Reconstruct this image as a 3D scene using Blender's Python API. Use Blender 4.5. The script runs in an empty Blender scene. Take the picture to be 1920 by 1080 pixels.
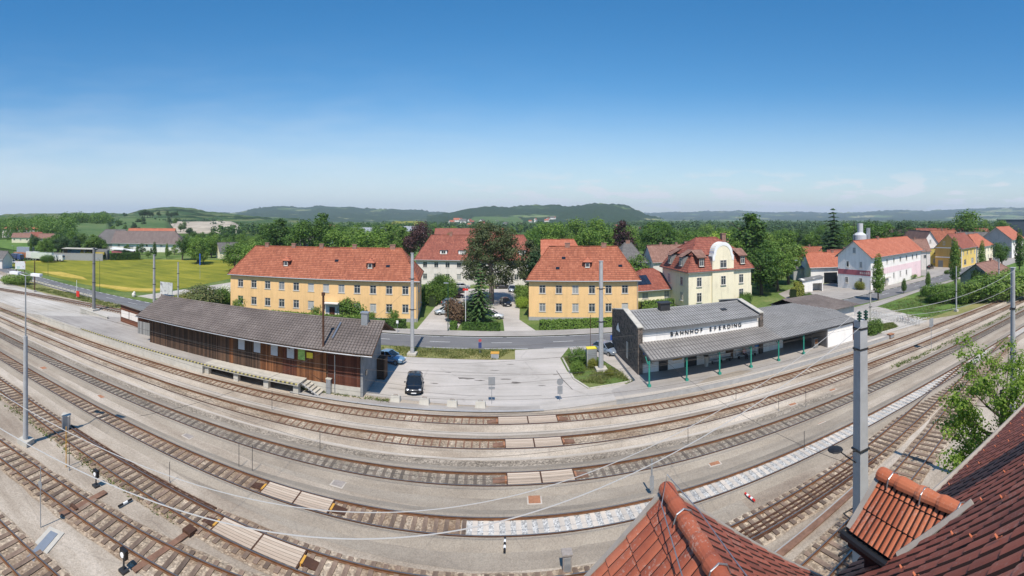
import bpy, bmesh, math, random
from mathutils import Vector, Matrix, noise
R = math.radians
PI = math.pi
scn = bpy.context.scene
# ---------------------------------------------------------------- camera
FOC, HOR, EYE = 820.0, 410.0, 18.0          # cylinder scale, horizon row, eye height in metres
cam_d = bpy.data.cameras.new('camera')
cam = bpy.data.objects.new('camera', cam_d)
scn.collection.objects.link(cam)
cam.location = (0, 0, EYE)
cam.rotation_euler = (PI / 2, 0, 0)
cam_d.type = 'PANO'
cam_d.panorama_type = 'CENTRAL_CYLINDRICAL'
cam_d.central_cylindrical_range_u_min = -960 / FOC
cam_d.central_cylindrical_range_u_max = 960 / FOC
cam_d.central_cylindrical_range_v_min = -(1080 - HOR) / FOC
cam_d.central_cylindrical_range_v_max = HOR / FOC
cam_d.central_cylindrical_radius = 1
cam_d.clip_start = 0.1
cam_d.clip_end = 60000
scn.camera = cam
# ---------------------------------------------------------------- light and sky
SUN_EL, SUN_X = R(57), 0.05                 # sun behind the viewer
world = bpy.data.worlds.new('World')
scn.world = world
world.use_nodes = True
wn = world.node_tree
wn.nodes.clear()
sky = wn.nodes.new('ShaderNodeTexSky')
sky.sky_type = 'NISHITA'
sky.sun_disc = False
sky.sun_elevation = SUN_EL
sky.sun_rotation = R(180) - SUN_X
sky.altitude = 260
sky.air_density = 1.15
sky.dust_density = 0.45
sky.ozone_density = 2.6
bg = wn.nodes.new('ShaderNodeBackground')
bg.inputs[1].default_value = 0.125
out = wn.nodes.new('ShaderNodeOutputWorld')
# thin white clouds low in the sky
tc = wn.nodes.new('ShaderNodeTexCoord')
sep = wn.nodes.new('ShaderNodeSeparateXYZ')
wn.links.new(tc.outputs['Generated'], sep.inputs[0])
def wmath(op, a, b=None, c=None):
    n = wn.nodes.new('ShaderNodeMath'); n.operation = op
    for i, v in enumerate((a, b, c)):
        if v is None: continue
        if isinstance(v, (int, float)): n.inputs[i].default_value = v
        else: wn.links.new(v, n.inputs[i])
    return n.outputs[0]
def wrange(v, a, b, c, d):
    n = wn.nodes.new('ShaderNodeMapRange'); n.interpolation_type = 'SMOOTHSTEP'
    wn.links.new(v, n.inputs[0])
    for i, q in enumerate((a, b, c, d)): n.inputs[i + 1].default_value = q
    return n.outputs[0]
mp = wn.nodes.new('ShaderNodeMapping'); mp.inputs['Scale'].default_value = (9, 9, 42)
wn.links.new(tc.outputs['Generated'], mp.inputs[0])
nz = wn.nodes.new('ShaderNodeTexNoise'); nz.inputs['Scale'].default_value = 1.0
nz.inputs['Detail'].default_value = 7; nz.inputs['Roughness'].default_value = .55
wn.links.new(mp.outputs[0], nz.inputs[0])
band = wmath('MULTIPLY', wrange(sep.outputs[2], .0, .025, 0, 1), wrange(sep.outputs[2], .05, .13, 1, 0))
c1 = wmath('MULTIPLY', wmath('MULTIPLY', wrange(nz.outputs[0], .49, .58, 0, .95), wrange(sep.outputs[0], -.5, .35, .1, 1)), band)
mp2 = wn.nodes.new('ShaderNodeMapping'); mp2.inputs['Scale'].default_value = (1.3, 1.3, 7)
wn.links.new(tc.outputs['Generated'], mp2.inputs[0])
nz2 = wn.nodes.new('ShaderNodeTexNoise'); nz2.inputs['Detail'].default_value = 5
wn.links.new(mp2.outputs[0], nz2.inputs[0])
left = wrange(sep.outputs[0], -.9, .45, 1, .12)
veil = wmath('MULTIPLY', wmath('MULTIPLY', wrange(nz2.outputs[0], .3, .75, .15, .75), wrange(sep.outputs[2], .02, .42, 1, 0)), left)
cl = wmath('MAXIMUM', c1, wmath('MULTIPLY', veil, .36))
mixs = wn.nodes.new('ShaderNodeMix'); mixs.data_type = 'RGBA'
hs = wn.nodes.new('ShaderNodeHueSaturation'); hs.inputs['Saturation'].default_value = 1.42; hs.inputs['Value'].default_value = 1.04; hs.inputs['Hue'].default_value = .497
wn.links.new(sky.outputs[0], hs.inputs['Color'])
hor = wn.nodes.new('ShaderNodeMix'); hor.data_type = 'RGBA'
wn.links.new(wmath('MULTIPLY', wrange(sep.outputs[2], -.02, .30, .8, 0), wrange(sep.outputs[0], -.9, .8, 1, .72)), hor.inputs[0])
wn.links.new(hs.outputs[0], hor.inputs[6]); hor.inputs[7].default_value = (4.9, 5.55, 6.15, 1)
wn.links.new(cl, mixs.inputs[0]); wn.links.new(hor.outputs[2], mixs.inputs[6])
mixs.inputs[7].default_value = (6.2, 6.45, 6.7, 1)
wn.links.new(mixs.outputs[2], bg.inputs[0])
wn.links.new(bg.outputs[0], out.inputs[0])
sun_d = bpy.data.lights.new('sun', 'SUN')
sun_d.energy = 4.8; sun_d.angle = R(.53); sun_d.color = (1, .925, .82)
sun = bpy.data.objects.new('sun', sun_d)
scn.collection.objects.link(sun)
to_sun = Vector((SUN_X, -1, 0)).normalized() * math.cos(SUN_EL) + Vector((0, 0, math.sin(SUN_EL)))
sun.rotation_euler = to_sun.to_track_quat('Z', 'Y').to_euler()
sun.location = to_sun * 60
scn.view_settings.view_transform = 'Standard'
scn.view_settings.look = 'None'
scn.view_settings.exposure = 0.18
scn.view_settings.gamma = 1
scn.cycles.max_bounces = 6
scn.cycles.transparent_max_bounces = 8
scn.cycles.volume_bounces = 0
scn.cycles.use_denoising = True

# ---------------------------------------------------------------- helpers
def G(px, py, z=0.0):
    """Where a sight line through the photograph meets height z."""
    th = (px - 960) / FOC; d = (EYE - z) / ((py - HOR) / FOC)
    return d * math.sin(th), d * math.cos(th)
def AZ(px, d):
    th = (px - 960) / FOC
    return d * math.sin(th), d * math.cos(th)
def tag(o, label=None, cat=None, group=None, kind=None):
    if label: o['label'] = label
    if cat: o['category'] = cat
    if group: o['group'] = group
    if kind: o['kind'] = kind
    return o
def link(o, parent=None):
    scn.collection.objects.link(o)
    if parent is not None: o.parent = parent
    return o
def thing(name, label, cat, loc=(0, 0, 0), rz=0.0, group=None):
    o = bpy.data.objects.new(name, None)
    o.empty_display_size = .2
    link(o); o.location = loc; o.rotation_euler = (0, 0, rz)
    return tag(o, label, cat, group)
def put(name, me, parent=None, loc=(0, 0, 0), rot=(0, 0, 0), scale=(1, 1, 1)):
    o = bpy.data.objects.new(name, me)
    link(o, parent); o.location = loc; o.rotation_euler = rot; o.scale = scale
    return o
def copy_tree(o, parent=None):
    c = o.copy(); scn.collection.objects.link(c)
    if parent is not None: c.parent = parent
    for ch in list(o.children): copy_tree(ch, c)
    return c
class MB:
    def __init__(s):
        s.v = []; s.f = []; s.m = []; s.uv = []; s.T = Matrix.Identity(4)
    def add(s, pts, faces, mat=0, uvs=None):
        b = len(s.v)
        s.v += [tuple(s.T @ Vector(p)) for p in pts]
        for i, f in enumerate(faces):
            s.f.append([b + k for k in f]); s.m.append(mat)
            s.uv.append(uvs[i] if uvs else None)
    def poly(s, pts, mat=0, uv=None):
        s.add(pts, [range(len(pts))], mat, [uv] if uv else None)
    def box(s, x0, x1, y0, y1, z0, z1, mat=0):
        p = [(x0, y0, z0), (x1, y0, z0), (x1, y1, z0), (x0, y1, z0), (x0, y0, z1), (x1, y0, z1), (x1, y1, z1), (x0, y1, z1)]
        s.add(p, [(0, 3, 2, 1), (4, 5, 6, 7), (0, 1, 5, 4), (1, 2, 6, 5), (2, 3, 7, 6), (3, 0, 4, 7)], mat)
    def prism(s, pts, z0, z1, mat=0, side=None):
        n = len(pts)
        a = sum(pts[i][0] * pts[(i + 1) % n][1] - pts[(i + 1) % n][0] * pts[i][1] for i in range(n))
        if a < 0: pts = pts[::-1]
        P = [(x, y, z0) for x, y in pts] + [(x, y, z1) for x, y in pts]
        s.add(P, [list(range(n, 2 * n)), list(range(n))[::-1]], mat)
        s.add(P, [(i, (i + 1) % n, (i + 1) % n + n, i + n) for i in range(n)], mat if side is None else side)
    def extrude_y(s, pts, y0, y1, mat=0):        # profile in xz
        n = len(pts)
        P = [(x, y0, z) for x, z in pts] + [(x, y1, z) for x, z in pts]
        s.add(P, [list(range(n)), list(range(n, 2 * n))[::-1]] + [((i + 1) % n, i, i + n, (i + 1) % n + n) for i in range(n)], mat)
    def tube(s, path, r, n=8, mat=0, cap=True):
        path = [Vector(p) for p in path]; rs = r if isinstance(r, (list, tuple)) else [r] * len(path)
        b = []; prev = None
        for i, p in enumerate(path):
            d = (path[min(i + 1, len(path) - 1)] - path[max(i - 1, 0)]).normalized()
            u = d.orthogonal().normalized() if prev is None else (prev - d * prev.dot(d)).normalized()
            prev = u; w = d.cross(u)
            b += [p + (u * math.cos(2 * PI * k / n) + w * math.sin(2 * PI * k / n)) * rs[i] for k in range(n)]
        F = []
        for i in range(len(path) - 1):
            for k in range(n):
                F.append((i * n + k, i * n + (k + 1) % n, (i + 1) * n + (k + 1) % n, (i + 1) * n + k))
        if cap: F += [list(range(n))[::-1], list(range((len(path) - 1) * n, len(path) * n))]
        s.add(b, F, mat)
    def cyl(s, x, y, z0, z1, r0, r1=None, n=10, mat=0):
        s.tube([(x, y, z0), (x, y, z1)], [r0, r0 if r1 is None else r1], n, mat)
    def ball(s, c, rx, ry, rz, mat=0, n=10, m=6):
        P = []; F = []
        for j in range(m + 1):
            t = PI * j / m
            for k in range(n):
                a = 2 * PI * k / n
                P.append((c[0] + rx * math.sin(t) * math.cos(a), c[1] + ry * math.sin(t) * math.sin(a), c[2] + rz * math.cos(t)))
        for j in range(m):
            for k in range(n):
                F.append((j * n + k, (j + 1) * n + k, (j + 1) * n + (k + 1) % n, j * n + (k + 1) % n))
        s.add(P, F, mat)
    def mesh(s, name, mats, smooth=False):
        me = bpy.data.meshes.new(name)
        me.from_pydata(s.v, [], s.f)
        mats = mats if isinstance(mats, (list, tuple)) else [mats]
        for m in mats: me.materials.append(m)
        if len(mats) > 1: me.polygons.foreach_set('material_index', s.m)
        if any(u is not None for u in s.uv):
            l = me.uv_layers.new(name='UVMap').data
            k = 0
            for f, u in zip(s.f, s.uv):
                for j in range(len(f)):
                    if u: l[k].uv = u[j]
                    k += 1
        if smooth: me.polygons.foreach_set('use_smooth', [True] * len(me.polygons))
        me.update()
        return me
    def build(s, name, mats, parent=None, loc=(0, 0, 0), rz=0, smooth=False):
        return put(name, s.mesh(name, mats, smooth), parent, loc, (0, 0, rz))

# ---------------------------------------------------------------- materials
def nt(name):
    m = bpy.data.materials.new(name); m.use_nodes = True
    t = m.node_tree; b = t.nodes['Principled BSDF']
    return m, t, b
def L(t, a, b): t.links.new(a, b)
def coords(t, kind, scale=(1, 1, 1), rot=(0, 0, 0)):
    c = t.nodes.new('ShaderNodeTexCoord'); m = t.nodes.new('ShaderNodeMapping')
    m.inputs['Scale'].default_value = scale; m.inputs['Rotation'].default_value = rot
    L(t, c.outputs[kind], m.inputs[0]); return m.outputs[0]
def tnoise(t, vec, scale, detail=5, rough=.6):
    n = t.nodes.new('ShaderNodeTexNoise'); n.inputs['Scale'].default_value = scale
    n.inputs['Detail'].default_value = detail; n.inputs['Roughness'].default_value = rough
    L(t, vec, n.inputs[0]); return n.outputs[0]
def ramp(t, f, stops):
    r = t.nodes.new('ShaderNodeValToRGB'); e = r.color_ramp.elements
    while len(e) < len(stops): e.new(.5)
    for k, (p, c) in enumerate(stops): e[k].position = p; e[k].color = (*c, 1)
    L(t, f, r.inputs[0]); return r.outputs[0]
def mixc(t, f, a, b, mode='MIX'):
    m = t.nodes.new('ShaderNodeMix'); m.data_type = 'RGBA'; m.blend_type = mode
    for i, v in ((0, f), (6, a), (7, b)):
        if isinstance(v, (int, float)): m.inputs[i].default_value = v
        elif isinstance(v, tuple): m.inputs[i].default_value = (*v[:3], 1)
        else: L(t, v, m.inputs[i])
    return m.outputs[2]
def bump(t, b, h, strength=.4, dist=.05):
    n = t.nodes.new('ShaderNodeBump'); n.inputs['Strength'].default_value = strength
    n.inputs['Distance'].default_value = dist
    L(t, h, n.inputs['Height']); L(t, n.outputs[0], b.inputs['Normal'])
def sc(c, k): return tuple(min(1, x * k) for x in c)
def M(name, col, rough=.8, metal=0.0, var=.15, scale=3.0, bmp=.15, bscale=None, spec=.3, dist=.02, rnd=0):
    """Plain procedural surface: colour mottled by two noises, slight bump."""
    m, t, b = nt(name)
    v = coords(t, 'Object')
    n1 = tnoise(t, v, scale, 6); n2 = tnoise(t, v, scale * .17, 3)
    c = ramp(t, n1, [(.25, sc(col, 1 - var)), (.75, sc(col, 1 + var))])
    c = mixc(t, mathn(t, 'MULTIPLY', n2, .5), c, sc(col, 1 - 1.2 * var))
    if rnd:
        oi = t.nodes.new('ShaderNodeObjectInfo'); c = mixc(t, 1.0, c, ramp(t, oi.outputs['Random'], [(0, (1 - rnd,) * 3), (1, (1 + rnd, 1 + rnd * .9, 1 + rnd * .8))]), 'MULTIPLY')
    L(t, c, b.inputs['Base Color'])
    b.inputs['Roughness'].default_value = rough; b.inputs['Metallic'].default_value = metal
    b.inputs['Specular IOR Level'].default_value = spec
    if bmp: bump(t, b, tnoise(t, v, bscale or scale * 6, 4), bmp, dist)
    return m
def mathn(t, op, a, b=None):
    n = t.nodes.new('ShaderNodeMath'); n.operation = op
    for i, v in enumerate((a, b)):
        if v is None: continue
        if isinstance(v, (int, float)): n.inputs[i].default_value = v
        else: L(t, v, n.inputs[i])
    return n.outputs[0]
def ground_mat(name, stops, fine, fcol, famt=.5, big=.08, cracks=None, bmp=.6, dist=.03, rough=.95, rust=False):
    """Ground: large blotches (stops), stone grains (fine scale)."""
    m, t, b = nt(name)
    v = coords(t, 'Object')
    n1 = tnoise(t, v, big, 8, .65)
    vs = coords(t, 'Object', (.35, 3.0, 1))
    n3 = tnoise(t, vs, big * 3, 5, .6)
    c = ramp(t, mathn(t, 'ADD', mathn(t, 'MULTIPLY', n1, .62), mathn(t, 'MULTIPLY', n3, .38)), stops)
    vo = t.nodes.new('ShaderNodeTexVoronoi'); vo.inputs['Scale'].default_value = fine; L(t, v, vo.inputs[0])
    w = t.nodes.new('ShaderNodeRGBToBW'); L(t, vo.outputs['Color'], w.inputs[0])
    g = ramp(t, w.outputs[0], [(0, fcol[0]), (.5, fcol[1]), (1, fcol[2])])
    c = mixc(t, famt, c, g, 'MULTIPLY')
    if cracks:
        vc = t.nodes.new('ShaderNodeTexVoronoi'); vc.feature = 'DISTANCE_TO_EDGE'; vc.inputs['Scale'].default_value = cracks
        wv = mixc(t, .25, v, t.nodes[n1.node.name].outputs['Color'])
        L(t, wv, vc.inputs[0])
        f = ramp(t, vc.outputs['Distance'], [(0, (1, 1, 1)), (.012, (0, 0, 0))])
        k = mathn(t, 'MULTIPLY', f, mathn(t, 'GREATER_THAN', tnoise(t, v, .12, 3), .5))
        c = mixc(t, mathn(t, 'MULTIPLY', k, .22), c, (.14, .125, .11))
    if rust: c = mixc(t, mathn(t, 'MULTIPLY', ramp(t, tnoise(t, coords(t, 'Object', (.5, 1, 1)), .35, 6, .7), [(.44, (0, 0, 0)), (.62, (1, 1, 1))]), .5), c, (.19, .105, .055))
    L(t, c, b.inputs['Base Color']); b.inputs['Roughness'].default_value = rough
    b.inputs['Specular IOR Level'].default_value = .2
    bump(t, b, w.outputs[0], bmp, dist)
    return m
W3 = [(.62, .6, .58), (.95, .95, .95), (1.25, 1.22, 1.2)]
mat = {}
mat['yard'] = ground_mat('yard_grit', [(.38, (.25, .20, .155)), (.46, (.34, .285, .225)), (.53, (.425, .365, .295)), (.62, (.52, .455, .38))], 14, W3, .6, .07, .25)
mat['yard_pale'] = ground_mat('pale_concrete_strip', [(.38, (.40, .355, .30)), (.6, (.53, .475, .41)), (.7, (.60, .545, .48))], 22, W3, .35, .12, .3)
mat['yard_dark'] = ground_mat('grey_asphalt_strip', [(.36, (.235, .20, .16)), (.5, (.31, .267, .215)), (.64, (.37, .325, .265))], 16, W3, .5, .1, .2)
mat['ballast_brown'] = ground_mat('brown_ballast', [(.36, (.24, .18, .125)), (.5, (.40, .33, .255)), (.64, (.52, .45, .365))], 9, [(.35, .33, .3), (.9, .88, .85), (1.6, 1.55, 1.45)], .85, .25, None, 1, .08, rust=True)
mat['ballast_grey'] = ground_mat('grey_ballast', [(.36, (.20, .17, .135)), (.5, (.30, .262, .215)), (.64, (.38, .335, .28))], 9, [(.35, .33, .3), (.9, .88, .85), (1.6, 1.55, 1.5)], .85, .25, None, 1, .08)
mat['ballast_white'] = ground_mat('new_pale_ballast', [(.36, (.37, .365, .35)), (.5, (.46, .455, .435)), (.64, (.55, .54, .515))], 11, [(.35, .36, .38), (.95, .95, .95), (1.5, 1.48, 1.45)], .85, .25, None, 1, .08)
mat['asphalt'] = ground_mat('road_asphalt', [(.38, (.135, .135, .14)), (.5, (.16, .16, .165)), (.65, (.19, .188, .188))], 24, W3, .35, .15, .12, .3, .01)
mat['lot'] = ground_mat('parking_asphalt', [(.36, (.33, .305, .275)), (.47, (.43, .40, .365)), (.58, (.49, .455, .42)), (.7, (.55, .515, .47))], 24, W3, .3, .11, .14, .3, .01)
mat['pave'] = ground_mat('pavement_asphalt', [(.36, (.27, .25, .23)), (.5, (.34, .315, .29)), (.65, (.40, .375, .345))], 22, W3, .35, .2, .3, .3, .01)
mat['dirt'] = ground_mat('pale_gravel', [(.36, (.36, .33, .285)), (.5, (.46, .43, .385)), (.65, (.55, .52, .475))], 12, W3, .55, .1, None)
def grass_mat(name, cols, big=.12, mid=1.5, bmp=.8):
    m, t, b = nt(name); v = coords(t, 'Object')
    n1 = tnoise(t, v, big, 8, .65); n2 = tnoise(t, v, mid, 6, .7); n3 = tnoise(t, v, 14, 3, .7)
    f = mathn(t, 'ADD', mathn(t, 'MULTIPLY', n1, .5), mathn(t, 'ADD', mathn(t, 'MULTIPLY', n2, .3), mathn(t, 'MULTIPLY', n3, .2)))
    L(t, ramp(t, f, cols), b.inputs['Base Color']); b.inputs['Roughness'].default_value = .95
    b.inputs['Specular IOR Level'].default_value = .1
    bump(t, b, mathn(t, 'ADD', n2, n3), bmp, .12)
    return m
mat['grass'] = grass_mat('rough_grass', [(.36, (.055, .10, .025)), (.47, (.10, .16, .04)), (.56, (.17, .21, .07)), (.66, (.30, .27, .12))])
mat['lawn'] = grass_mat('green_meadow', [(.36, (.05, .10, .022)), (.5, (.11, .19, .045)), (.6, (.16, .23, .06)), (.7, (.26, .26, .10))])
mat['dry'] = grass_mat('dry_grass', [(.36, (.12, .15, .045)), (.5, (.24, .235, .09)), (.6, (.33, .29, .13)), (.7, (.42, .37, .24))])
def wheat():
    m, t, b = nt('ripening_wheat'); v = coords(t, 'Object')
    vs = coords(t, 'Object', (.07, .26, 1), (0, 0, R(14)))
    n1 = tnoise(t, vs, 1, 7, .65); n2 = tnoise(t, v, .05, 4); n3 = tnoise(t, v, 3, 4, .7)
    c = ramp(t, mathn(t, 'ADD', mathn(t, 'MULTIPLY', n1, .5), mathn(t, 'ADD', mathn(t, 'MULTIPLY', n2, .3), mathn(t, 'MULTIPLY', n3, .2))), [(.34, (.10, .13, .018)), (.46, (.18, .195, .026)), (.55, (.27, .26, .035)), (.66, (.40, .35, .06))])
    L(t, c, b.inputs['Base Color']); b.inputs['Roughness'].default_value = .9; b.inputs['Specular IOR Level'].default_value = .1
    bump(t, b, mathn(t, 'ADD', n1, n3), .9, .3)
    return m
mat['wheat'] = wheat()
mat['wheat_ripe'] = grass_mat('ripe_wheat', [(.36, (.30, .25, .05)), (.5, (.48, .36, .08)), (.64, (.58, .43, .12))], .2, .8)
def plain_mat():
    m, t, b = nt('far_fields'); v = coords(t, 'Object')
    vo = t.nodes.new('ShaderNodeTexVoronoi'); vo.inputs['Scale'].default_value = .006; vo.inputs['Randomness'].default_value = .9
    L(t, coords(t, 'Object', (1, 2.2, 1)), vo.inputs[0])
    w = t.nodes.new('ShaderNodeRGBToBW'); L(t, vo.outputs['Color'], w.inputs[0])
    c = ramp(t, w.outputs[0], [(.2, (.035, .07, .02)), (.4, (.055, .115, .03)), (.55, (.09, .15, .04)), (.7, (.20, .22, .07)), (.82, (.05, .09, .03))])
    c = mixc(t, .5, c, ramp(t, tnoise(t, v, .02, 7, .7), [(.4, (.03, .055, .018)), (.6, (.10, .15, .045))]))
    L(t, c, b.inputs['Base Color']); b.inputs['Roughness'].default_value = 1; b.inputs['Specular IOR Level'].default_value = 0
    return m
mat['plain'] = plain_mat()
def tile_mat(name, cols, course=.5, rib=.28, amp=.6, stain=.25):
    """Clay tile roof in UV metres: courses up the slope, ribs along it."""
    m, t, b = nt(name)
    uv = coords(t, 'UV'); v = coords(t, 'Object')
    br = t.nodes.new('ShaderNodeTexBrick'); L(t, uv, br.inputs[0])
    br.inputs['Scale'].default_value = 1; br.inputs['Brick Width'].default_value = rib; br.inputs['Row Height'].default_value = course
    br.inputs['Mortar Size'].default_value = .022; br.offset = 0
    br.inputs['Color1'].default_value = (0, 0, 0, 1); br.inputs['Color2'].default_value = (1, 1, 1, 1); br.inputs['Mortar'].default_value = (.5, .5, .5, 1)
    n1 = tnoise(t, v, .45, 6, .7)
    f = mathn(t, 'ADD', mathn(t, 'MULTIPLY', br.outputs[0], .35), mathn(t, 'MULTIPLY', n1, .65))
    c = ramp(t, f, [(.2, cols[0]), (.5, cols[1]), (.8, cols[2])])
    s = t.nodes.new('ShaderNodeSeparateXYZ'); L(t, uv, s.inputs[0])
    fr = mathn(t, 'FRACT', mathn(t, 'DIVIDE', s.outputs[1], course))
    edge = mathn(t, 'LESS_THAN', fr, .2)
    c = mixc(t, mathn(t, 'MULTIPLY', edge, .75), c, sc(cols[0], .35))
    spk = ramp(t, tnoise(t, v, 5, 4, .7), [(.62, (0, 0, 0)), (.74, (1, 1, 1))])
    c = mixc(t, mathn(t, 'MULTIPLY', spk, stain), c, (.42, .38, .33))
    c = mixc(t, mathn(t, 'MULTIPLY', ramp(t, tnoise(t, coords(t, 'UV', (1.2, .18, 1)), 1, 5, .7), [(.45, (0, 0, 0)), (.7, (1, 1, 1))]), .35), c, sc(cols[0], .6))
    L(t, c, b.inputs['Base Color']); b.inputs['Roughness'].default_value = .75; b.inputs['Specular IOR Level'].default_value = .3
    wv = mathn(t, 'ABSOLUTE', mathn(t, 'SINE', mathn(t, 'MULTIPLY', s.outputs[0], PI / rib)))
    hgt = mathn(t, 'ADD', mathn(t, 'MULTIPLY', wv, .5), mathn(t, 'SUBTRACT', 1.0, fr))
    bump(t, b, hgt, amp, .06)
    return m
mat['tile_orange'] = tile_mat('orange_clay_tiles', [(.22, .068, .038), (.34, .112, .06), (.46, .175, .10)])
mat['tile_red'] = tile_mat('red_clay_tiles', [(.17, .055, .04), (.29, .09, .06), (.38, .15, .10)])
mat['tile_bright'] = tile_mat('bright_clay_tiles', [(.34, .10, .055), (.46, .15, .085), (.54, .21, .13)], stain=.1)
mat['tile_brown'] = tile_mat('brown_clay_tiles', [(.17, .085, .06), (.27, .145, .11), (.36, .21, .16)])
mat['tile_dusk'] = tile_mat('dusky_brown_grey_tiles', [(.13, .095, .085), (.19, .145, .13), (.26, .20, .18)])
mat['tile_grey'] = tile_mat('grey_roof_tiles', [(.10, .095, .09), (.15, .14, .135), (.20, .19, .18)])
def near_tile(name, c0, c1, c2, lich=.5):
    m, t, b = nt(name); v = coords(t, 'Object')
    oi = t.nodes.new('ShaderNodeNewGeometry')
    n = tnoise(t, v, 1.3, 8, .7); n2 = tnoise(t, v, 22, 5, .8)
    f = mathn(t, 'ADD', mathn(t, 'MULTIPLY', n, .65), mathn(t, 'ADD', mathn(t, 'MULTIPLY', n2, .15), mathn(t, 'MULTIPLY', oi.outputs['Random Per Island'], .2)))
    c = ramp(t, f, [(.3, c0), (.5, c1), (.7, c2)])
    sp = ramp(t, mathn(t, 'ADD', mathn(t, 'MULTIPLY', tnoise(t, v, 26, 4, .75), .6), mathn(t, 'MULTIPLY', tnoise(t, v, 2.2, 3), .4)), [(.54, (0, 0, 0)), (.62, (1, 1, 1))])
    c = mixc(t, mathn(t, 'MULTIPLY', sp, lich), c, (.42, .36, .31))
    L(t, c, b.inputs['Base Color']); b.inputs['Roughness'].default_value = .62; b.inputs['Specular IOR Level'].default_value = .4
    bump(t, b, n2, .35, .01)
    return m
mat['near_tile'] = near_tile('weathered_red_roof_tile', (.20, .05, .03), (.34, .092, .045), (.43, .145, .08), .6)
mat['near_tile_orange'] = near_tile('orange_roof_tile', (.29, .075, .035), (.42, .12, .052), (.50, .17, .08), .3)
mat['near_tile_dark'] = near_tile('dark_red_roof_tile', (.14, .038, .025), (.25, .065, .038), (.34, .10, .062), .25)
def corr_mat(name, cols, spk=.5):
    m, t, b = nt(name); v = coords(t, 'Object')
    n = tnoise(t, v, .35, 7, .7); n2 = tnoise(t, v, 6, 4, .8)
    c = ramp(t, mathn(t, 'ADD', mathn(t, 'MULTIPLY', n, .6), mathn(t, 'MULTIPLY', n2, .4)), [(.33, cols[0]), (.5, cols[1]), (.66, cols[2])])
    vo = t.nodes.new('ShaderNodeTexVoronoi'); vo.inputs['Scale'].default_value = 3.2; L(t, v, vo.inputs[0])
    f = ramp(t, vo.outputs['Distance'], [(.1, (1, 1, 1)), (.16, (0, 0, 0))])
    k = mathn(t, 'MULTIPLY', f, mathn(t, 'GREATER_THAN', tnoise(t, v, 1.1, 2), .5))
    c = mixc(t, mathn(t, 'MULTIPLY', k, spk), c, (.55, .54, .5))
    L(t, c, b.inputs['Base Color']); b.inputs['Roughness'].default_value = .85; b.inputs['Specular IOR Level'].default_value = .2
    bump(t, b, n2, .3, .02)
    return m
mat['groove'] = M('dirt_and_shade_groove', (.06, .055, .05), .95, 0, .3, 3, .2)  # rib valleys darkened in colour: dirt plus painted ambient shade
mat['groove_grey'] = M('grey_dirt_and_shade_groove', (.13, .127, .122), .95, 0, .3, 3, .2)  # paler dirt and painted shade tone for the station roof grooves
mat['corr_brown'] = corr_mat('weathered_brown_grey_tiles', [(.10, .083, .075), (.16, .133, .12), (.235, .20, .18)])
mat['corr_grey'] = corr_mat('grey_fibre_cement', [(.19, .187, .183), (.275, .27, .263), (.37, .36, .35)], .3)
mat['corr_tan'] = corr_mat('tan_grey_tiles', [(.18, .165, .152), (.26, .24, .222), (.345, .322, .30)], .3)
def planks(name, cols, w=.16, along='x', rough=.85):
    """Vertical boards: colour changes from board to board along local x."""
    m, t, b = nt(name); c_ = t.nodes.new('ShaderNodeTexCoord'); s = t.nodes.new('ShaderNodeSeparateXYZ'); L(t, c_.outputs['Object'], s.inputs[0])
    q = s.outputs[{'x': 0, 'y': 1, 'z': 2}[along]]
    cell = mathn(t, 'FLOOR', mathn(t, 'DIVIDE', q, w))
    wn_ = t.nodes.new('ShaderNodeTexWhiteNoise'); wn_.noise_dimensions = '1D'; L(t, cell, wn_.inputs['W'])
    sc3 = {'x': (7, 1, .5), 'y': (1, 7, .5), 'z': (.5, 1, 7)}[along]
    n = tnoise(t, coords(t, 'Object', sc3), 1.5, 6, .7)
    f = mathn(t, 'ADD', mathn(t, 'MULTIPLY', wn_.outputs[0], .45), mathn(t, 'MULTIPLY', n, .6))
    c = ramp(t, f, [(.2, cols[0]), (.5, cols[1]), (.85, cols[2])])
    fr = mathn(t, 'FRACT', mathn(t, 'DIVIDE', q, w))
    gap = mathn(t, 'LESS_THAN', fr, .1)
    c = mixc(t, mathn(t, 'MULTIPLY', gap, .8), c, (.01, .008, .006))
    L(t, c, b.inputs['Base Color']); b.inputs['Roughness'].default_value = rough; b.inputs['Specular IOR Level'].default_value = .2
    bump(t, b, mathn(t, 'ADD', mathn(t, 'MULTIPLY', gap, -1), n), .4, .02)
    return m
mat['wood_dark'] = planks('dark_weathered_boards', [(.028, .019, .014), (.075, .048, .034), (.17, .098, .062)])
mat['wood_warm'] = planks('orange_brown_boards', [(.07, .03, .016), (.18, .075, .034), (.31, .135, .06)])
mat['wood_red'] = planks('red_brown_boards', [(.05, .018, .012), (.10, .035, .022), (.16, .06, .035)])
mat['crossing'] = planks('tan_crossing_planks', [(.40, .31, .235), (.50, .405, .315), (.58, .485, .39)], .22, 'y')
mat['wood_grey'] = planks('grey_weathered_boards', [(.12, .12, .12), (.22, .22, .215), (.36, .36, .35)], .2)
mat['sleeper_wood'] = M('sleeper_timber', (.20, .145, .11), .9, 0, .45, 3, .5, rnd=.35)
mat['sleeper_dark'] = M('oily_sleeper', (.18, .148, .12), .9, 0, .4, 3, .5, rnd=.3)
mat['sleeper_steel'] = M('rusty_steel_sleeper', (.24, .135, .09), .8, .1, .4, 3, .4)
mat['sleeper_conc'] = M('pale_concrete_sleeper', (.53, .48, .42), .9, 0, .15, 3, .3, rnd=.15)
mat['rust'] = M('rusty_rail', (.21, .105, .055), .7, .3, .35, 2.5, .3)
mat['rust_dark'] = M('dark_rusty_steel', (.11, .055, .035), .75, .3, .35, 2.5, .3)
mat['rail_top'] = M('worn_rail_head', (.42, .36, .31), .35, .85, .2, 4, 0)
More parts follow.
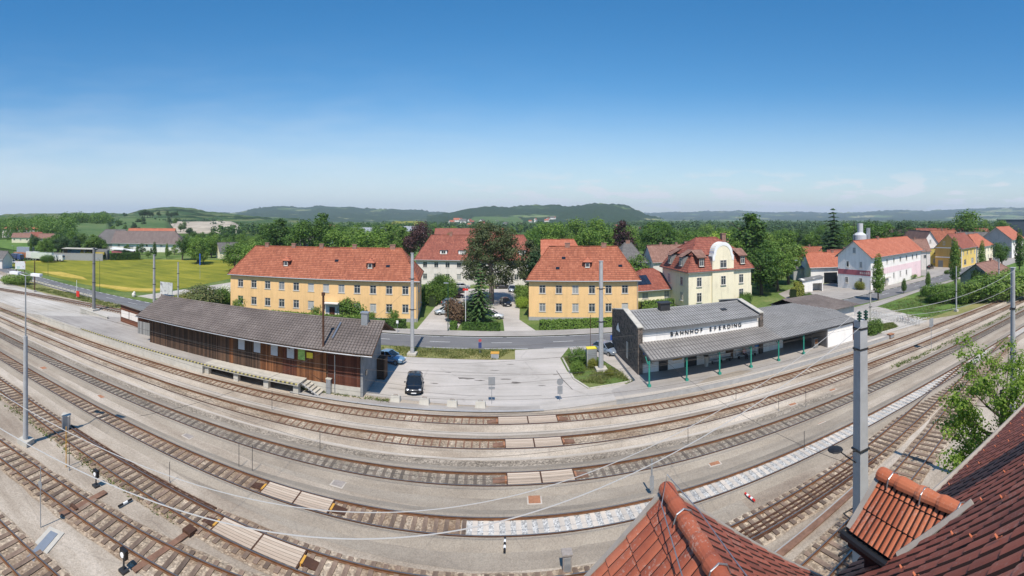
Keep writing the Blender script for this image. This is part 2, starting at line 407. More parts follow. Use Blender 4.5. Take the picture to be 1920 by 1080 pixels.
mat['trim'] = M('tan_grey_verge', (.34, .30, .26), .9, 0, .2, 4, .2)
mat['deep_groove'] = M('shade_dark_tile_groove', (.035, .014, .010), .95, 0, .3, 6, .1)  # shade of the rib sides painted into the tile grooves
def wallM(name, col):
    m, t, b = nt(name); v = coords(t, 'Object'); s = tnoise(t, coords(t, 'Object', (1.6, 1.6, .12)), 1, 6, .7); n = tnoise(t, v, .35, 5, .7)
    f_ = mathn(t, 'ADD', mathn(t, 'MULTIPLY', s, .55), mathn(t, 'MULTIPLY', n, .45))
    L(t, ramp(t, f_, [(.32, sc(col, .78)), (.5, col), (.7, sc(col, 1.06))]), b.inputs['Base Color']); b.inputs['Roughness'].default_value = .92; b.inputs['Specular IOR Level'].default_value = .2
    bump(t, b, tnoise(t, v, 9, 4), .15, .02); return m
mat['cream'] = wallM('cream_wall', (.82, .74, .55))
mat['yellow'] = wallM('ochre_yellow_wall', (.80, .52, .25))
mat['yellow2'] = wallM('yellow_wall', (.72, .52, .17))
mat['olive'] = wallM('mustard_wall', (.56, .47, .14))
mat['ochre'] = wallM('ochre_wall', (.55, .33, .10))
mat['white'] = wallM('white_wall', (.82, .79, .75))
mat['offwhite'] = wallM('off_white_wall', (.70, .65, .60))
mat['pink'] = wallM('pale_pink_wall', (.78, .60, .62))
mat['winered'] = wallM('wine_red_band', (.42, .13, .15))
mat['greywall'] = wallM('grey_wall', (.42, .42, .42))
mat['greyrender'] = M('weathered_grey_render', (.27, .275, .28), .95, 0, .3, .9, .4)
mat['conc'] = M('pale_concrete', (.50, .47, .41), .9, 0, .2, 1.4, .3)
mat['conc_grey'] = M('grey_concrete', (.36, .355, .35), .9, 0, .2, 2.2, .3)
mat['conc_mast'] = M('mast_concrete', (.40, .405, .41), .85, 0, .16, 2.5, .3)
mat['fascia'] = M('grey_eaves_board', (.20, .20, .195), .85, 0, .12, 2, .1)
mat['silo_tin'] = M('pale_silo_metal', (.60, .61, .62), .6, .2, .1, 1, .05)
mat['tin'] = M('zinc_sheet', (.42, .44, .46), .45, .6, .1, 2, .05)
mat['black'] = M('black_paint', (.018, .018, .02), .5, 0, .2, 4, .05)
mat['iron'] = M('dark_iron', (.06, .06, .062), .55, .5, .2, 4, .05)
mat['green_paint'] = M('sea_green_paint', (.03, .27, .20), .45, 0, .12, 4, .05)
mat['green_dark'] = M('dark_green_paint', (.02, .07, .05), .5, 0, .12, 4, .05)
mat['whitep'] = M('white_paint', (.80, .80, .79), .6, 0, .05, 5, .02)
mat['frame'] = M('cream_window_frame', (.60, .57, .52), .7, 0, .08, 5, .02)
mat['mark'] = M('worn_white_marking', (.66, .66, .64), .8, 0, .2, 3, .05)
mat['orangep'] = M('amber_paint', (.62, .33, .06), .6, 0, .15, 5, .05)
mat['yellowp'] = M('yellow_paint', (.8, .66, .06), .6, 0, .15, 5, .05)
mat['redp'] = M('red_paint', (.62, .04, .03), .5, 0, .1, 5, .02)
mat['bluep'] = M('blue_sign_paint', (.03, .10, .42), .5, 0, .1, 5, .02)
mat['posterb'] = M('blue_poster', (.10, .28, .62), .5, 0, .3, 5, .02)
mat['posterg'] = M('green_poster', (.35, .60, .16), .5, 0, .5, 6, .02)
mat['grate'] = M('rusty_manhole_cover', (.42, .20, .11), .8, .2, .25, 5, .3)
mat['grate_grey'] = M('grey_manhole_cover', (.34, .30, .27), .8, .1, .25, 5, .3)
mat['solar'] = M('solar_glass', (.025, .035, .06), .15, .3, .2, 1, 0, spec=.7)
mat['curtain'] = M('white_blind', (.62, .61, .58), .9, 0, .1, 3, .05)
mat['tyre'] = M('tyre_rubber', (.02, .02, .02), .85, 0, .2, 6, .1)
mat['alloy'] = M('alloy_rim', (.45, .46, .47), .35, .8, .1, 4, 0)
mat['skin'] = M('skin', (.55, .33, .24), .6, 0, .05, 5, 0)
mat['shirt'] = M('pink_shirt', (.66, .42, .42), .9, 0, .1, 8, .1)
mat['trouser'] = M('dark_trousers', (.05, .045, .06), .9, 0, .1, 8, .1)
mat['hair'] = M('dark_hair', (.04, .025, .018), .8, 0, .2, 20, .1)
def glass(name='window_glass', col=(.03, .038, .045)):
    m, t, b = nt(name)
    oi = t.nodes.new('ShaderNodeObjectInfo')
    L(t, ramp(t, oi.outputs['Random'], [(0, col), (.6, sc(col, 1.8)), (.62, (.30, .31, .31)), (1, (.48, .48, .46))]), b.inputs['Base Color'])
    b.inputs['Roughness'].default_value = .08; b.inputs['Specular IOR Level'].default_value = .7
    return m
mat['glass'] = glass()
def carglass():
    m, t, b = nt('car_glass'); b.inputs['Base Color'].default_value = (.012, .015, .018, 1)
    b.inputs['Roughness'].default_value = .05; b.inputs['Specular IOR Level'].default_value = .8
    return m
mat['carglass'] = carglass()
def paint(name, col, metal=.35):
    m, t, b = nt(name); v = coords(t, 'Object')
    L(t, ramp(t, tnoise(t, v, 3, 5), [(.3, sc(col, .88)), (.7, sc(col, 1.08))]), b.inputs['Base Color'])
    b.inputs['Metallic'].default_value = metal; b.inputs['Roughness'].default_value = .35
    b.inputs['Coat Weight'].default_value = .8; b.inputs['Coat Roughness'].default_value = .06
    return m
def stone_mat():
    m, t, b = nt('dark_rubble_stone'); v = coords(t, 'Object')
    vo = t.nodes.new('ShaderNodeTexVoronoi'); vo.inputs['Scale'].default_value = 3.5; L(t, v, vo.inputs[0])
    w = t.nodes.new('ShaderNodeRGBToBW'); L(t, vo.outputs['Color'], w.inputs[0])
    c = ramp(t, w.outputs[0], [(.2, (.045, .035, .03)), (.5, (.09, .07, .058)), (.8, (.17, .13, .105))])
    v2 = t.nodes.new('ShaderNodeTexVoronoi'); v2.feature = 'DISTANCE_TO_EDGE'; v2.inputs['Scale'].default_value = 3.5; L(t, v, v2.inputs[0])
    c = mixc(t, ramp(t, v2.outputs[0], [(0, (1, 1, 1)), (.06, (0, 0, 0))]), c, (.16, .15, .135))
    L(t, c, b.inputs['Base Color']); b.inputs['Roughness'].default_value = .9
    bump(t, b, v2.outputs[0], .6, .05)
    return m
mat['stone'] = stone_mat()
def leaf(name, cols, trans=.25):
    m, t, b = nt(name)
    g = t.nodes.new('ShaderNodeNewGeometry'); oi = t.nodes.new('ShaderNodeObjectInfo')
    f = mathn(t, 'ADD', mathn(t, 'MULTIPLY', g.outputs['Random Per Island'], .5), mathn(t, 'MULTIPLY', oi.outputs['Random'], .5))
    c = ramp(t, f, [(.05, cols[0]), (.5, cols[1]), (.95, cols[2])])
    L(t, c, b.inputs['Base Color']); b.inputs['Roughness'].default_value = .6; b.inputs['Specular IOR Level'].default_value = .25
    tr = t.nodes.new('ShaderNodeBsdfTranslucent'); L(t, mixc(t, 1.0, c, (1.3, 1.5, .6), 'MULTIPLY'), tr.inputs[0])
    mx = t.nodes.new('ShaderNodeMixShader'); mx.inputs[0].default_value = trans
    o = t.nodes['Material Output']
    L(t, b.outputs[0], mx.inputs[1]); L(t, tr.outputs[0], mx.inputs[2]); L(t, mx.outputs[0], o.inputs[0])
    return m
mat['leaf'] = leaf('green_leaves', [(.028, .068, .014), (.095, .175, .03), (.19, .285, .05)])
mat['leaf_mid'] = leaf('mid_green_leaves', [(.055, .11, .02), (.14, .225, .042), (.24, .33, .075)])
mat['leaf_lime'] = leaf('lime_leaves', [(.13, .20, .02), (.22, .32, .035), (.33, .43, .07)])
mat['leaf_dark'] = leaf('dark_needles', [(.022, .05, .02), (.045, .09, .032), (.08, .14, .045)], .1)
mat['leaf_pine'] = leaf('olive_dark_needles', [(.028, .045, .018), (.058, .080, .030), (.11, .125, .05)], .1)
mat['leaf_spruce'] = leaf('spruce_needles', [(.05, .10, .03), (.11, .19, .06), (.22, .32, .11)], .1)
mat['leaf_copper'] = leaf('copper_leaves', [(.03, .014, .018), (.055, .025, .028), (.09, .045, .04)], .15)
mat['leaf_rust'] = leaf('reddish_shrub_leaves', [(.10, .06, .04), (.19, .12, .07), (.26, .20, .10)], .2)
mat['leaf_olive'] = leaf('yellow_green_leaves', [(.14, .16, .03), (.23, .24, .045), (.33, .32, .08)])
mat['leaf_near'] = leaf('maple_leaves', [(.035, .08, .010), (.11, .19, .026), (.23, .33, .055)], .35)
mat['leaf_white'] = leaf('white_blossom', [(.4, .42, .34), (.58, .58, .5), (.75, .74, .68)], .2)
mat['bark'] = M('bark', (.11, .085, .065), .95, 0, .3, 5, .6)
mat['bark_pale'] = M('pale_bark', (.24, .20, .17), .95, 0, .3, 5, .6)

def stripe_mat():
    m, t, b = nt('black_yellow_stripe'); c_ = t.nodes.new('ShaderNodeTexCoord'); s = t.nodes.new('ShaderNodeSeparateXYZ'); L(t, c_.outputs['Object'], s.inputs[0])
    k = mathn(t, 'GREATER_THAN', mathn(t, 'FRACT', mathn(t, 'DIVIDE', s.outputs[0], .5)), .5)
    L(t, mixc(t, k, (.07, .065, .055), (.42, .36, .13)), b.inputs['Base Color']); b.inputs['Roughness'].default_value = .8; return m
mat['stripe'] = stripe_mat()
# ---------------------------------------------------------------- terrain
def struct(name, mb, m, smooth=False, kind='structure'):
    o = mb.build(name, m, smooth=smooth); o['kind'] = kind; return o
def sheet(name, pts, z, m):
    mb = MB(); mb.poly([(x, y, z) for x, y in pts]); return struct(name, mb, m)
mb = MB()
rad = [5, 60, 150, 300, 600, 1200, 2500, 5000, 10000, 16000]; NA = 72
P = [(r * math.cos(2 * PI * k / NA), r * math.sin(2 * PI * k / NA), -.15 if r < 200 else -.4) for r in rad for k in range(NA)]
F = [list(range(NA))]
for i in range(len(rad) - 1):
    for k in range(NA):
        F.append((i * NA + k, (i + 1) * NA + k, (i + 1) * NA + (k + 1) % NA, i * NA + (k + 1) % NA))
mb.add(P, F); struct('ground', mb, mat['plain'])
sheet('town_ground', [(-170, 44), (230, 40), (230, 230), (-170, 230)], -.012, mat['grass'])
sheet('rail_yard', [(-230, -45), (240, -45), (240, 44.5), (70, 44.5), (58, 46), (12, 45), (-12, 43), (-46, 43), (-46, 58), (-230, 60)], 0, mat['yard'])

def f(x):
    x = max(-130, min(120, x)); return .048 * x - .0002 * x * x
def ribbon(name, y0, y1, x0, x1, z, m, fun=f, n=60, taper=0):
    mb = MB(); P = []
    for i in range(n + 1):
        x = x0 + (x1 - x0) * i / n
        k = min(1, (x - x0) / taper) if taper else 1; k = k ** .6; w = noise.noise(Vector((x * .5, y0, 2))) * .12 if taper else 0
        P += [(x, y1 - (y1 - y0) * k + w + fun(x), z), (x, y1 + fun(x), z)]
    mb.add(P, [(2 * i, 2 * i + 2, 2 * i + 3, 2 * i + 1) for i in range(n)])
    return struct(name, mb, m)
ribbon('concrete_path', 36.15, 37.35, -150, 60, .006, mat['yard_pale'])
ribbon('concrete_path', 32.6, 33.75, -150, 22, .006, mat['yard_pale'])
ribbon('asphalt_path', 31.35, 32.5, -150, 30, .006, mat['ballast_grey'])
ribbon('asphalt_path', 26.75, 28.7, -24, 30, .006, mat['yard_dark'], taper=26)
ribbon('asphalt_path', 22.3, 24.0, -26, 14, .006, mat['yard_dark'], taper=26)

# skyline hills: crest rows (photo column, rows above the horizon) at a distance
def hills(name, pts, dn, dc, m, seed, bumpy=1.0, step=3.2):
    x0, x1 = pts[0][0], pts[-1][0]
    n = int((x1 - x0) / step); T = 22; mb = MB(); P = []
    for i in range(n + 1):
        px = x0 + (x1 - x0) * i / n
        for (a, ya), (b, yb) in zip(pts, pts[1:]):
            if a <= px <= b: y = ya + (yb - ya) * ((px - a) / (b - a)); break
        hc = EYE + (HOR - y) / FOC * dc
        for j in range(T + 4):
            t = j / T; d = dn + (dc - dn) * t
            k = t * t * (3 - 2 * t) if t <= 1 else 1 - (t - 1) * 3
            X, Y = AZ(px, d)
            nzv = noise.noise(Vector((X * .0022 + seed, Y * .0022, 0))) * .22 + noise.noise(Vector((X * .009, Y * .009, seed))) * .08
            z = -1 + (hc + 1) * (k + nzv * k * (1 - min(k, 1) * .75))
            fm = min(1, max(0, noise.noise(Vector((X * .003, Y * .003, seed + 5))) * 3 + .7))
            z += bumpy * (abs(noise.noise(Vector((X * .035, Y * .035, seed)))) * 22 * fm + noise.noise(Vector((X * .006, Y * .006, seed))) * 16 - 6) * min(1, k * 2) * min(1.5, dc / 3500)
            P.append((X, Y, z))
    W = T + 4
    F = [(i * W + j, (i + 1) * W + j, (i + 1) * W + j + 1, i * W + j + 1) for i in range(n) for j in range(W - 1)]
    mb.add(P, F); return struct(name, mb, m, True)
def hill_mat(name, forest, field, size, balance, meadow=.5):
    m, t, b = nt(name); v = coords(t, 'Object', (1, .8, 9))
    vo = t.nodes.new('ShaderNodeTexVoronoi'); vo.inputs['Scale'].default_value = size * 3; L(t, v, vo.inputs[0])
    w = t.nodes.new('ShaderNodeRGBToBW'); L(t, vo.outputs['Color'], w.inputs[0])
    fld = ramp(t, w.outputs[0], [(.2, field[0]), (.5, field[1]), (.8, field[2])])
    n = tnoise(t, v, size, 7, .62)
    fo = ramp(t, tnoise(t, v, size * 22, 4, .8), [(.35, sc(forest, .55)), (.65, sc(forest, 1.5))])
    L(t, mixc(t, ramp(t, n, [(balance - .015, (0, 0, 0)), (balance + .015, (1, 1, 1))]), fo, fld), b.inputs['Base Color'])
    b.inputs['Roughness'].default_value = 1; b.inputs['Specular IOR Level'].default_value = 0
    bump(t, b, tnoise(t, v, size * 22, 4, .8), 1, 6)
    return m
FLD = [(.09, .15, .05), (.15, .21, .08), (.30, .29, .15)]
mat['hill_far'] = hill_mat('far_hill_forest', (.03, .055, .03), FLD, .0016, .56)
mat['hill_mid'] = hill_mat('wooded_hill', (.028, .055, .022), FLD, .003, .60)
mat['hill_near'] = hill_mat('meadow_hill', (.03, .06, .022), [(.05, .10, .04), (.09, .15, .055), (.17, .20, .09)], .006, .47)
hills('hills', [(1120, 404), (1200, 400), (1260, 398), (1340, 396), (1400, 395.5), (1440, 399), (1480, 397), (1540, 399), (1600, 399), (1660, 395), (1700, 394), (1740, 396), (1800, 392), (1860, 390.5), (1930, 389), (2100, 388)], 3800, 7500, mat['hill_far'], 3.1)
hills('hills', [(340, 402), (380, 398), (430, 399), (470, 393), (515, 387.5), (550, 389), (575, 389), (600, 385), (635, 387), (655, 386), (680, 390), (740, 392), (790, 396), (850, 400), (900, 402)], 2300, 4300, mat['hill_mid'], 7.7)
hills('hills', [(800, 404), (850, 398), (880, 392), (915, 387.5), (960, 388), (1000, 386), (1040, 384.5), (1090, 384), (1130, 382.5), (1160, 382), (1180, 385), (1200, 395), (1215, 402), (1240, 409)], 1500, 2700, mat['hill_mid'], 12.4)
hills('hills', [(-60, 408), (60, 402), (130, 400), (200, 399), (240, 400), (262, 394), (290, 391), (330, 388.5), (360, 391), (385, 396), (430, 400), (480, 404), (560, 409)], 620, 1500, mat['hill_near'], 20.5)
# bare quarry slope and meadows at the hill's foot
def slope_patch(name, cols, d0, d1, h0, h1, m):
    mb = MB(); P = []; n = 24
    for i in range(n + 1):
        px = cols[0] + (cols[1] - cols[0]) * i / n
        for d, h in ((d0, h0), ((d0 + d1) / 2, (h0 + h1) * .5), (d1, h1)):
            w = noise.noise(Vector((px * .03, d * .01, 4)))
            k = min(1, 2.2 * math.sin(PI * i / n)) if h > h0 else 1
            X, Y = AZ(px, d * (1 + .03 * w)); P.append((X, Y, (h + 1) * k - 1 + 2 * w * math.sin(PI * i / n)))
    mb.add(P, [(i * 3 + j, (i + 1) * 3 + j, (i + 1) * 3 + j + 1, i * 3 + j + 1) for i in range(n) for j in range(2)])
    return struct(name, mb, m, True)
mat['quarry'] = ground_mat('bare_quarry_earth', [(.4, (.30, .26, .20)), (.5, (.42, .36, .28)), (.6, (.52, .46, .38))], .08, W3, .5, .02, None, 0)
mat['meadow'] = grass_mat('bright_meadow', [(.36, (.05, .095, .035)), (.5, (.085, .14, .05)), (.65, (.14, .18, .075))], .02, .2, 0)
slope_patch('quarry_slope', (300, 460), 520, 800, -2, 13, mat['quarry'])
slope_patch('meadow_slope', (128, 215), 330, 560, -3, 13, mat['meadow'])
slope_patch('meadow_slope', (205, 330), 400, 640, 3, 19, mat['meadow'])
slope_patch('meadow_slope', (725, 805), 800, 1100, 0, 12, mat['wheat'])
slope_patch('meadow_slope', (870, 990), 760, 1300, 3, 24, mat['meadow'])
sheet('meadow', [(-330, 110), (-172, 104), (-150, 150), (-190, 330), (-420, 330)], -.1, mat['lawn'])

# ---------------------------------------------------------------- roads and yards
CEN = [(-260, 74), (-200, 68), (-150, 62.6), (-120, 60.6), (-95, 59.6), (-67, 60.2), (-40, 61.6), (-20, 62.8), (0, 63.4), (30, 64.4), (60, 66.6), (75, 68.2), (100, 71.3), (130, 76.5), (170, 85), (240, 104)]
def cen(x):
    for (a, ya), (b, yb) in zip(CEN, CEN[1:]):
        if a <= x <= b:
            t = (x - a) / (b - a); return ya + (yb - ya) * t
    return CEN[0][1] if x < 0 else CEN[-1][1]
def cens(x): return sum(cen(x + k) for k in (-12, -6, 0, 6, 12)) / 5
ribbon('road', -3.15, 3.15, -240, 230, .012, mat['asphalt'], cens, 120)
ribbon('pavement', 3.3, 6.3, -36, 60, .12, mat['pave'], cens, 60)
ribbon('pavement', 3.3, 6.6, 60, 180, .12, mat['pave'], cens, 60)
ribbon('kerb', 3.15, 3.32, -36, 180, .13, mat['conc'], cens, 80)
ribbon('grass_verge', -7.6, -3.4, -24, 0.4, .02, mat['dry'], cens, 20)
ribbon('grass_verge', 3.4, 6.5, -150, -66, .02, mat['grass'], cens, 40)
def dashes(name, off, a, b, on, gap, w=.12):
    mb = MB(); x = a
    while x < b:
        P = []
        for i in range(4):
            q = x + on * i / 3; P += [(q, cens(q) + off - w / 2, .017), (q, cens(q) + off + w / 2, .017)]
        mb.add(P, [(2 * i, 2 * i + 2, 2 * i + 3, 2 * i + 1) for i in range(3)]); x += on + gap
    struct(name, mb, mat['mark'])
dashes('road_marking', 0, -200, -50, 3, 4.5)
dashes('road_marking', 0, -48, 45, 3, 6)
dashes('road_marking', 0, 55, 150, 3, 4.5)
dashes('road_marking', 2.85, -200, -70, 1.5, 1.2, .2)
dashes('road_marking', -2.85, -150, -60, 1.5, 6, .1)
dashes('road_marking', -2.9, -12, 40, 6, 2.2, .12)
dashes('road_marking', 2.9, -20, 40, 9, .6, .12)
dashes('road_marking', 2.85, 60, 150, 1.5, 1.8, .16)
sheet('wheat_field', [(-156, 68.5), (-128, 67.5), (-100, 67), (-84, 68), (-78, 72), (-77, 84), (-79, 106), (-112, 153), (-178, 104)], .03, mat['wheat'])
sheet('ripe_wheat', [(-97, 68.2), (-84, 69.5), (-79, 74), (-80, 79), (-86, 73.5), (-97, 71)], .05, mat['wheat_ripe'])
sheet('ripe_wheat', [(-131, 70), (-117, 70), (-106, 72.5), (-112, 75), (-127, 76)], .05, mat['wheat_ripe'])
sheet('farm_track', [(-77, 66), (-72, 66), (-70, 80), (-66, 98), (-70, 125), (-76, 125), (-74, 100), (-76, 80)], .016, mat['dirt'])
sheet('gravel_ground', [(-72, 77), (-56, 75), (-52, 110), (-68, 108)], .01, mat['dirt'])
sheet('pale_yard', [(-190, 19), (-120, 33.5), (-100, 35.5), (-80, 37.5), (-76, 42), (-60, 46), (-58, 51), (-66, 51.3), (-79, 48.6), (-92, 45.2), (-102, 41), (-120, 35.8), (-190, 23)], .008, mat['dirt'])
sheet('pale_yard', [(-190, 60), (-150, 56), (-118, 54), (-95, 51), (-88, 49.6), (-102, 45), (-120, 40), (-190, 36)], .010, mat['dirt'])
sheet('dry_verge', [(-120, 49), (-95, 50.5), (-80, 53), (-66, 55), (-46, 56.6), (-46, 58), (-67, 56.8), (-90, 56), (-120, 57)], .016, mat['dry'])
sheet('parking_lot', [(-24, 52), (-14.5, 42.2), (5, 41.8), (13.2, 43), (13.2, 44), (11.5, 47.5), (6.5, 51), (6.2, 56), (8, 60.8), (0.4, 60.0), (-2, 55.7), (-24, 55.2)], .008, mat['lot'])
sheet('parking_lot', [(7.9, 57), (13, 57), (30, 60.2), (30, 61.6), (8, 60.9)], .0095, mat['lot'])
sheet('driveway', [(-15.4, 69.6), (-8.9, 69.6), (-8.7, 78), (-9.0, 112), (-14.8, 112), (-15.6, 88)], .010, mat['lot'])
sheet('driveway', [(-1.2, 69.7), (4.0, 69.6), (1.3, 78), (2.2, 112), (-9.0, 112), (-8.7, 80.2), (-3.2, 80.2), (-1.6, 78)], .011, mat['lot'])
sheet('concrete_yard', [(56, 74.5), (66, 72.3), (79, 72.6), (84, 73), (84, 76), (82, 91), (70, 92), (60, 86)], .010, mat['pave'])
sheet('concrete_yard', [(112, 79.5), (128, 82), (136, 84), (138, 100), (120, 110), (110, 90)], .010, mat['pave'])
sheet('concrete_yard', [(150, 62), (200, 66), (220, 90), (175, 84), (150, 77)], .010, mat['pave'])
sheet('green_triangle', [(66.5, 59.3), (86, 63.4), (120, 67), (200, 78), (220, 55), (200, 44.4), (92, 44.4), (66, 45.6), (64, 47)], .014, mat['lawn'])
sheet('dry_verge', [(62, 45.9), (92, 45.8), (140, 46.5), (140, 43.8), (92, 42.6), (70, 42.9)], .020, mat['dry'])
sheet('footpath', [(58, 58.6), (66.5, 60.2), (86, 64.4), (120, 69), (120, 70.6), (86, 66.2), (60, 62.6)], .018, mat['pave'])
sheet('gravel_forecourt', [(46, 45.6), (62, 44.6), (66, 46.5), (66.3, 60.0), (56, 59.2), (46, 58)], .006, mat['dirt'])
sheet('grass_patch', [(48.5, 46.2), (56, 46.2), (58, 49), (53, 51), (48.5, 50)], .022, mat['grass'])
sheet('pavement', [G(1150, 744), G(1170, 733), G(1195, 727), G(1212, 731), G(1222, 741), G(1190, 748)], .016, mat['yard_dark'])
mat['stain'] = ground_mat('dark_tar_stain', [(.36, (.10, .09, .08)), (.5, (.16, .145, .13)), (.64, (.26, .24, .22))], 20, W3, .4, .6, None)
rs = random.Random(8)
for cx, cy, a, b in ((-5.2, 49.0, 1.5, .30), (-3.6, 48.5, .7, .16), (-.6, 49.0, .8, .22), (.4, 48.0, .7, .3), (-7.4, 50.6, .5, .1), (-2.0, 51.8, .6, .1), (3.2, 47.0, .5, .14), (-.2, 54.0, .5, .1), (5.0, 50.2, .4, .12), (-8.4, 47.0, .5, .12)):
    sheet('oil_stain_ground', [(cx + a * math.cos(t_ * .45) * rs.uniform(.55, 1.1), cy + b * math.sin(t_ * .45) * rs.uniform(.5, 1.15)) for t_ in range(14)], .013 + rs.uniform(0, .004), mat['stain'])
for pts in ([(5.2, 51.5), (5.6, 48.5), (6.3, 45.6), (6.4, 45.6), (5.72, 48.5), (5.3, 51.5)], [(-13, 44.6), (-4, 44.2), (3, 44.35), (3, 44.42), (-4, 44.28), (-13, 44.68)], [(-12, 50.6), (-6, 50.9), (1, 50.5), (1, 50.57), (-6, 50.98), (-12, 50.68)]):
    sheet('asphalt_surface_line', pts, .0145, mat['stain'])
# raised platforms
def slab(name, pts, z0, z1, m, side=None, label=None, cat=None):
    mb = MB(); mb.prism(pts, z0, z1, 0, 1 if side else None)
    return tag(mb.build(name, [m, side] if side else m), kind='structure')
def along(y0, xs): return [(x, y0 + f(x)) for x in xs]
PZ = .5                                                # station platform height
slab('station_platform', along(40.65, [10, 16, 24, 32, 40, 46, 50]) + [(50, 47), (46, 59), (13.2, 57.6), (13.2, 45.5), (10, 43.4)], -.1, PZ, mat['pave'], mat['conc_grey'])
ribbon('platform_edge', 40.66, 41.35, 10, 49, PZ + .005, mat['yard_pale'])
mb = MB(); mb.add([(x, y + f(x), z) for x, y, z in ((2.5, 40.65, .01), (10, 40.65, PZ), (10, 43.2, PZ), (2.5, 43.2, .01), (2.5, 40.65, -.1), (10, 40.65, -.1))], [(0, 1, 2, 3), (0, 4, 5, 1)])
struct('platform_ramp', mb, mat['lot'])
ribbon('kerb', 40.55, 40.9, -22, 3, .10, mat['conc_grey'])
ribbon('concrete_path', 40.9, 41.9, -22, 3, .02, mat['pave'])
sheet('pavement', [(x, y + f(x)) for x, y in ((19, 41.4), (24, 41.2), (26.5, 41.8), (25, 42.7), (21, 42.5))], PZ + .004, mat['yard_dark'])
LZ = 1.15                                              # goods platform height
top = along(40.35, [-67, -60, -50, -42, -33]) + [(-33, 41.3), (-42.8, 41.2), (-43.5, 47.5), (-55, 49.2), (-60, 45.5)]
slab('goods_platform', top, -.1, LZ, mat['pave'], mat['conc'])
slab('goods_platform', [(-67, 40.35 + f(-67)), (-60, 45.5), (-75, 42), (-79, 38.4), (-78, 36.4)], -.1, .06, mat['dirt'], mat['conc'])
mb = MB(); mb.add([(-67, 40.35 + f(-67), LZ), (-60, 45.5, LZ), (-74, 42, .07), (-77, 36.4, .07), (-67, 40.35 + f(-67), 0), (-77, 36.4, 0)], [(0, 1, 2, 3), (0, 3, 5, 4)])
struct('platform_ramp', mb, mat['dirt'])
d = thing('loading_deck', 'thin concrete deck with a black and yellow edge on short pillars before the goods shed', 'loading deck', (-27, 39, 0))
mb = MB(); mb.prism([(x + 27, y - 39) for x, y in along(40.35, [-33, -27, -20.9]) + [(-20.9, 41.4), (-33, 41.2)]], LZ - .22, LZ, 0)
mb.build('deck_slab', mat['conc'], d)
for x in (-32.6, -28.6, -24.8, -21.3):
    mb = MB(); y = 40.6 + f(x) - 39; mb.box(x + 26.7, x + 27.3, y, y + .5, 0, LZ - .22); mb.build('pillar', mat['conc'], d)
mb = MB(); P = []
for i in range(60):
    x = -56 + i * 35 / 59; y = 40.35 + f(x) - 39; P += [(x + 27, y - .03, LZ - .1), (x + 27, y - .03, LZ + .014), (x + 27, y + .14, LZ + .014)]
mb.add(P, [(3 * i, 3 * i + 3, 3 * i + 4, 3 * i + 1) for i in range(59)] + [(3 * i + 1, 3 * i + 4, 3 * i + 5, 3 * i + 2) for i in range(59)])
mb.build('striped_edge', mat['stripe'], d)
s = thing('concrete_steps', 'short concrete steps with a sloping handrail at the right end of the loading deck', 'steps', (-20.8, 40.0, 0))
mb = MB()
for k in range(6): mb.box(.36 * k, .36 * k + .40, -.1, 1.3, max(0, LZ - .19 * (k + 1) - .12), LZ - .19 * (k + 1))
mb.build('tread', mat['conc'], s)
mb = MB(); mb.tube([(0, -.12, LZ - .1), (2.1, -.12, 0)], .06); mb.build('stringer', mat['conc_grey'], s)
mb = MB(); mb.tube([(-.9, 1.32, LZ + 1.0), (2.2, 1.32, .9), (2.2, 1.32, 0)], .04); mb.build('handrail', mat['rust_dark'], s)

# ---------------------------------------------------------------- railway tracks
def make_sleeper(mt, w, h, n):
    mb = MB(); mb.box(-n / 2, n / 2, -w / 2, w / 2, -.1, h); return mb.mesh('sleeper', mt)
SL = {'wood': make_sleeper(mat['sleeper_wood'], .26, .055, 2.5), 'short': make_sleeper(mat['sleeper_wood'], .26, .05, 1.75), 'dark': make_sleeper(mat['sleeper_dark'], .24, .02, 1.5),
      'steel': make_sleeper(mat['sleeper_steel'], .11, .03, 1.42), 'conc': make_sleeper(mat['sleeper_conc'], .30, .02, 1.5)}
def resample(pts, step):
    out = [Vector(pts[0])]; acc = 0
    for a, b in zip(pts, pts[1:]):
        a = Vector(a); b = Vector(b); l = (b - a).length; q = step - acc
        while q <= l: out.append(a.lerp(b, q / l)); q += step
        acc = (l - (q - step))
    if (out[-1] - Vector(pts[-1])).length > step * .05: out.append(Vector(pts[-1]))
    return out
def smooth(pts, n=3):
    for _ in range(n):
        q = [pts[0]]
        for a, b in zip(pts, pts[1:]):
            q += [tuple(a[i] * .75 + b[i] * .25 for i in (0, 1)), tuple(a[i] * .25 + b[i] * .75 for i in (0, 1))]
        pts = q + [pts[-1]]
    return pts
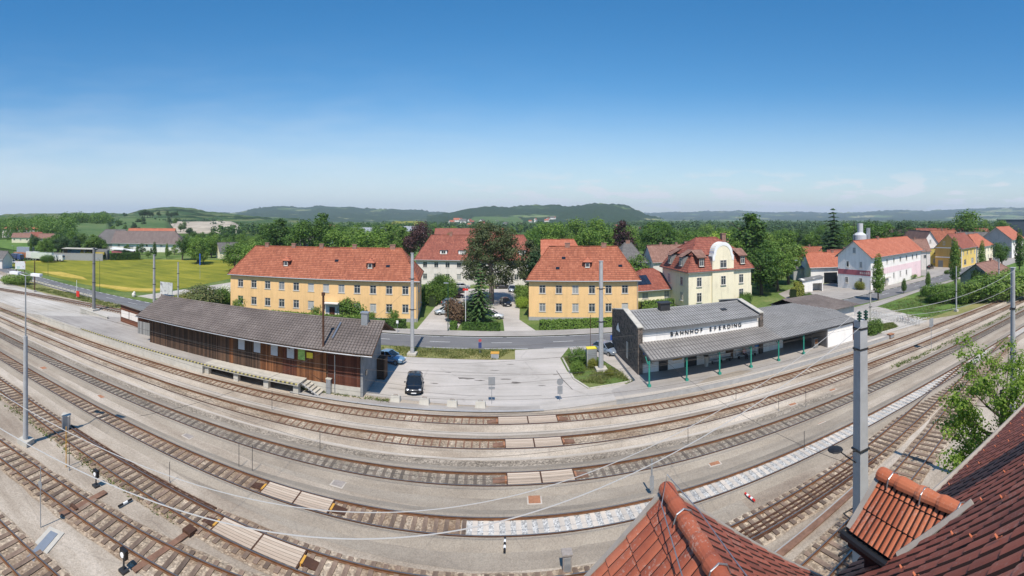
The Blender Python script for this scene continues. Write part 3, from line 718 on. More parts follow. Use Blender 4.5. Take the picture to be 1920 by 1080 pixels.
def track(label, pts, style, ball, bw=1.55, z=0.0, group='parallel tracks of the station yard', fill=None, rails=((-.75, 'rail'), (.75, 'rail')), railmat='rust', sp=.64):
    pts = [tuple(p) for p in pts]; mid = pts[len(pts) // 2]
    root = thing('railway_track', label, 'railway track', (mid[0], mid[1], 0), 0, group)
    ctr = resample(pts, 1.2)
    def off(k, o):
        d = (ctr[min(k + 1, len(ctr) - 1)] - ctr[max(k - 1, 0)]).normalized(); nrm = Vector((-d.y, d.x)); return ctr[k] + nrm * o
    mb = MB(); P = []
    for k in range(len(ctr)):
        w = bw + .18 * noise.noise(Vector((ctr[k].x * .5, ctr[k].y, 3)))
        for o, h in ((-w, .0), (-w + .25, .035), (w - .25, .035), (w, .0)):
            q = off(k, o); P.append((q.x - mid[0], q.y - mid[1], z + h + .008))
    mb.add(P, [(4 * k + j, 4 * k + 4 + j, 4 * k + 5 + j, 4 * k + 1 + j) for k in range(len(ctr) - 1) for j in range(3)])
    mb.build('ballast', ball, root)
    if fill:
        for sd in (-1, 1):
            mb = MB(); P = []
            for k in range(len(ctr)):
                w = bw + .75 + .12 * noise.noise(Vector((ctr[k].x * .4, ctr[k].y, 8)))
                for o, h in ((.835, .02), (.84, .185), (bw + .1, .18), (w, .004)):
                    q = off(k, sd * o); P.append((q.x - mid[0], q.y - mid[1], z + h))
            F = [(4 * k + j, 4 * k + 4 + j, 4 * k + 5 + j, 4 * k + 1 + j) for k in range(len(ctr) - 1) for j in range(3)]
            mb.add(P, F if sd < 0 else [q[::-1] for q in F]); mb.build('shoulder', fill, root)
    for o, nm in rails:
        mb = MB(); P = []; W = [(-.065, 0), (-.065, .015), (-.01, .03), (-.035, .12), (-.035, .15), (.035, .15), (.035, .12), (.01, .03), (.065, .015), (.065, 0)]
        for k in range(len(ctr)):
            d = (ctr[min(k + 1, len(ctr) - 1)] - ctr[max(k - 1, 0)]).normalized(); nrm = Vector((-d.y, d.x))
            for a, h in W:
                q = ctr[k] + nrm * (o + a); P.append((q.x - mid[0], q.y - mid[1], z + .075 + h))
        n = len(W)
        side = [(n * k + j, n * k + n + j, n * k + n + (j + 1) % n, n * k + (j + 1) % n) for k in range(len(ctr) - 1) for j in range(n)]
        tops = [q for i, q in enumerate(side) if i % n == 4]; rest = [q for i, q in enumerate(side) if i % n != 4]
        mb.add(P, rest, 0); mb.add(P, tops, 1)
        mb.build(nm, [mat[railmat], mat['rail_top']], root)
    S = resample(pts, sp); rng = random.Random(len(label))
    vis = []; rest = []
    for k, p in enumerate(S):
        st = style(p.x) if callable(style) else style
        if not st: continue
        if p.y < 1 or abs(math.atan2(p.x, p.y)) > 1.24: continue
        d = (S[min(k + 1, len(S) - 1)] - S[max(k - 1, 0)]); a = math.atan2(d.y, d.x) + PI / 2 + rng.uniform(-.02, .02)
        vis.append((p.length, p, a, st))
    vis.sort(key=lambda q: q[0])
    for _, p, a, st in vis[:100]:
        put('sleeper', SL[st], root, (p.x - mid[0] + rng.uniform(-.02, .02), p.y - mid[1], z + .045 + rng.uniform(-.012, .01)), (0, 0, a))
    mb = MB()
    for _, p, a, st in vis[100:]:
        me = SL[st]; mb.T = Matrix.Translation((p.x - mid[0], p.y - mid[1], z + .045)) @ Matrix.Rotation(a, 4, 'Z')
        w = {'wood': .13, 'short': .13, 'dark': .12, 'steel': .065, 'conc': .165}[st]
        hl_ = 1.25 if st == 'wood' else .72; mb.box(-hl_, hl_, -w, w, -.05, .03)
    if mb.v:
        mb.T = Matrix.Identity(4)
        st = vis[100:][0][3]
        tag(mb.build('sleeper', SL[st].materials[0], root), kind='stuff')
    return root
def fy(b, x0=-150, x1=150, n=60): return [(x0 + (x1 - x0) * i / n, b + f(x0 + (x1 - x0) * i / n)) for i in range(n + 1)]
track('rusty track with thin brown sleepers running nearest to the station building and goods shed', fy(38.62), 'steel', mat['ballast_brown'], .98, fill=mat['yard'])
track('rusty track with mostly buried sleepers, second out from the station building', fy(34.62), lambda x: 'steel' if (-20 < x < 1 and not -14 < x < -12) or x > 20 else None, mat['ballast_brown'], .95, fill=mat['yard'])
track('track in dark grey ballast with dark sleepers, third out from the station building', fy(29.95), 'dark', mat['ballast_grey'], 1.05, fill=mat['yard_dark'])
track('old timber sleeper track crossed by the small plank panels left of the white ballast', fy(25.3, -150, -2.8, 40), 'short', mat['ballast_brown'], 1.0, fill=mat['yard_dark'])
t4 = track('new track with pale concrete sleepers in white ballast curving past the tall concrete mast', fy(25.3, -2.8, 150, 50), 'conc', mat['ballast_white'], .98, fill=mat['yard_dark'])
T5 = [(-150, 10.6), (-100, 14.3)] + [(x, 20.8 + f(x)) for x in (-60, -45, -30, -15, 0)] + [(8, 21.1), (14, 21.6), (23, 22.5), (30, 23.8), (38, 25.4), (47, 27.0)]
track('brown timber track from the left foreground joining the white ballasted track at the leafy tree', smooth(T5), 'wood', mat['ballast_brown'], 1.4, .012)
track('track with widely spaced timber sleepers crossing the lower left corner behind the small round signal', smooth([(-150, -12), (-60, 7.2), (-32.4, 13.0), (-14.3, 16.6), (-4, 18.6), (4, 20.2)]), 'wood', mat['ballast_brown'], 1.45, .02, sp=.72)
track('dark timber sleeper track from under the roof corner to the leafy tree on the right', smooth([(-60, 2.0), (-22, 9.6), (-10, 12.2), (5, 15.2), (14.6, 17.1), (23.5, 18.9), (36, 22.0), (48, 25.2), (60, 27.4)]), 'wood', mat['ballast_brown'], 1.45, .03, sp=.72)
track('rusty overgrown siding bending between the pale goods yard and the road on the far left', smooth([(-150, 30), (-120, 38), (-102, 43.3), (-91.7, 47.4), (-79, 50.8), (-66.8, 53), (-52, 54.4)]), 'wood', mat['dirt'], 1.2, .01, None, sp=.7)
# guard rails and loose rails
def loose(label, b0, b1, x0, x1, fun, z=.1, n=3):
    r = thing('loose_rail', label, 'rail', ((x0 + x1) / 2, fun((x0 + x1) / 2), 0), 0)
    for k in range(n):
        mb = MB(); P = []
        for i in range(21):
            x = x0 + (x1 - x0) * i / 20; o = b0 + (b1 - b0) * k / max(1, n - 1); P.append((x - (x0 + x1) / 2, fun(x) + o - fun((x0 + x1) / 2), z))
        mb.tube(P, .06, 4); mb.build('rail_length', mat['rust_dark'], r)
loose('three dark spare rails lying together beside the timber track left of the long planks', .85, 1.25, -32, -16.9, lambda x: 20.8 + f(x) - .1)
loose('four dark rails bundled close together between the crossing rails left of the tall mast', -.55, .45, 11, 24, lambda x: 21.35 + .1 * (x - 14) , .12, 4)

# plank crossings
def crossing(label, x0, x1, b, fun=f, wedge='orangep'):
    xm = (x0 + x1) / 2; y = b + fun(xm); a = math.atan((fun(x1) - fun(x0)) / (x1 - x0))
    r = thing('plank_crossing', label, 'level crossing', (xm, y, 0), a, 'plank crossings laid between the rails')
    h = (x1 - x0) / 2
    for s0, s1 in ((-h, -.05), (.05, h)):
        mb = MB(); mb.box(s0, s1, -.66, .66, .05, .205); mb.build('plank_panel', mat['crossing'], r)
    for xx in (-h - .06, 0, h + .0): mb = MB(); mb.box(xx - .03, xx + .06, -.66, .66, .05, .215); mb.build('steel_edge', mat['rust_dark'], r)
    for sgn in (-1, 1):
        mb = MB(); x = sgn * (h + .12)
        mb.add([(x, -.3, .22), (x, .3, .22), (x + sgn * .9, .3, .08), (x + sgn * .9, -.3, .08), (x, -.3, .05), (x, .3, .05)], [(0, 3, 2, 1), (0, 1, 5, 4), (0, 4, 3), (1, 2, 5)])
        mb.build('end_ramp', mat['rust_dark' if wedge == 'orangep' else 'sleeper_steel'], r)
        mb = MB(); mb.box(x - .07, x + .07, -.3, .3, .05, .232); mb.build('ramp_stripe', mat[wedge], r)
crossing('small tan plank crossing on the track nearest the parking lot', -1.2, 4.0, 38.62, wedge='grate')
crossing('tan plank crossing on the second track from the parking lot', -.5, 4.0, 34.62, wedge='grate')
crossing('tan plank crossing on the dark ballasted middle track', -.3, 4.3, 29.95, wedge='grate')
crossing('long tan plank crossing with yellow ended ramps left of the white ballast', -15.5, -10.9, 25.3)
crossing('long tan plank crossing with yellow ended ramps at the bottom of the picture', -15.9, -10.6, 20.8)

# manhole covers
def cover(px, py, label, s=.45, m='grate', z=0.012):
    x, y = G(px, py)
    r = thing('manhole_cover', label, 'manhole cover', (x, y, 0), random.uniform(-.1, .1), 'square manhole covers between the tracks')
    mb = MB(); mb.box(-s - .1, s + .1, -s - .1, s + .1, 0, z + .01); mb.build('cover_frame', mat['yard_pale'], r)
    mb = MB(); mb.box(-s, s, -s, s, 0, z + .022); mb.build('cover_plate', mat[m], r)
random.seed(3)
for px, py, w, m in ((635, 906, 'directly left of the small shadow below the middle track', 'grate_grey'), (1002, 937, 'just below the plank crossing of the middle track', 'grate'), (1338, 867, 'between the tracks, right of the roof peak', 'grate'),
                  (1558, 730, 'small, beyond the middle track and left of the tall mast', 'grate'), (1535, 790, 'nearest on the left of the tall concrete mast', 'grate'), (355, 817, 'pale, below the dark track at the left', 'grate_grey'),
                  (192, 743, 'orange, left of centre between the left tracks', 'grate'), (82, 690, 'small, near the lamp mast on the left', 'grate'), (1484, 757, 'beyond the dark track under the second wire', 'grate')):
    cover(px, py, 'square rusty manhole cover ' + w, .38, m)
# ---------------------------------------------------------------- buildings
_win = {}
def window(parent, x, y, z, w, h, face='front', style='plain', D=0, Ln=0):
    """A framed window lying on a wall; face says which wall of the house."""
    k = (round(w, 2), round(h, 2), style)
    if k not in _win:
        mb = MB(); t = .09
        mb.box(-w / 2, w / 2, -.06, .02, -h / 2, -h / 2 + t); mb.box(-w / 2, w / 2, -.06, .02, h / 2 - t, h / 2)
        mb.box(-w / 2, -w / 2 + t, -.06, .02, -h / 2 + t, h / 2 - t); mb.box(w / 2 - t, w / 2, -.06, .02, -h / 2 + t, h / 2 - t)
        if w > .8 and style != 'single': mb.box(-.035, .035, -.05, .02, -h / 2 + t, h / 2 - t)
        if h > 1.3 and style != 'single': mb.box(-w / 2 + t, -.035 if w > .8 else w / 2 - t, -.045, .02, h * .18, h * .18 + .05); mb.box(.035, w / 2 - t, -.045, .02, h * .18, h * .18 + .05) if w > .8 else None
        mb.box(-w / 2 - .08, w / 2 + .08, -.22, .02, -h / 2 - .07, -h / 2)
        g = MB(); g.box(-w / 2 + t, w / 2 - t, -.02, .01, -h / 2 + t, h / 2 - t)
        _win[k] = (mb.mesh('window', mat['frame']), g.mesh('pane', mat['glass']))
    a, b = _win[k]
    rot = {'front': 0, 'back': PI, 'left': -PI / 2, 'right': PI / 2}[face]
    loc = {'front': (x, 0 if D == 0 else REV - .02, z), 'back': (x, D, z), 'left': (0, y, z), 'right': (Ln, y, z)}[face]
    o = put('window', a, parent, loc, (0, 0, rot))
    put('pane', b, o)
    return o
def roof_mesh(Ln, D, ze, zr, hl, hr, oh, og, th=.16):
    """Gable (h<=0) or hip roof with UVs in metres and a visible edge board."""
    s = (zr - ze) / (D / 2); z0 = ze - oh * s
    x0, x1 = -og, Ln + og; y0, y1 = -oh, D + oh
    r0 = hl if hl > 0 else x0; r1 = Ln - hr if hr > 0 else x1
    e = [(x0, y0, z0), (x1, y0, z0), (x1, y1, z0), (x0, y1, z0)]; r = [(r0, D / 2, zr), (r1, D / 2, zr)]
    mb = MB(); sl = math.hypot(D / 2 + oh, zr - z0)
    P = e + r
    up = [(p[0], p[1], p[2] + th) for p in P]; lo = P
    mb.add(up, [(0, 1, 5, 4)], 0, [[(x0, 0), (x1, 0), (r1, sl), (r0, sl)]])
    mb.add(up, [(2, 3, 4, 5)], 0, [[(x1, 0), (x0, 0), (r0, sl), (r1, sl)]])
    if hl > 0:
        q = math.hypot(hl + og, zr - z0); mb.add(up, [(3, 0, 4)], 0, [[(-D - oh, 0), (oh, 0), (-D / 2, q)]])
    if hr > 0:
        q = math.hypot(hr + og, zr - z0); mb.add(up, [(1, 2, 5)], 0, [[(-oh, 0), (D + oh, 0), (D / 2, q)]])
    mb.add(lo, [(4, 5, 1, 0), (5, 4, 3, 2)] + ([(4, 0, 3)] if hl > 0 else []) + ([(5, 2, 1)] if hr > 0 else []), 1)
    A = [(lo[i], up[i]) for i in range(6)]
    edges = [(0, 1), (2, 3)] + ([(3, 0)] if hl > 0 else [(3, 4), (4, 0)]) + ([(1, 2)] if hr > 0 else [(1, 5), (5, 2)])
    for i, j in edges: mb.poly([A[i][0], A[j][0], A[j][1], A[i][1]], 1)
    # ridge and hip caps
    cap = [(r0, r1)]
    mb.tube([(r0, D / 2, zr + th), (r1, D / 2, zr + th)], .13, 6, 2)
    if hl > 0:
        for yy, c in ((y0, 0), (y1, 3)): mb.tube([(e[c][0], e[c][1], z0 + th), (r0, D / 2, zr + th)], .11, 6, 2)
    if hr > 0:
        for c in (1, 2): mb.tube([(e[c][0], e[c][1], z0 + th), (r1, D / 2, zr + th)], .11, 6, 2)
    return mb
REV = .16
def wallbox(Ln, D, ze, wins):
    """A wall block whose front has real window openings with reveals."""
    mb = MB()
    p = [(0, 0, -.3), (Ln, 0, -.3), (Ln, D, -.3), (0, D, -.3), (0, 0, ze), (Ln, 0, ze), (Ln, D, ze), (0, D, ze)]
    mb.add(p, [(4, 5, 6, 7), (1, 2, 6, 5), (2, 3, 7, 6), (3, 0, 4, 7)])
    W = [(x - w / 2, x + w / 2, z - h / 2, z + h / 2) for x, z, w, h in wins if x - w / 2 > .05 and x + w / 2 < Ln - .05 and z + h / 2 < ze - .02]
    xs = sorted({0, Ln} | {round(a, 4) for w in W for a in w[:2]}); zs = sorted({-.3, ze} | {round(a, 4) for w in W for a in w[2:]})
    for a, b in zip(xs, xs[1:]):
        for c, d in zip(zs, zs[1:]):
            mx, mz = (a + b) / 2, (c + d) / 2
            if any(w[0] < mx < w[1] and w[2] < mz < w[3] for w in W): continue
            mb.poly([(a, 0, c), (b, 0, c), (b, 0, d), (a, 0, d)])
    for a, b, c, d in W:
        mb.add([(a, 0, c), (b, 0, c), (b, 0, d), (a, 0, d), (a, REV, c), (b, REV, c), (b, REV, d), (a, REV, d)], [(0, 4, 5, 1), (1, 5, 6, 2), (2, 6, 7, 3), (3, 7, 4, 0)])
    return mb
def house(label, x, y, ang, Ln, D, ze, zr, wall, roof, hl=0, hr=0, oh=.5, og=.3, front=(), left=(), right=(), back=(), chim=(), cat='house', name='house', group=None, plinth=None, gutter=True, edge='fascia', style='plain'):
    h = thing(name, ' '.join(label.split()[:16]), cat, (x, y, 0), R(ang), group)
    mb = wallbox(Ln, D, ze, front)
    s = (zr - ze)
    if hl <= 0: mb.add([(0, 0, ze), (0, D, ze), (0, D / 2, zr)], [(0, 2, 1)])
    if hr <= 0: mb.add([(Ln, 0, ze), (Ln, D, ze), (Ln, D / 2, zr)], [(0, 1, 2)])
    mb.build('wall', mat[wall], h)
    if plinth:
        mb = MB(); mb.box(-.04, Ln + .04, -.04, D + .04, -.3, .6); mb.build('plinth', mat[plinth], h)
    ro = roof_mesh(Ln, D, ze, zr, hl, hr, oh, og).build('roof', [mat[roof], mat[edge], mat[roof]], h)
    if gutter:
        mb = MB(); zg = ze - oh * (zr - ze) / (D / 2) + .1
        mb.tube([(-og, -oh - .07, zg), (Ln + og, -oh - .07, zg)], .08, 6); mb.tube([(Ln - .15, -.1, zg - .1), (Ln - .15, -.1, .1)], .05, 6)
        mb.build('gutter', mat['tin'], h)
    for (wx, wz, w, hh) in front: window(h, wx, 0, wz, w, hh, 'front', style, 1 if (wx - w / 2 > .05 and wx + w / 2 < Ln - .05 and wz + hh / 2 < ze - .02) else 0)
    for (wy, wz, w, hh) in left: window(h, 0, wy, wz, w, hh, 'left', style)
    for (wy, wz, w, hh) in right: window(h, 0, wy, wz, w, hh, 'right', style, 0, Ln)
    for (cx, cy, cw) in chim:
        zz = zr - abs(cy - D / 2) * (zr - ze) / (D / 2)
        mb = MB(); mb.box(cx - cw / 2, cx + cw / 2, cy - .3, cy + .3, zz - .4, zr + .75); mb.box(cx - cw / 2 - .06, cx + cw / 2 + .06, cy - .36, cy + .36, zr + .75, zr + .87)
        mb.build('chimney', mat['rust_chimney'], ro)
    return h, ro
def brick_mat():
    m, t, b = nt('brick_chimney'); c_ = t.nodes.new('ShaderNodeTexCoord'); s = t.nodes.new('ShaderNodeSeparateXYZ'); L(t, c_.outputs['Object'], s.inputs[0])
    cb = t.nodes.new('ShaderNodeCombineXYZ'); L(t, mathn(t, 'ADD', s.outputs[0], s.outputs[1]), cb.inputs[0]); L(t, s.outputs[2], cb.inputs[1])
    br = t.nodes.new('ShaderNodeTexBrick'); L(t, cb.outputs[0], br.inputs[0]); br.inputs['Scale'].default_value = 1; br.inputs['Brick Width'].default_value = .25; br.inputs['Row Height'].default_value = .08; br.inputs['Mortar Size'].default_value = .009
    br.inputs['Color1'].default_value = (.33, .13, .08, 1); br.inputs['Color2'].default_value = (.22, .09, .06, 1); br.inputs['Mortar'].default_value = (.34, .31, .28, 1)
    L(t, mixc(t, .4, br.outputs[0], ramp(t, tnoise(t, coords(t, 'Object'), 2, 6, .7), [(.35, (.10, .07, .06)), (.65, (.38, .20, .14))])), b.inputs['Base Color']); b.inputs['Roughness'].default_value = .9
    bump(t, b, br.outputs[1], -.4, .01); return m
mat['rust_chimney'] = brick_mat()
def row(n, x0, x1, z, w, hh): return [(x0 + (x1 - x0) * i / max(1, n - 1), z, w, hh) for i in range(n)]
def dormer(ro, x, y, z, w=1.5, d=2.2, h=1.25, roof='tile_bright', wallm='tile_red', win=(.75, .8), parent=None):
    """Small peaked dormer at house-local (x, y, z) facing front."""
    mb = MB(); mb.add([(x - w / 2, y, z), (x + w / 2, y, z), (x + w / 2, y + d, z + .2), (x - w / 2, y + d, z + .2), (x - w / 2, y, z + h), (x + w / 2, y, z + h), (x + w / 2, y + d, z + h), (x - w / 2, y + d, z + h)], [(0, 1, 5, 4), (1, 2, 6, 5), (3, 0, 4, 7)])
    o = mb.build('dormer', mat[wallm], ro)
    mb = MB(); zt = z + h; ov = .22; r = zt + .75
    mb.add([(x - w / 2 - ov, y - ov, zt - .05), (x + w / 2 + ov, y - ov, zt - .05), (x + w / 2 + ov, y + d + .4, zt - .05), (x - w / 2 - ov, y + d + .4, zt - .05), (x, y + .55, r), (x, y + d + 1.0, r)],
           [(0, 1, 4), (1, 2, 5, 4), (3, 0, 4, 5)], 0, [[(0, 0), (w, 0), (w / 2, 1)], [(0, 0), (d, 0), (d, 1.2), (0, 1.2)], [(0, 0), (d, 0), (d, 1.2), (0, 1.2)]])
    mb.build('dormer_roof', mat[roof], o)
    wd = window(o, x, 0, z + h * .55, win[0], win[1]); wd.location = (x, y - .01, z + h * .5)
    return o
def roofz(y, ze, zr, D): return ze + (zr - ze) * (1 - abs(y - D / 2) / (D / 2)) + .16

# --- the two long yellow houses and the white one behind
HLa = math.degrees(math.atan2(74.3 - 68.8, -16.3 + 51.6))
wins = row(12, 2.2, 33.6, 5.5, 1.15, 1.5) + row(12, 2.2, 33.6, 2.3, 1.15, 1.5)
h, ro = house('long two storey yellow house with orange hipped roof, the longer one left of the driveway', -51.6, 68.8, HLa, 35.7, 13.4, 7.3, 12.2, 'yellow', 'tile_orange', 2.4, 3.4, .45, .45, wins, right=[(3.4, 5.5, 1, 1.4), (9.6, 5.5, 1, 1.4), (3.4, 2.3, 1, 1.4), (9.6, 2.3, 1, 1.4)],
              chim=[(5, 6.7, .8), (10.8, 6.7, .8), (16.6, 6.7, .8), (23.2, 6.7, .8), (30.6, 6.7, 1.0)], plinth='conc_grey')
for x in (10.8, 27.0): dormer(ro, x, 2.1, roofz(2.1, 7.3, 12.2, 13.4) - .1, 1.3, 2.0, 1.1)
for x, y in ((20.4, 3.6), (30.2, 2.6)):
    mb = MB(); zz = roofz(y, 7.3, 12.2, 13.4); mb.T = Matrix.Translation((x, y, zz)) @ Matrix.Rotation(.63, 4, 'X'); mb.box(-.35, .35, -.3, .3, -.05, .08); mb.build('skylight', mat['carglass'], ro)
mb = MB(); mb.box(19.2, 21.8, -.14, 0, .2, 2.9); mb.box(19.2, 21.8, -1.3, -.14, 2.9, 3.05)
mb.build('porch', mat['offwhite'], h)
mb = MB(); mb.box(20, 21, -.2, -.14, .1, 2.2); mb.build('door', mat['wood_red'], h)
HRa = math.degrees(math.atan2(74.5 - 77.6, 22.1 - 3.0))
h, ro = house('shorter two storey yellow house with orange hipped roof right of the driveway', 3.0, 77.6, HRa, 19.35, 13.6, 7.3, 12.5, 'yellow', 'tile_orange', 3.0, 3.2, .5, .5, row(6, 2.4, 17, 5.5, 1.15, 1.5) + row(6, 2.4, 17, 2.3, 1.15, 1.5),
              left=[(3.4, 5.5, 1, 1.4), (9.6, 5.5, 1, 1.4), (3.4, 2.3, 1, 1.4)], chim=[(6.6, 6.8, .95), (13.6, 6.8, .95)], plinth='conc_grey')
dormer(ro, 10.4, 2.2, roofz(2.2, 7.3, 12.5, 13.6) - .1, 1.4, 2.0, 1.1)
for x, y in ((5.0, 2.0), (16.4, 2.5), (6.0, 4.2)):
    mb = MB(); zz = roofz(y, 7.3, 12.5, 13.6); mb.T = Matrix.Translation((x, y, zz)) @ Matrix.Rotation(.65, 4, 'X'); mb.box(-.35, .35, -.3, .3, -.05, .08); mb.build('skylight', mat['carglass'], ro)
h, ro = house('white apartment house with red hipped roof and white dormers behind the big dark tree', -26.2, 117.5, 1.5, 33, 11.5, 7.2, 13.2, 'offwhite', 'tile_red', 3.4, 3.4, .6, .5, row(10, 2.5, 30.5, 5.4, 1.2, 1.5) + row(10, 2.5, 30.5, 2.2, 1.2, 1.5),
              chim=[(9, 5.7, .8), (20, 5.7, .8)])
for x in (7.5, 12.6, 25, 29): dormer(ro, x, .9, roofz(.9, 7.2, 13.2, 11.5) - .1, 1.9, 2.2, 1.2, 'tile_red', 'whitep', (1.2, .9))
house('white house wall glimpsed between the trees right of the dark tree, red roof', 8, 118, -4, 12, 10, 7, 12, 'white', 'tile_bright', 0, 3, .5, .3, row(4, 1.5, 10.5, 5.3, 1, 1.3) + row(4, 1.5, 10.5, 2.3, 1, 1.3))

# --- cream villa with mansard roof
va = math.degrees(math.atan2(1.2, 14.9))
vx, vy, vL, vD = 34.0, 79.6, 15.2, 12.5
v = thing('villa', 'cream villa with steep red mansard roof, curved white gable and dormers', 'villa', (vx, vy, 0), R(va))
mb = MB(); mb.box(0, vL, 0, vD, -.3, 7.5); mb.build('wall', mat['cream'], v)
mb = MB()
def ring(o, z): return [(-o, -o, z), (vL + o, -o, z), (vL + o, vD + o, z), (-o, vD + o, z)]
A, B_ = ring(.55, 7.35), ring(-1.5, 10.6); Cc = ring(-1.15, 10.55)
for i in range(4):
    j = (i + 1) % 4; w = (Vector(A[i]) - Vector(A[j])).length; q = 3.9
    mb.add([A[i], A[j], B_[j], B_[i]], [(0, 1, 2, 3)], 0, [[(0, 0), (w, 0), (w - 2, q), (2, q)]])
    mb.poly([A[j], A[i], (A[i][0], A[i][1], 7.2), (A[j][0], A[j][1], 7.2)], 1)
rA, rB = (5.2, vD / 2, 13.9), (vL - 5.2, vD / 2, 13.9)
for pts, w in (((Cc[0], Cc[1], rB, rA), 12), ((Cc[2], Cc[3], rA, rB), 12), ((Cc[1], Cc[2], rB), 10), ((Cc[3], Cc[0], rA), 10)):
    mb.add(pts, [tuple(range(len(pts)))], 0, [[(0, 0), (w, 0), (w * .65, 5), (w * .35, 5)][:len(pts)]])
mb.poly([A[3], A[2], A[1], A[0]], 1)
for a, b in ((A[0], B_[0]), (A[1], B_[1]), (Cc[0], rA), (Cc[1], rB), (Cc[3], rA), (Cc[2], rB), (rA, rB)): mb.tube([a, b], .13, 6, 0)
ro = mb.build('roof', [mat['tile_red'], mat['fascia']], v)
for wx in (2.4, 7.9, 12.6):
    for wz in (5.3, 2.2): window(v, wx, 0, wz, 1.15, 1.9)
for wy in (3, 9):
    for wz in (5.3, 2.2): window(v, 0, wy, wz, 1.1, 1.7, 'left')
gx = 7.9; pts = [(gx - 2.6, 0), (gx + 2.6, 0), (gx + 2.6, 10.3)] + [(gx + 2.25 * math.cos(a), 10.9 + 2.3 * math.sin(a)) for a in [PI * k / 14 for k in range(15)]] + [(gx - 2.6, 10.3)]
mb = MB(); mb.extrude_y(pts, -.35, 1.4); mb.build('curved_gable', mat['cream'], v)
mb = MB()
arc = [(gx + 2.25 * math.cos(PI * k / 16), 10.9 + 2.3 * math.sin(PI * k / 16)) for k in range(17)]
arc = [(gx + 2.6, 9.4), (gx + 2.6, 10.3)] + arc + [(gx - 2.6, 10.3), (gx - 2.6, 9.4)]
for (a, b), (c, dd) in zip(arc, arc[1:]):
    ci = lambda q, z: (gx + (q - gx) * .78, 9.6 + (z - 9.6) * .8)
    (a2, b2), (c2, d2) = ci(a, b), ci(c, dd)
    P = [(a, -.42, b), (c, -.42, dd), (c2, -.42, d2), (a2, -.42, b2)]; Q = [(p[0], 1.45 if k < 2 else -.3, p[2]) for k, p in enumerate(P)]
    mb.add(P + Q, [(0, 1, 2, 3), (0, 4, 5, 1), (3, 2, 6, 7)])
mb.build('gable_trim', mat['whitep'], v)
o = window(v, gx, 0, 8.7, 1.6, 1.6); o.location.y = -.37
o = window(v, gx, 0, 5.3, 1.2, 1.9); o.location.y = -.37
for dx in (2.9, 12.9):
    mb = MB(); mb.box(dx - .75, dx + .75, -.1, 2.2, 8.1, 10.3); dd = mb.build('dormer', mat['tile_red'], ro)
    mb = MB(); mb.add([(dx - 1.1, -.45, 10.2), (dx + 1.1, -.45, 10.2), (dx + 1.3, 2.2, 11.6), (dx - 1.3, 2.2, 11.6), (dx - 1.1, -.45, 10.05), (dx + 1.1, -.45, 10.05)], [(0, 1, 2, 3), (4, 5, 1, 0)], 0, [[(0, 0), (2, 0), (2, 3), (0, 3)], [(0, 0), (2, 0), (2, .1), (0, .1)]]); mb.build('dormer_roof', mat['tile_brown'], dd)
    w_ = window(dd, dx, 0, 9.2, 1.0, 1.5); w_.location.y = -.11
for dy in (3.2, 8.6):
    mb = MB(); mb.box(-.1, 2.2, dy - .75, dy + .75, 8.1, 10.3); dd = mb.build('dormer', mat['fascia'], ro)
    mb = MB(); mb.add([(-.45, dy + 1.1, 10.2), (-.45, dy - 1.1, 10.2), (2.2, dy - 1.3, 11.6), (2.2, dy + 1.3, 11.6)], [(0, 1, 2, 3)], 0, [[(0, 0), (2, 0), (2, 3), (0, 3)]]); mb.build('dormer_roof', mat['tile_brown'], dd)
    w_ = window(dd, 0, dy, 9.2, 1.0, 1.5, 'left'); w_.location.x = -.11
mb = MB(); mb.box(11.6, 12.6, 6, 6.8, 11.5, 14.6); mb.box(11.5, 12.7, 5.9, 6.9, 14.6, 14.75); mb.build('chimney', mat['rust_chimney'], ro)
mb = MB(); mb.box(vL, vL + 2.0, 2.5, 6, 0, 3.1); mb.build('side_annex', mat['cream'], v)
mb = MB(); mb.box(vL, vL + 1.6, 2.7, 5.8, 3.1, 5.9); b_ = mb.build('veranda', mat['posterb'], v)
mb = MB(); mb.add([(vL - .1, 2.3, 7.3), (vL + 2.0, 2.3, 5.9), (vL + 2.0, 6.2, 5.9), (vL - .1, 6.2, 7.3)], [(0, 1, 2, 3), (0, 3, 2, 1)], 0); mb.build('veranda_roof', mat['tile_red'], v)
w_ = window(b_, vL + .8, 0, 4.7, 1.2, 1.5); w_.location.y = 2.69

# --- low house with solar panels, houses behind
h, ro = house('low house with red hipped roof carrying solar panels between the yellow house and the villa', 24.5, 87, 6, 12.5, 12, 3.3, 6.6, 'cream', 'tile_red', 5, 5, .8, .6, [(3, 1.9, 1.4, 1.3), (8, 1.6, 1.2, 2)])
for (ux, uy, w, hh) in ((1.3, .9, 3.6, 3.4), (8.6, 1.2, 3.0, 2.8)):
    mb = MB(); s = math.atan(3.3 / 6); mb.T = Matrix.Translation((ux, uy, roofz(uy, 3.3, 6.6, 12) + .05)) @ Matrix.Rotation(s, 4, 'X')
    for i in range(3):
        for j in range(2): mb.box(i * w / 3, i * w / 3 + w / 3 - .06, j * hh / 2, j * hh / 2 + hh / 2 - .06, .03, .08)
    mb.build('solar_panel', mat['solar'], ro)
house('grey roofed house half hidden behind the round green tree', 29, 116, 8, 8, 9, 6.2, 11, 'offwhite', 'tile_grey', 3.5, 2.5, .5, .4, row(3, 1.5, 6.5, 4.8, 1, 1.2), chim=[(4.4, 4.5, 1.3)])
house('long beige house with brownish red roof behind the villa, left part', 38.5, 115, 3, 12, 9, 6.0, 10.2, 'offwhite', 'tile_brown', 0, 0, .4, .3, [(9.6, 4.6, 1.3, 1.3)], chim=[(4, 4.5, .7), (9, 4.5, .7)])
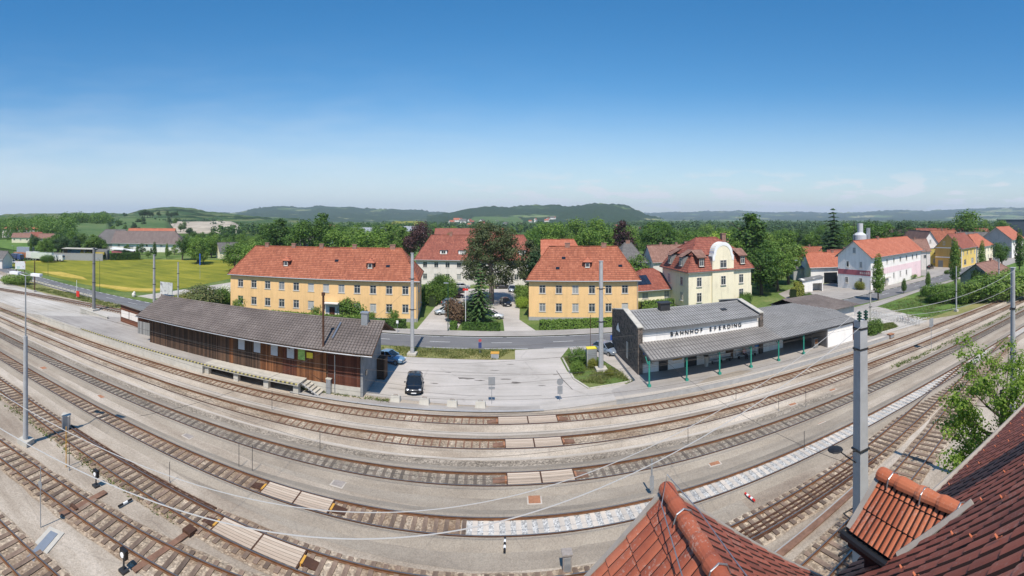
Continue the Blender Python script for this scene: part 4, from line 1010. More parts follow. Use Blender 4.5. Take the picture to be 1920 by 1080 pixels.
h, ro = house('long house with reddish brown roof and dark solar panels behind the villa, right part', 51, 116.5, 3, 22, 10, 6.4, 11.0, 'greywall', 'tile_brown', 0, 0, .4, .3, row(6, 2, 20, 4.6, 1.2, 1.3), chim=[(4, 5, .7), (9, 5, .7), (15, 5, .7)])
mb = MB(); mb.T = Matrix.Translation((2, 1.8, roofz(1.8, 6.4, 11.0, 10) + .05)) @ Matrix.Rotation(math.atan(4.6 / 5), 4, 'X'); mb.box(0, 3.4, 0, 2.4, .02, .08); mb.build('solar_panel', mat['solar'], ro)

# --- pink and white building with small neighbour, carport
pa = math.degrees(math.atan2(6.6, 30))
Lp = 30.8
h, ro = house('large white building with a pale pink lower storey, wine red band and orange roof beside the road', 80, 74.6, pa, Lp, 10.0, 8.5, 12.2, 'white', 'tile_bright', 0, 0, .7, .5,
              [(x, 6.6, .95, 1.35) for x in (8.6, 12.5, 16.5, 20.5, 24.6, 27.6)] + [(x, 2.4, .95, 1.5) for x in (12.5, 16.5, 20.5, 24.6, 27.6)],
              left=[(2.9, 6.3, .8, 1.5), (6.9, 6.3, .8, 1.5), (4.9, 9.9, .9, 1.4), (2.9, 2.2, .9, 1.5), (7.2, 2.2, .9, 1.5)], chim=[(12, 5, .8)])
mb = MB(); mb.box(-.03, 0, .02, 9.98, 3.6, 4.9); mb.build('wine_red_band', mat['winered'], h)
mb = MB(); mb.box(5.2, 24, -.03, 0, 3.4, 5.0); mb.box(24, Lp - .02, -.03, 0, .1, 5.0); mb.build('pink_band', mat['pink'], h)
mb = MB(); mb.box(7.2, 8.2, -.5, -.05, 0, 2.3); mb.box(5.8, 9.4, -.9, -.05, 2.3, 2.45); mb.build('entrance', mat['conc'], h)
# the lettering on the band cannot be read in the photo: pale strokes only
mb = MB()
for k in range(5):
    yy = .4 + k * .6; mb.box(-.06, -.03, yy, yy + .1, 3.95, 4.5); mb.box(-.06, -.03, yy + .26, yy + .36, 3.95, 4.5); mb.box(-.06, -.03, yy + .1, yy + .26, 4.25 if k % 2 else 4.4, 4.33 if k % 2 else 4.5)
mb.build('wall_lettering', mat['offwhite'], h)
h, ro = house('small white workshop with an orange roof at the left end of the pink and white building', 76.2, 93.6, -25, 10.5, 12, 4.6, 8.0, 'white', 'tile_bright', 0, 0, .5, .4, [(9, 2.4, 1, 1.2)], chim=[(8, 6, .7)])
mb = MB(); mb.box(3.8, 7.6, -.06, 0, 0, 3.0); mb.build('garage_door', mat['carglass'], h)
c = thing('carport', 'small white shelter with a sloping grey roof and an open front beside the clipped hedge', 'shelter', (66.2, 84.5, 0), R(-22))
mb = MB(); mb.box(0, 2.6, 0, 3, 0, 2.9); mb.box(2.6, 5.2, 0, .15, 2.0, 3.3); mb.box(5.05, 5.25, 0, 3, 0, 3.4); mb.box(2.6, 5.2, 2.85, 3, 0, 3.2); mb.build('wall', mat['white'], c)
mb = MB(); mb.add([(-.3, -.3, 2.75), (5.5, -.3, 3.6), (5.5, 3.3, 3.6), (-.3, 3.3, 2.75), (-.3, -.3, 2.6), (5.5, -.3, 3.45), (5.5, 3.3, 3.45), (-.3, 3.3, 2.6)], [(0, 1, 2, 3), (4, 7, 6, 5), (0, 4, 5, 1), (1, 5, 6, 2), (2, 6, 7, 3), (3, 7, 4, 0)]); mb.build('roof', mat['fascia'], c)

# --- row of houses at the right
house('long barn like house with a faded red brown roof and a white gable facing the road', 139.5, 93.8, 57, 60, 8.2, 7.4, 13.0, 'white', 'tile_brown', 0, 0, .4, .4, left=[(4, 9.5, .7, 1.1)], chim=[(30, 4, .8)])
h, ro = house('mustard yellow house front below the white gable with grey balcony rail', 132.4, 97.6, -33, 8.4, 2.2, 6.6, 6.9, 'olive', 'tin', 0, 0, .1, .1, [(1.8, 5.2, 1.2, 1.5), (6, 5.2, 1.2, 1.5), (2, 2, 2.0, 1.7), (5.8, 2, 2.0, 1.7)], gutter=False)
oa = math.degrees(math.atan2(2.2, 15))
h, ro = house('ochre and yellow corner house with white trim and a brick red roof', 136.2, 82.2, oa, 15.2, 10.6, 7.3, 12.2, 'yellow2', 'tile_red', 0, 0, .5, .5, row(4, 2, 13.2, 5.3, 1.0, 1.6) + [(3.6, 1.9, 2.2, 1.9), (11, 1.9, 2.4, 2.0)],
              left=[(3.4, 5.2, 1.0, 1.8), (3.4, 9.0, .9, 1.4), (7.0, 9.0, .9, 1.4)], chim=[(7, 5.3, .9)])
mb = MB(); mb.box(-.03, 0, .1, 10.5, 0, 7.2); mb.add([(-.03, .1, 7.2), (-.03, 10.5, 7.2), (-.03, 5.3, 11.8)], [(0, 2, 1)]); mb.build('ochre_gable_wall', mat['ochre'], h)
mb = MB(); mb.box(-.06, -.03, 0, 10.6, 3.6, 3.9); mb.box(-.06, -.03, 0, 10.6, 7.1, 7.4); mb.box(0, .5, -.05, 0, 0, 7.2); mb.box(14.6, 15.2, -.05, 0, 0, 7.2); mb.box(.5, 14.6, -.05, 0, 6.9, 7.2); mb.build('white_trim', mat['whitep'], h)
mb = MB(); mb.box(-.08, -.03, 7.4, 9.4, 0, 2.5); mb.build('door', mat['fascia'], h)
house('cream house with an orange red hipped roof between two columnar trees', 152.5, 84.6, 6, 17, 11, 6.8, 11.4, 'cream', 'tile_bright', 3, 4, .5, .5, row(5, 2, 15, 5.1, 1, 1.5) + row(5, 2, 15, 2.1, 1, 1.5))
h, ro = house('tall house with a blue grey gable, white street front and bright red roof at the right edge', 182, 83, 8, 20, 15, 8.6, 14.0, 'white', 'tile_bright', 0, 0, .7, .7, row(4, 3, 17, 6.6, 1.3, 1.8) + row(4, 3, 17, 2.8, 1.3, 1.8), left=[(7.5, 9.8, 1.2, 1.7)])
mb = MB(); mb.box(-.04, 0, .1, 14.9, 0, 8.5); mb.add([(-.04, .1, 8.5), (-.04, 14.9, 8.5), (-.04, 7.5, 13.7)], [(0, 2, 1)]); mb.build('grey_gable_wall', mat['greywall'], h)
house('small brown tiled house smothered in climbing plants beside the tracks', 99.5, 50.5, 4, 15, 9.5, 2.9, 6.2, 'conc_grey', 'tile_brown', 0, 4.0, .8, .8, [(4, 1.7, 1, 1)], chim=[(9, 4.7, .9)])
# roofs in the second row
for (px, d, Ln, D, ze, zr, wl, rf, lab, ang, hl) in (
        (1707, 250, 46, 12, 7.5, 12.2, 'offwhite', 'tile_red', 'long red roof of a distant row house with many chimneys behind the barn', -50, 0),
        (1700, 215, 26, 11, 6.2, 10.6, 'white', 'tile_red', 'red roof in front of the distant row house, left of the big chestnut crown', -48, 0),
        (1775, 205, 34, 13, 6.4, 11.4, 'offwhite', 'tile_grey', 'dark grey roofed houses behind the ochre corner house', -56, 4),
        (1735, 182, 18, 12, 7.0, 12.8, 'offwhite', 'tile_orange', 'orange roof rising behind the white gable', -40, 3),
        (1497, 150, 8, 8, 4.5, 8.0, 'white', 'tile_orange', 'small orange roofed house left of the tall spruce', -36, 0),
        (1630, 150, 22, 10, 6.5, 10.4, 'offwhite', 'tile_brown', 'brown roof behind the silver silo', -36, 0),
        (1488, 128, 14, 9, 3.4, 3.8, 'greywall', 'tile_grey', 'flat roofed grey building with roof lights near the tall spruce', -30, 0),
        (1560, 125, 10, 10, 5.0, 8.6, 'offwhite', 'tile_red', 'red roof tucked behind the small white workshop', -28, 0)):
    x, y = AZ(px, d)
    house(lab, x, y, ang, Ln, D, ze, zr, wl, rf, hl, hl, .4, .4, row(max(2, int(Ln / 5)), 2, Ln - 2, ze * .7, 1, 1.2), chim=[(Ln * k / 5, D / 2, .7) for k in range(1, 5)] if Ln > 20 else [(Ln * .5, D / 2, .6)], gutter=False)
w = thing('warehouse', 'large dark grey warehouse on the horizon at the right edge', 'warehouse', (*AZ(1872, 420), 0), R(-62))
mb = MB(); mb.box(0, 90, 0, 60, 0, 17); mb.build('wall', M('blue_grey_cladding', (.10, .12, .15), .7, .2, .08, .2, .05), w)
mb = MB(); mb.box(-.5, 90.5, -.5, 60.5, 17, 17.8); mb.build('roof', mat['tin'], w)
s = thing('silo', 'silver metal silo tower rising behind the pink and white building', 'silo', (*AZ(1612, 140), 0))
mb = MB(); mb.cyl(0, 0, 0, 12.8, 2.2, 2.2, 20); mb.cyl(0, 0, 12.8, 13.6, 2.2, 1.0, 20); mb.build('tank', mat['silo_tin'], s, smooth=False)
mb = MB(); mb.cyl(.2, 0, 13.6, 16.5, .95, .95, 14); mb.build('head_house', mat['silo_tin'], s)
mb = MB(); mb.cyl(2.9, -1, 0, 15, .7, .7, 10); mb.build('side_tank', mat['tin'], s)
mb = MB(); mb.cyl(-3.0, -.5, 0, 17, .12, .12, 6); mb.build('vent_pipe', mat['iron'], s)

# --- farm and far houses on the left
x, y = AZ(318, 262)
h, ro = house('long white farmhouse with a grey roof across the wheat field', *AZ(210, 243), 33, 40, 15, 4.9, 10.9, 'white', 'tile_dusk', 0, 6, .8, .6, [(4, 3.4, 1.4, 1.4), (20, 3.4, 1.2, 1.2), (28, 3.4, 1.2, 1.2), (35, 3.4, 1.2, 1.2), (11, 1.6, 2.8, 2.6)])
house('grey roofed barn wing at the left end of the white farmhouse', *AZ(172, 250), 33, 17, 19, 4.6, 11.6, 'greywall', 'tile_grey', 5, 0, .8, .6)
house('orange red roof behind the ridge of the white farmhouse', *AZ(238, 280), 33, 30, 12, 7, 11.6, 'white', 'tile_bright', 0, 0, .6, .6)
house('small cream gabled shed house at the far edge of the wheat field', *AZ(412, 195), 50, 9, 8, 3.6, 7.0, 'cream', 'tile_grey', 0, 0, .4, .4)
for (px, d, Ln, ze, zr, wl, rf, lab) in (
        (22, 330, 14, 4, 7, 'cream', 'tile_brown', 'cream bungalow at the far left beyond the green field'), (42, 345, 12, 4, 7, 'white', 'tile_grey', 'white bungalow with a pale roof beyond the green field'),
        (55, 335, 9, 4, 7.5, 'offwhite', 'tile_red', 'small red roofed house beyond the green field'), (72, 330, 12, 3.4, 6.6, 'greywall', 'tile_brown', 'dark open barn beyond the green field'),
        (4, 420, 36, 8, 10, 'offwhite', 'tile_bright', 'long flat building at the far left under the wood')):
    x, y = AZ(px, d); house(lab, x, y, 48, Ln, 8, ze, zr, wl, rf, 0, 0, .5, .4, row(3, 2, Ln - 2, 2.4, 1.2, 1.2), gutter=False)
h, ro = house('small beige railway hut at the left picture edge', -152, 57.5, 30, 9, 6, 3.6, 6.0, 'offwhite', 'tile_grey', 0, 0, .4, .4, [(2, 2, 1, 1.2)])
random.seed(11)
# scattered white and red houses of the village on the slope
vil = []
for k in range(26):
    px = random.uniform(845, 1035); d = random.uniform(800, 1500); vil.append((px, d, 6 + (d - 800) * .018))
for k in range(10):
    px = random.uniform(1140, 1200) if k < 4 else random.uniform(600, 780); d = random.uniform(500, 900); vil.append((px, d, 1.5))
proto = None
for k, (px, d, z) in enumerate(vil):
    x, y = AZ(px, d)
    if k < 3:
        protos = [('white', 'tile_red'), ('offwhite', 'tile_bright'), ('white', 'tile_grey')][k]
        h, ro = house('tiny pale house among the trees of the hillside village', x, y, random.uniform(-30, 60), 14, 10, 5.2, 9.5, protos[0], protos[1], 0, 0, .6, .6, row(3, 2.5, 11.5, 3.4, 1.4, 1.5), group='distant houses of the hillside village', gutter=False, name='distant_house')
        proto = (proto or []) + [h]
    else:
        h = copy_tree(proto[k % 3])
    h.location = (x, y, z - 2); h.rotation_euler.z = math.radians(random.uniform(-40, 70)); s = random.uniform(.55, 1.05); h.scale = (s, s, s)
for px, d, lab, Ln, wl, rf in ((655, 360, 'long white factory hall beyond the trees left of the copper beech', 30, 'white', 'tin'), (752, 420, 'white flat hall right of the factory', 22, 'white', 'tin'), (815, 330, 'row of pinkish roofs beyond the copper beech', 34, 'white', 'tile_red'), (545, 175, 'grey roof behind the long yellow house', 15, 'offwhite', 'tile_grey'), (870, 330, 'second row of pinkish roofs left of the dark tree', 30, 'white', 'tile_red'), (1115, 210, 'white gable among dark trees behind the shorter yellow house', 10, 'white', 'tile_red')):
    x, y = AZ(px, d); house(lab, x, y, random.uniform(-8, 8), Ln, 12, 6, 10.5, wl, rf, 0, 0, .5, .4, row(5, 3, Ln - 3, 3.5, 1.6, 1.4), gutter=False)

# ---------------------------------------------------------------- corrugated surfaces built as geometry
def corr(mb, O, U, V, lu, lv, rib, course, amp, step, mat_i=0, clip=None, seg=4, rng=None, jit=0, groove=False, tail=.8):
    """Ribbed tiles: U along the eave, V up the slope; each course is a strip that oversteps the one above."""
    O, U, V = Vector(O), Vector(U).normalized(), Vector(V).normalized(); N = U.cross(V).normalized()
    nc = int(math.ceil(lv / course)); nr = int(math.ceil(lu / rib)) * seg
    for c in range(nc):
        v0, v1 = c * course, min(lv, (c + 1) * course + .02)
        a, b = (clip((v0 + v1) / 2) if clip else (0, lu)); P = []; F = []
        for i in range(nr + 1):
            u = i * rib / seg
            if u < a - 1e-6 or u > b + 1e-6: continue
            k = (i % seg) / seg
            h = amp * (abs(math.sin(PI * k)) ** .7)
            j = (rng.uniform(-jit, jit) if rng and i % seg == 0 else 0)
            P.append(O + U * u + V * v0 + N * (h + step + j)); P.append(O + U * u + V * v1 + N * (h * tail)); P.append(O + U * u + V * v0 + N * (h * .4 - .01))
        Gv = []
        for q in range(len(P) // 3 - 1):
            (Gv if groove and (q % seg == 0 or (groove == 2 and q % seg == seg - 1)) else F).append((3 * q, 3 * q + 3, 3 * q + 4, 3 * q + 1)); (Gv if groove else F).append((3 * q + 2, 3 * q + 5, 3 * q + 3, 3 * q))
        if F: mb.add(P, F, mat_i)
        if Gv: mb.add(P, Gv, 1)

# --- goods shed
sa = math.atan2(41.5 - 40.4, -14.8 + 44); SL_, SD = 29.3, 7.0
g = thing('goods_shed', 'long dark wooden goods shed with a brown grey tiled roof beside the tracks', 'goods shed', (-44, 40.4, 0), sa)
slope = .416; ze, zr = 5.3, 5.3 + .416 * 3.5
mb = MB(); mb.box(0, SL_ - .25, .12, SD, 0, ze); mb.add([(0, .12, ze), (0, SD, ze), (0, SD / 2, zr)], [(0, 2, 1)]); mb.build('shed_wall', mat['wood_dark'], g)
mb = MB(); mb.box(0, 13.2, 0, .12, LZ, ze); mb.build('board_panel', mat['wood_dark'], g)
mb = MB(); mb.box(17.4, 20.2, 0, .12, LZ, 4.6); mb.build('board_panel', mat['wood_warm'], g)
mb = MB(); mb.box(15.2, 17.4, -.02, .10, LZ, 4.6); mb.build('board_panel', mat['wood_dark'], g)
mb = MB(); mb.box(20.2, 21.9, .02, .14, LZ, 4.6); mb.build('sliding_door', mat['wood_red'], g)
mb = MB(); mb.box(21.9, 25.3, 0, .12, .9, 4.6); mb.build('board_panel', mat['wood_warm'], g)
mb = MB(); mb.box(25.5, SL_ - .3, 0, .12, .9, 4.6); mb.build('board_panel', mat['wood_red'], g)
mb = MB(); mb.box(13.2, 13.7, -.03, .10, LZ, 4.5); mb.build('door_post', mat['wood_warm'], g)
mb = MB(); mb.box(13.7, 15.2, -.01, .10, LZ, 4.6); mb.build('board_panel', mat['wood_dark'], g)
mb = MB(); mb.box(13.2, 27.2, .1, .2, 4.6, ze); mb.build('lintel_board', mat['wood_dark'], g)
mb = MB(); mb.box(21.6, SL_ - .25, -.06, .06, -.1, .95); mb.build('plinth', mat['conc'], g)
mb = MB(); e_ = SL_
mb.box(e_ - .25, e_, 0, SD, -.1, ze); mb.add([(e_, 0, ze), (e_, SD, ze), (e_, SD / 2, zr), (e_ - .25, 0, ze), (e_ - .25, SD, ze), (e_ - .25, SD / 2, zr)], [(0, 1, 2), (3, 5, 4)])
mb.build('gable_wall', mat['greyrender'], g)
pn = M('pale_plastic_pane', (.46, .50, .54), .35, 0, .08, 4, .05)
for x in (14.9, 17.0, 19.2, 21.2):
    mb = MB(); mb.box(x - .42, x + .42, -.1, -.03, 3.0, 4.35); o = mb.build('window_sheet', pn, g)
mb = MB(); mb.box(22.1, 22.9, -.08, -.01, 3.0, 4.3); mb.build('green_poster', mat['posterg'], g)
mb = MB(); mb.box(23.1, 23.8, -.08, -.01, 3.3, 3.9); mb.build('yellow_notice', mat['yellowp'], g)
mb = MB(); U = (1, 0, 0); V = Vector((0, 1, slope)).normalized(); vl = (SD / 2 + 1.5) * math.sqrt(1 + slope ** 2)
rng = random.Random(4)
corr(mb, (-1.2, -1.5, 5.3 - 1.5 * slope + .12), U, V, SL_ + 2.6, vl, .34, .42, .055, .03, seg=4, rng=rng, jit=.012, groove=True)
mb.T = Matrix.Translation((SL_ + .2, SD, 0)) @ Matrix.Rotation(PI, 4, 'Z')
corr(mb, (-1.2, -1.5, 5.3 - 1.5 * slope + .12), U, V, SL_ + 2.6, vl, .5, 1.2, .05, .03, seg=2)
mb.T = Matrix.Identity(4)
mb.tube([(-1.2, 3.5, zr + .18), (SL_ + 1.4, 3.5, zr + .18)], .11, 8)
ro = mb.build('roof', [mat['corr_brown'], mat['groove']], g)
mb = MB()
for sgn, y0, y1 in ((1, -1.5, 3.5), (-1, 8.5, 3.5)):
    z0 = 5.3 - 1.5 * slope
    mb.add([(-1.2, y0, z0), (SL_ + 1.4, y0, z0), (SL_ + 1.4, y1, zr), (-1.2, y1, zr), (-1.2, y0, z0 + .11), (SL_ + 1.4, y0, z0 + .11), (SL_ + 1.4, y1, zr + .11), (-1.2, y1, zr + .11)], [(0, 3, 2, 1), (4, 5, 6, 7), (0, 1, 5, 4), (1, 2, 6, 5), (3, 0, 4, 7)])
mb.build('roof_boarding', mat['wood_dark'], g)
mb = MB(); mb.tube([(-1.2, -1.62, 4.72), (SL_ + 1.4, -1.62, 4.66)], .06, 6); mb.tube([(26.3, -1.6, 4.7), (26.3, -.1, 4.2), (26.3, -.1, .2)], .05, 6); mb.build('gutter', mat['tin'], g)
for k in range(12):
    mb = MB(); x = .3 + k * 2.6; mb.tube([(x, .1, 3.9), (x, -1.35, 4.75)], .06, 4); mb.build('eaves_brace', mat['wood_dark'], g)
mb = MB(); mb.tube([(25.4, -1.0, 4.6), (25.4, -1.0, 10.2)], .12, 8); mb.tube([(25.4, -1.0, 10.2), (25.4, -1.0, 10.5)], .2, 8); mb.build('flue_pipe', mat['rust_dark'], g)
mb = MB(); mb.T = Matrix.Translation((28.6, 3.0, zr - .2)); mb.box(-.35, .35, -.3, .3, 0, 1.3); mb.box(-.45, .45, -.4, .4, 1.3, 1.4); mb.build('vent_cowl', mat['tin'], ro); mb = MB()
mb.T = Matrix.Translation((25.7, -.2, 5.3 + .1)) @ Matrix.Rotation(math.atan(slope), 4, 'X'); mb.box(.2, .36, .3, 3.1, .05, .2); mb.build('roof_ladder', mat['alloy'], ro)
for q in ((2.4, 3.0, 3.6, 4.8), (.8, 1.4, 1.9, 2.4)): mb = MB(); mb.box(e_, e_ + .06, *q); mb.build('gable_window', mat['carglass'], g)
mb = MB(); mb.box(e_, e_ + .9, 5.2, 6.6, 0, 2.3); mb.build('lean_to', mat['wood_dark'], g)
hut = thing('wooden_hut', 'small dark hut with red brown boards and white shutters left of the goods shed', 'hut', (-56.0, 44.9, 0), R(-6))
mb = MB(); mb.T = Matrix.Rotation(PI / 2, 4, 'Z'); mb.extrude_y([(0, LZ - .1), (3.4, LZ - .1), (3.4, 3.3), (0, 4.0)], -5.2, 0); mb.T = Matrix.Identity(4); mb.build('wall', planks('hut_boards', [(.05, .025, .018), (.13, .055, .035), (.24, .10, .055)], .22, 'z'), hut)
mb = MB(); mb.add([(-.3, -.4, 4.25), (6.4, -.4, 4.15), (6.4, 3.7, 3.4), (-.3, 3.7, 3.4), (-.3, -.4, 4.08), (6.4, -.4, 3.98), (6.4, 3.7, 3.25), (-.3, 3.7, 3.25)], [(0, 1, 2, 3), (4, 7, 6, 5), (0, 4, 5, 1), (1, 5, 6, 2), (2, 6, 7, 3), (3, 7, 4, 0)]); mb.build('flat_roof', mat['fascia'], hut)
for a, b in ((.3, 2.5), (2.7, 5.0)):
    mb = MB(); mb.box(a, b, -.08, 0, 2.0, 3.1); mb.build('white_shutter', mat['offwhite'], hut)
p = thing('board_screen', 'weathered black and white board screen between the hut and the goods shed', 'screen', (-48.6, 42.2, LZ), R(5))
mb = MB(); mb.box(0, 4.2, 0, .1, 0, 1.8); mb.build('screen_boards', mat['wood_grey'], p)
for x in (0, 2.0, 4.0): mb = MB(); mb.box(x, x + .15, .1, .25, 0, 2.1); mb.build('post', mat['wood_dark'], p)

# --- station building
sta = math.atan(.05)
st = thing('station_building', 'low railway station with grey roof, stone gable walls and a canopy on green posts', 'railway station', (13.9, 47.3, 0), sta)
mb = MB(); mb.box(.5, 16.6, 0, 10, 0, 5.5); mb.build('wall', mat['white'], st)
ms_ = .18
for x0 in (0, 16.5):
    mb = MB(); P = [(-.35, 0), (10.2, 0), (10.2, 5.75), (5, 6.72), (-.35, 5.72)]
    mb.add([(x0, y, z) for y, z in P] + [(x0 + .55, y, z) for y, z in P], [(4, 3, 2, 1, 0), (5, 6, 7, 8, 9)] + [(i, (i + 1) % 5, (i + 1) % 5 + 5, i + 5) for i in range(5)]); mb.build('stone_gable_wall', mat['stone'], st)
    mb = MB()
    for (ya, za, yb, zb) in ((-.42, 5.73, 5, 6.73), (5, 6.73, 10.3, 5.76)):
        mb.add([(x0 - .06, ya, za), (x0 + .61, ya, za), (x0 + .61, yb, zb), (x0 - .06, yb, zb), (x0 - .06, ya, za + .12), (x0 + .61, ya, za + .12), (x0 + .61, yb, zb + .12), (x0 - .06, yb, zb + .12)], [(4, 5, 6, 7), (0, 4, 7, 3), (1, 2, 6, 5), (0, 1, 5, 4), (3, 7, 6, 2)])
    mb.build('gable_coping', mat['conc'], st)
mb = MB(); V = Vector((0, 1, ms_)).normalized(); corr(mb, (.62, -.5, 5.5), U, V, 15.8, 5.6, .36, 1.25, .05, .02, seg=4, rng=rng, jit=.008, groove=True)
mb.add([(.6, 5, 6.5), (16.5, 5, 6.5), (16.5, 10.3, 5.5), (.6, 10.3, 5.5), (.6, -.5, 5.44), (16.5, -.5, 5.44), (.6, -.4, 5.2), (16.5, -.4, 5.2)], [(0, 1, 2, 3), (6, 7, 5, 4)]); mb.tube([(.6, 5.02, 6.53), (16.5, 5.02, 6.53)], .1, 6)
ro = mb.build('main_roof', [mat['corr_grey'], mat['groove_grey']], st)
mb = MB(); mb.box(4.6, 5.9, 4.2, 5.2, 6.2, 7.3); mb.box(4.45, 6.05, 4.05, 5.35, 7.3, 7.42); mb.build('chimney', mat['iron'], ro)
mb = MB(); mb.T = Matrix.Translation((12.8, 2.6, 6.1)) @ Matrix.Rotation(.18, 4, 'X'); mb.box(-.4, .4, -.3, .3, 0, .12); mb.build('roof_hatch', mat['iron'], ro)
# canopy
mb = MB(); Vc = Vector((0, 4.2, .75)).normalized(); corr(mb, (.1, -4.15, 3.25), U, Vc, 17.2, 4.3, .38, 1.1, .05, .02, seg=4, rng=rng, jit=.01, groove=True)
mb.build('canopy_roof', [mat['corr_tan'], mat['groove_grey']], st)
mb = MB(); mb.add([(.1, -4.1, 3.05), (17.2, -4.1, 3.05), (17.2, 0, 3.75), (.1, 0, 3.75), (.1, -4.1, 3.22), (17.2, -4.1, 3.22), (17.2, 0, 3.95), (.1, 0, 3.95)], [(0, 3, 2, 1), (4, 5, 6, 7), (0, 1, 5, 4), (1, 2, 6, 5), (3, 0, 4, 7)]); mb.build('canopy_soffit', mat['fascia'], st)
mb = MB(); mb.tube([(.1, -4.25, 3.2), (30.6, -4.25, 3.2)], .09, 6); mb.build('canopy_gutter', mat['iron'], st)
inv = Matrix.Translation((13.9, 47.3, 0)) @ Matrix.Rotation(sta, 4, 'Z'); inv = inv.inverted()
for px, py in ((1221, 729), (1288, 714), (1351, 703), (1409, 689.5), (1461, 677), (1509, 665)):
    q = inv @ Vector((*G(px, py, PZ), 0))
    mb = MB(); mb.cyl(q.x, -4.0, PZ, 3.15, .09, .09, 10); mb.tube([(q.x, -4.0, 2.5), (q.x, -2.9, 3.3)], .045, 6); mb.box(q.x - .16, q.x + .16, -4.16, -3.84, PZ, PZ + .25)
    mb.build('canopy_post', mat['green_paint'], st)
# lettering
lt = 'BAHNHOF EFERDING'
lx = 4.0
for w_i, word in enumerate(lt.split()):
    for ch in word:
        cu = bpy.data.curves.new('letter', 'FONT'); cu.body = ch; cu.size = .68; cu.extrude = .035; cu.offset = 0; cu.align_x = 'CENTER'
        tmp = bpy.data.objects.new('letter', cu); link(tmp); bpy.context.view_layer.update()
        me = bpy.data.meshes.new_from_object(tmp.evaluated_get(bpy.context.evaluated_depsgraph_get())); bpy.data.objects.remove(tmp)
        me.materials.clear(); me.materials.append(mat['black']); cw = .16 if ch == 'I' else .5
        lx += cw / 2; put('letter', me, st, (lx, -.06, 4.36), (PI / 2, 0, 0)); lx += cw / 2 + .15
    lx += .6
# facade openings under the canopy
for x, w, top_, nm, m_ in ((3.2, 1.1, 2.75, 'door', 'iron'), (6.7, 1.6, 2.75, 'door', 'iron'), (12.1, 1.1, 2.75, 'door', 'wood_dark')):
    mb = MB(); mb.box(x - w / 2, x + w / 2, -.08, 0, PZ, top_); dr = mb.build(nm, mat[m_], st)
    mb = MB(); mb.box(x - w / 2 + .15, x + w / 2 - .15, -.11, -.08, 1.6, top_ - .15); mb.build('door_glass', mat['carglass'], dr)
for x in (1.1, 9.2, 14.8): window(st, x, 0, 2.1, 1.5, 1.1)
mb = MB(); mb.box(4.4, 5.6, -.07, 0, 1.5, 2.5); mb.build('yellow_timetable', mat['orangep'], st)
mb = MB(); mb.box(9.9, 11.5, -.1, -.03, 2.2, 2.9); mb.build('blue_name_board', mat['bluep'], st)
mb = MB(); mb.box(15.9, 16.5, -.1, -.03, 1.4, 2.6); mb.build('blue_poster', mat['posterb'], st)
mb = MB(); mb.box(.45, .6, -.1, -.04, 1.9, 2.7); mb.box(.7, 1.6, -.1, -.04, 2.6, 3.1); mb.build('wall_sign', mat['bluep'], st)
# gable-side details: narrow window, letter box sign
mb = MB(); mb.box(-.06, 0, 3.2, 3.8, 1.2, 3.2); mb.build('gable_window', mat['tin'], st)
mb = MB(); mb.add([(-.08, 6.6, 3.9), (-.08, 7.9, 3.9), (-.08, 7.1, 4.7)], [(0, 2, 1)]); mb.box(-.07, -.01, 6.6, 7.9, 3.6, 3.9); mb.build('white_wall_sign', mat['whitep'], st)
# second part
mb = MB(); mb.box(17.1, 20.6, 0, 9, 0, 3.7); mb.box(22.6, 25.2, 3.6, 9, 0, 3.7); mb.box(25.2, 30.2, -4.0, 8.5, 0, 3.0); mb.box(17.1, 25.2, 8.8, 9.1, 0, 3.8); mb.build('east_wall', mat['white'], st)
mb = MB(); mb.box(25.1, 25.2, -3.9, 3.6, PZ, 3.0); mb.box(20.6, 25.2, 3.4, 3.6, 2.9, 4.1); mb.build('passage_wall', mat['corr_tan'], st)
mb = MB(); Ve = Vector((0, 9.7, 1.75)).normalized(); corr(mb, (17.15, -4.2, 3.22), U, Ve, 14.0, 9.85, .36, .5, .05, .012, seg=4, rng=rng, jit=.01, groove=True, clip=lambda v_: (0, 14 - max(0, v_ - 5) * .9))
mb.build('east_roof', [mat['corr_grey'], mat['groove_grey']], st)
mb = MB(); mb.add([(17.15, -4.2, 3.02), (31.1, -4.2, 3.02), (31.1, 1, 4.1), (26.7, 5.5, 4.9), (17.15, 5.5, 4.9), (17.15, 10, 3.9), (30, 10, 3.9), (17.15, -4.2, 3.18), (31.1, -4.2, 3.18)], [(0, 1, 2, 3, 4), (0, 7, 8, 1), (4, 3, 6, 5)]); mb.build('east_soffit', mat['fascia'], st)
mb = MB()
for (y0, z0, y1, z1) in ((.8, 3.4, 7.5, 5.3),): corr(mb, (26.4, y0, z0 + .6), U, (0, y1 - y0, z1 - z0 - .6), 11, 6.9, .24, .4, .04, .02, seg=3, clip=lambda v_: (max(0, 3 - v_ * .5), 11 - max(0, v_) * .55))
mb.add([(26.5, 7.5, 5.3), (34, 7.5, 5.3), (37.4, 12, 3.6), (26.5, 12, 3.6), (37.4, .8, 3.95), (26.5, .8, 3.95), (33.7, 7.5, 5.28)], [(0, 1, 2, 3), (4, 2, 6)]); mb.build('rear_roof', mat['corr_brown'], st)
mb = MB(); mb.box(27, 36.6, 1.6, 11.2, 0, 3.9); mb.build('rear_wall', mat['offwhite'], st)
mb = MB(); mb.box(30.2, 32.4, -3.9, -3.7, 0, 2.9); mb.box(32.3, 32.5, -3.7, 1.6, 0, 2.6); mb.build('brown_gate', mat['wood_red'], st)
mb = MB(); mb.box(18.9, 20.6, -2.6, -2.5, 2.6, 2.95); mb.build('hanging_sign', mat['bluep'], st)
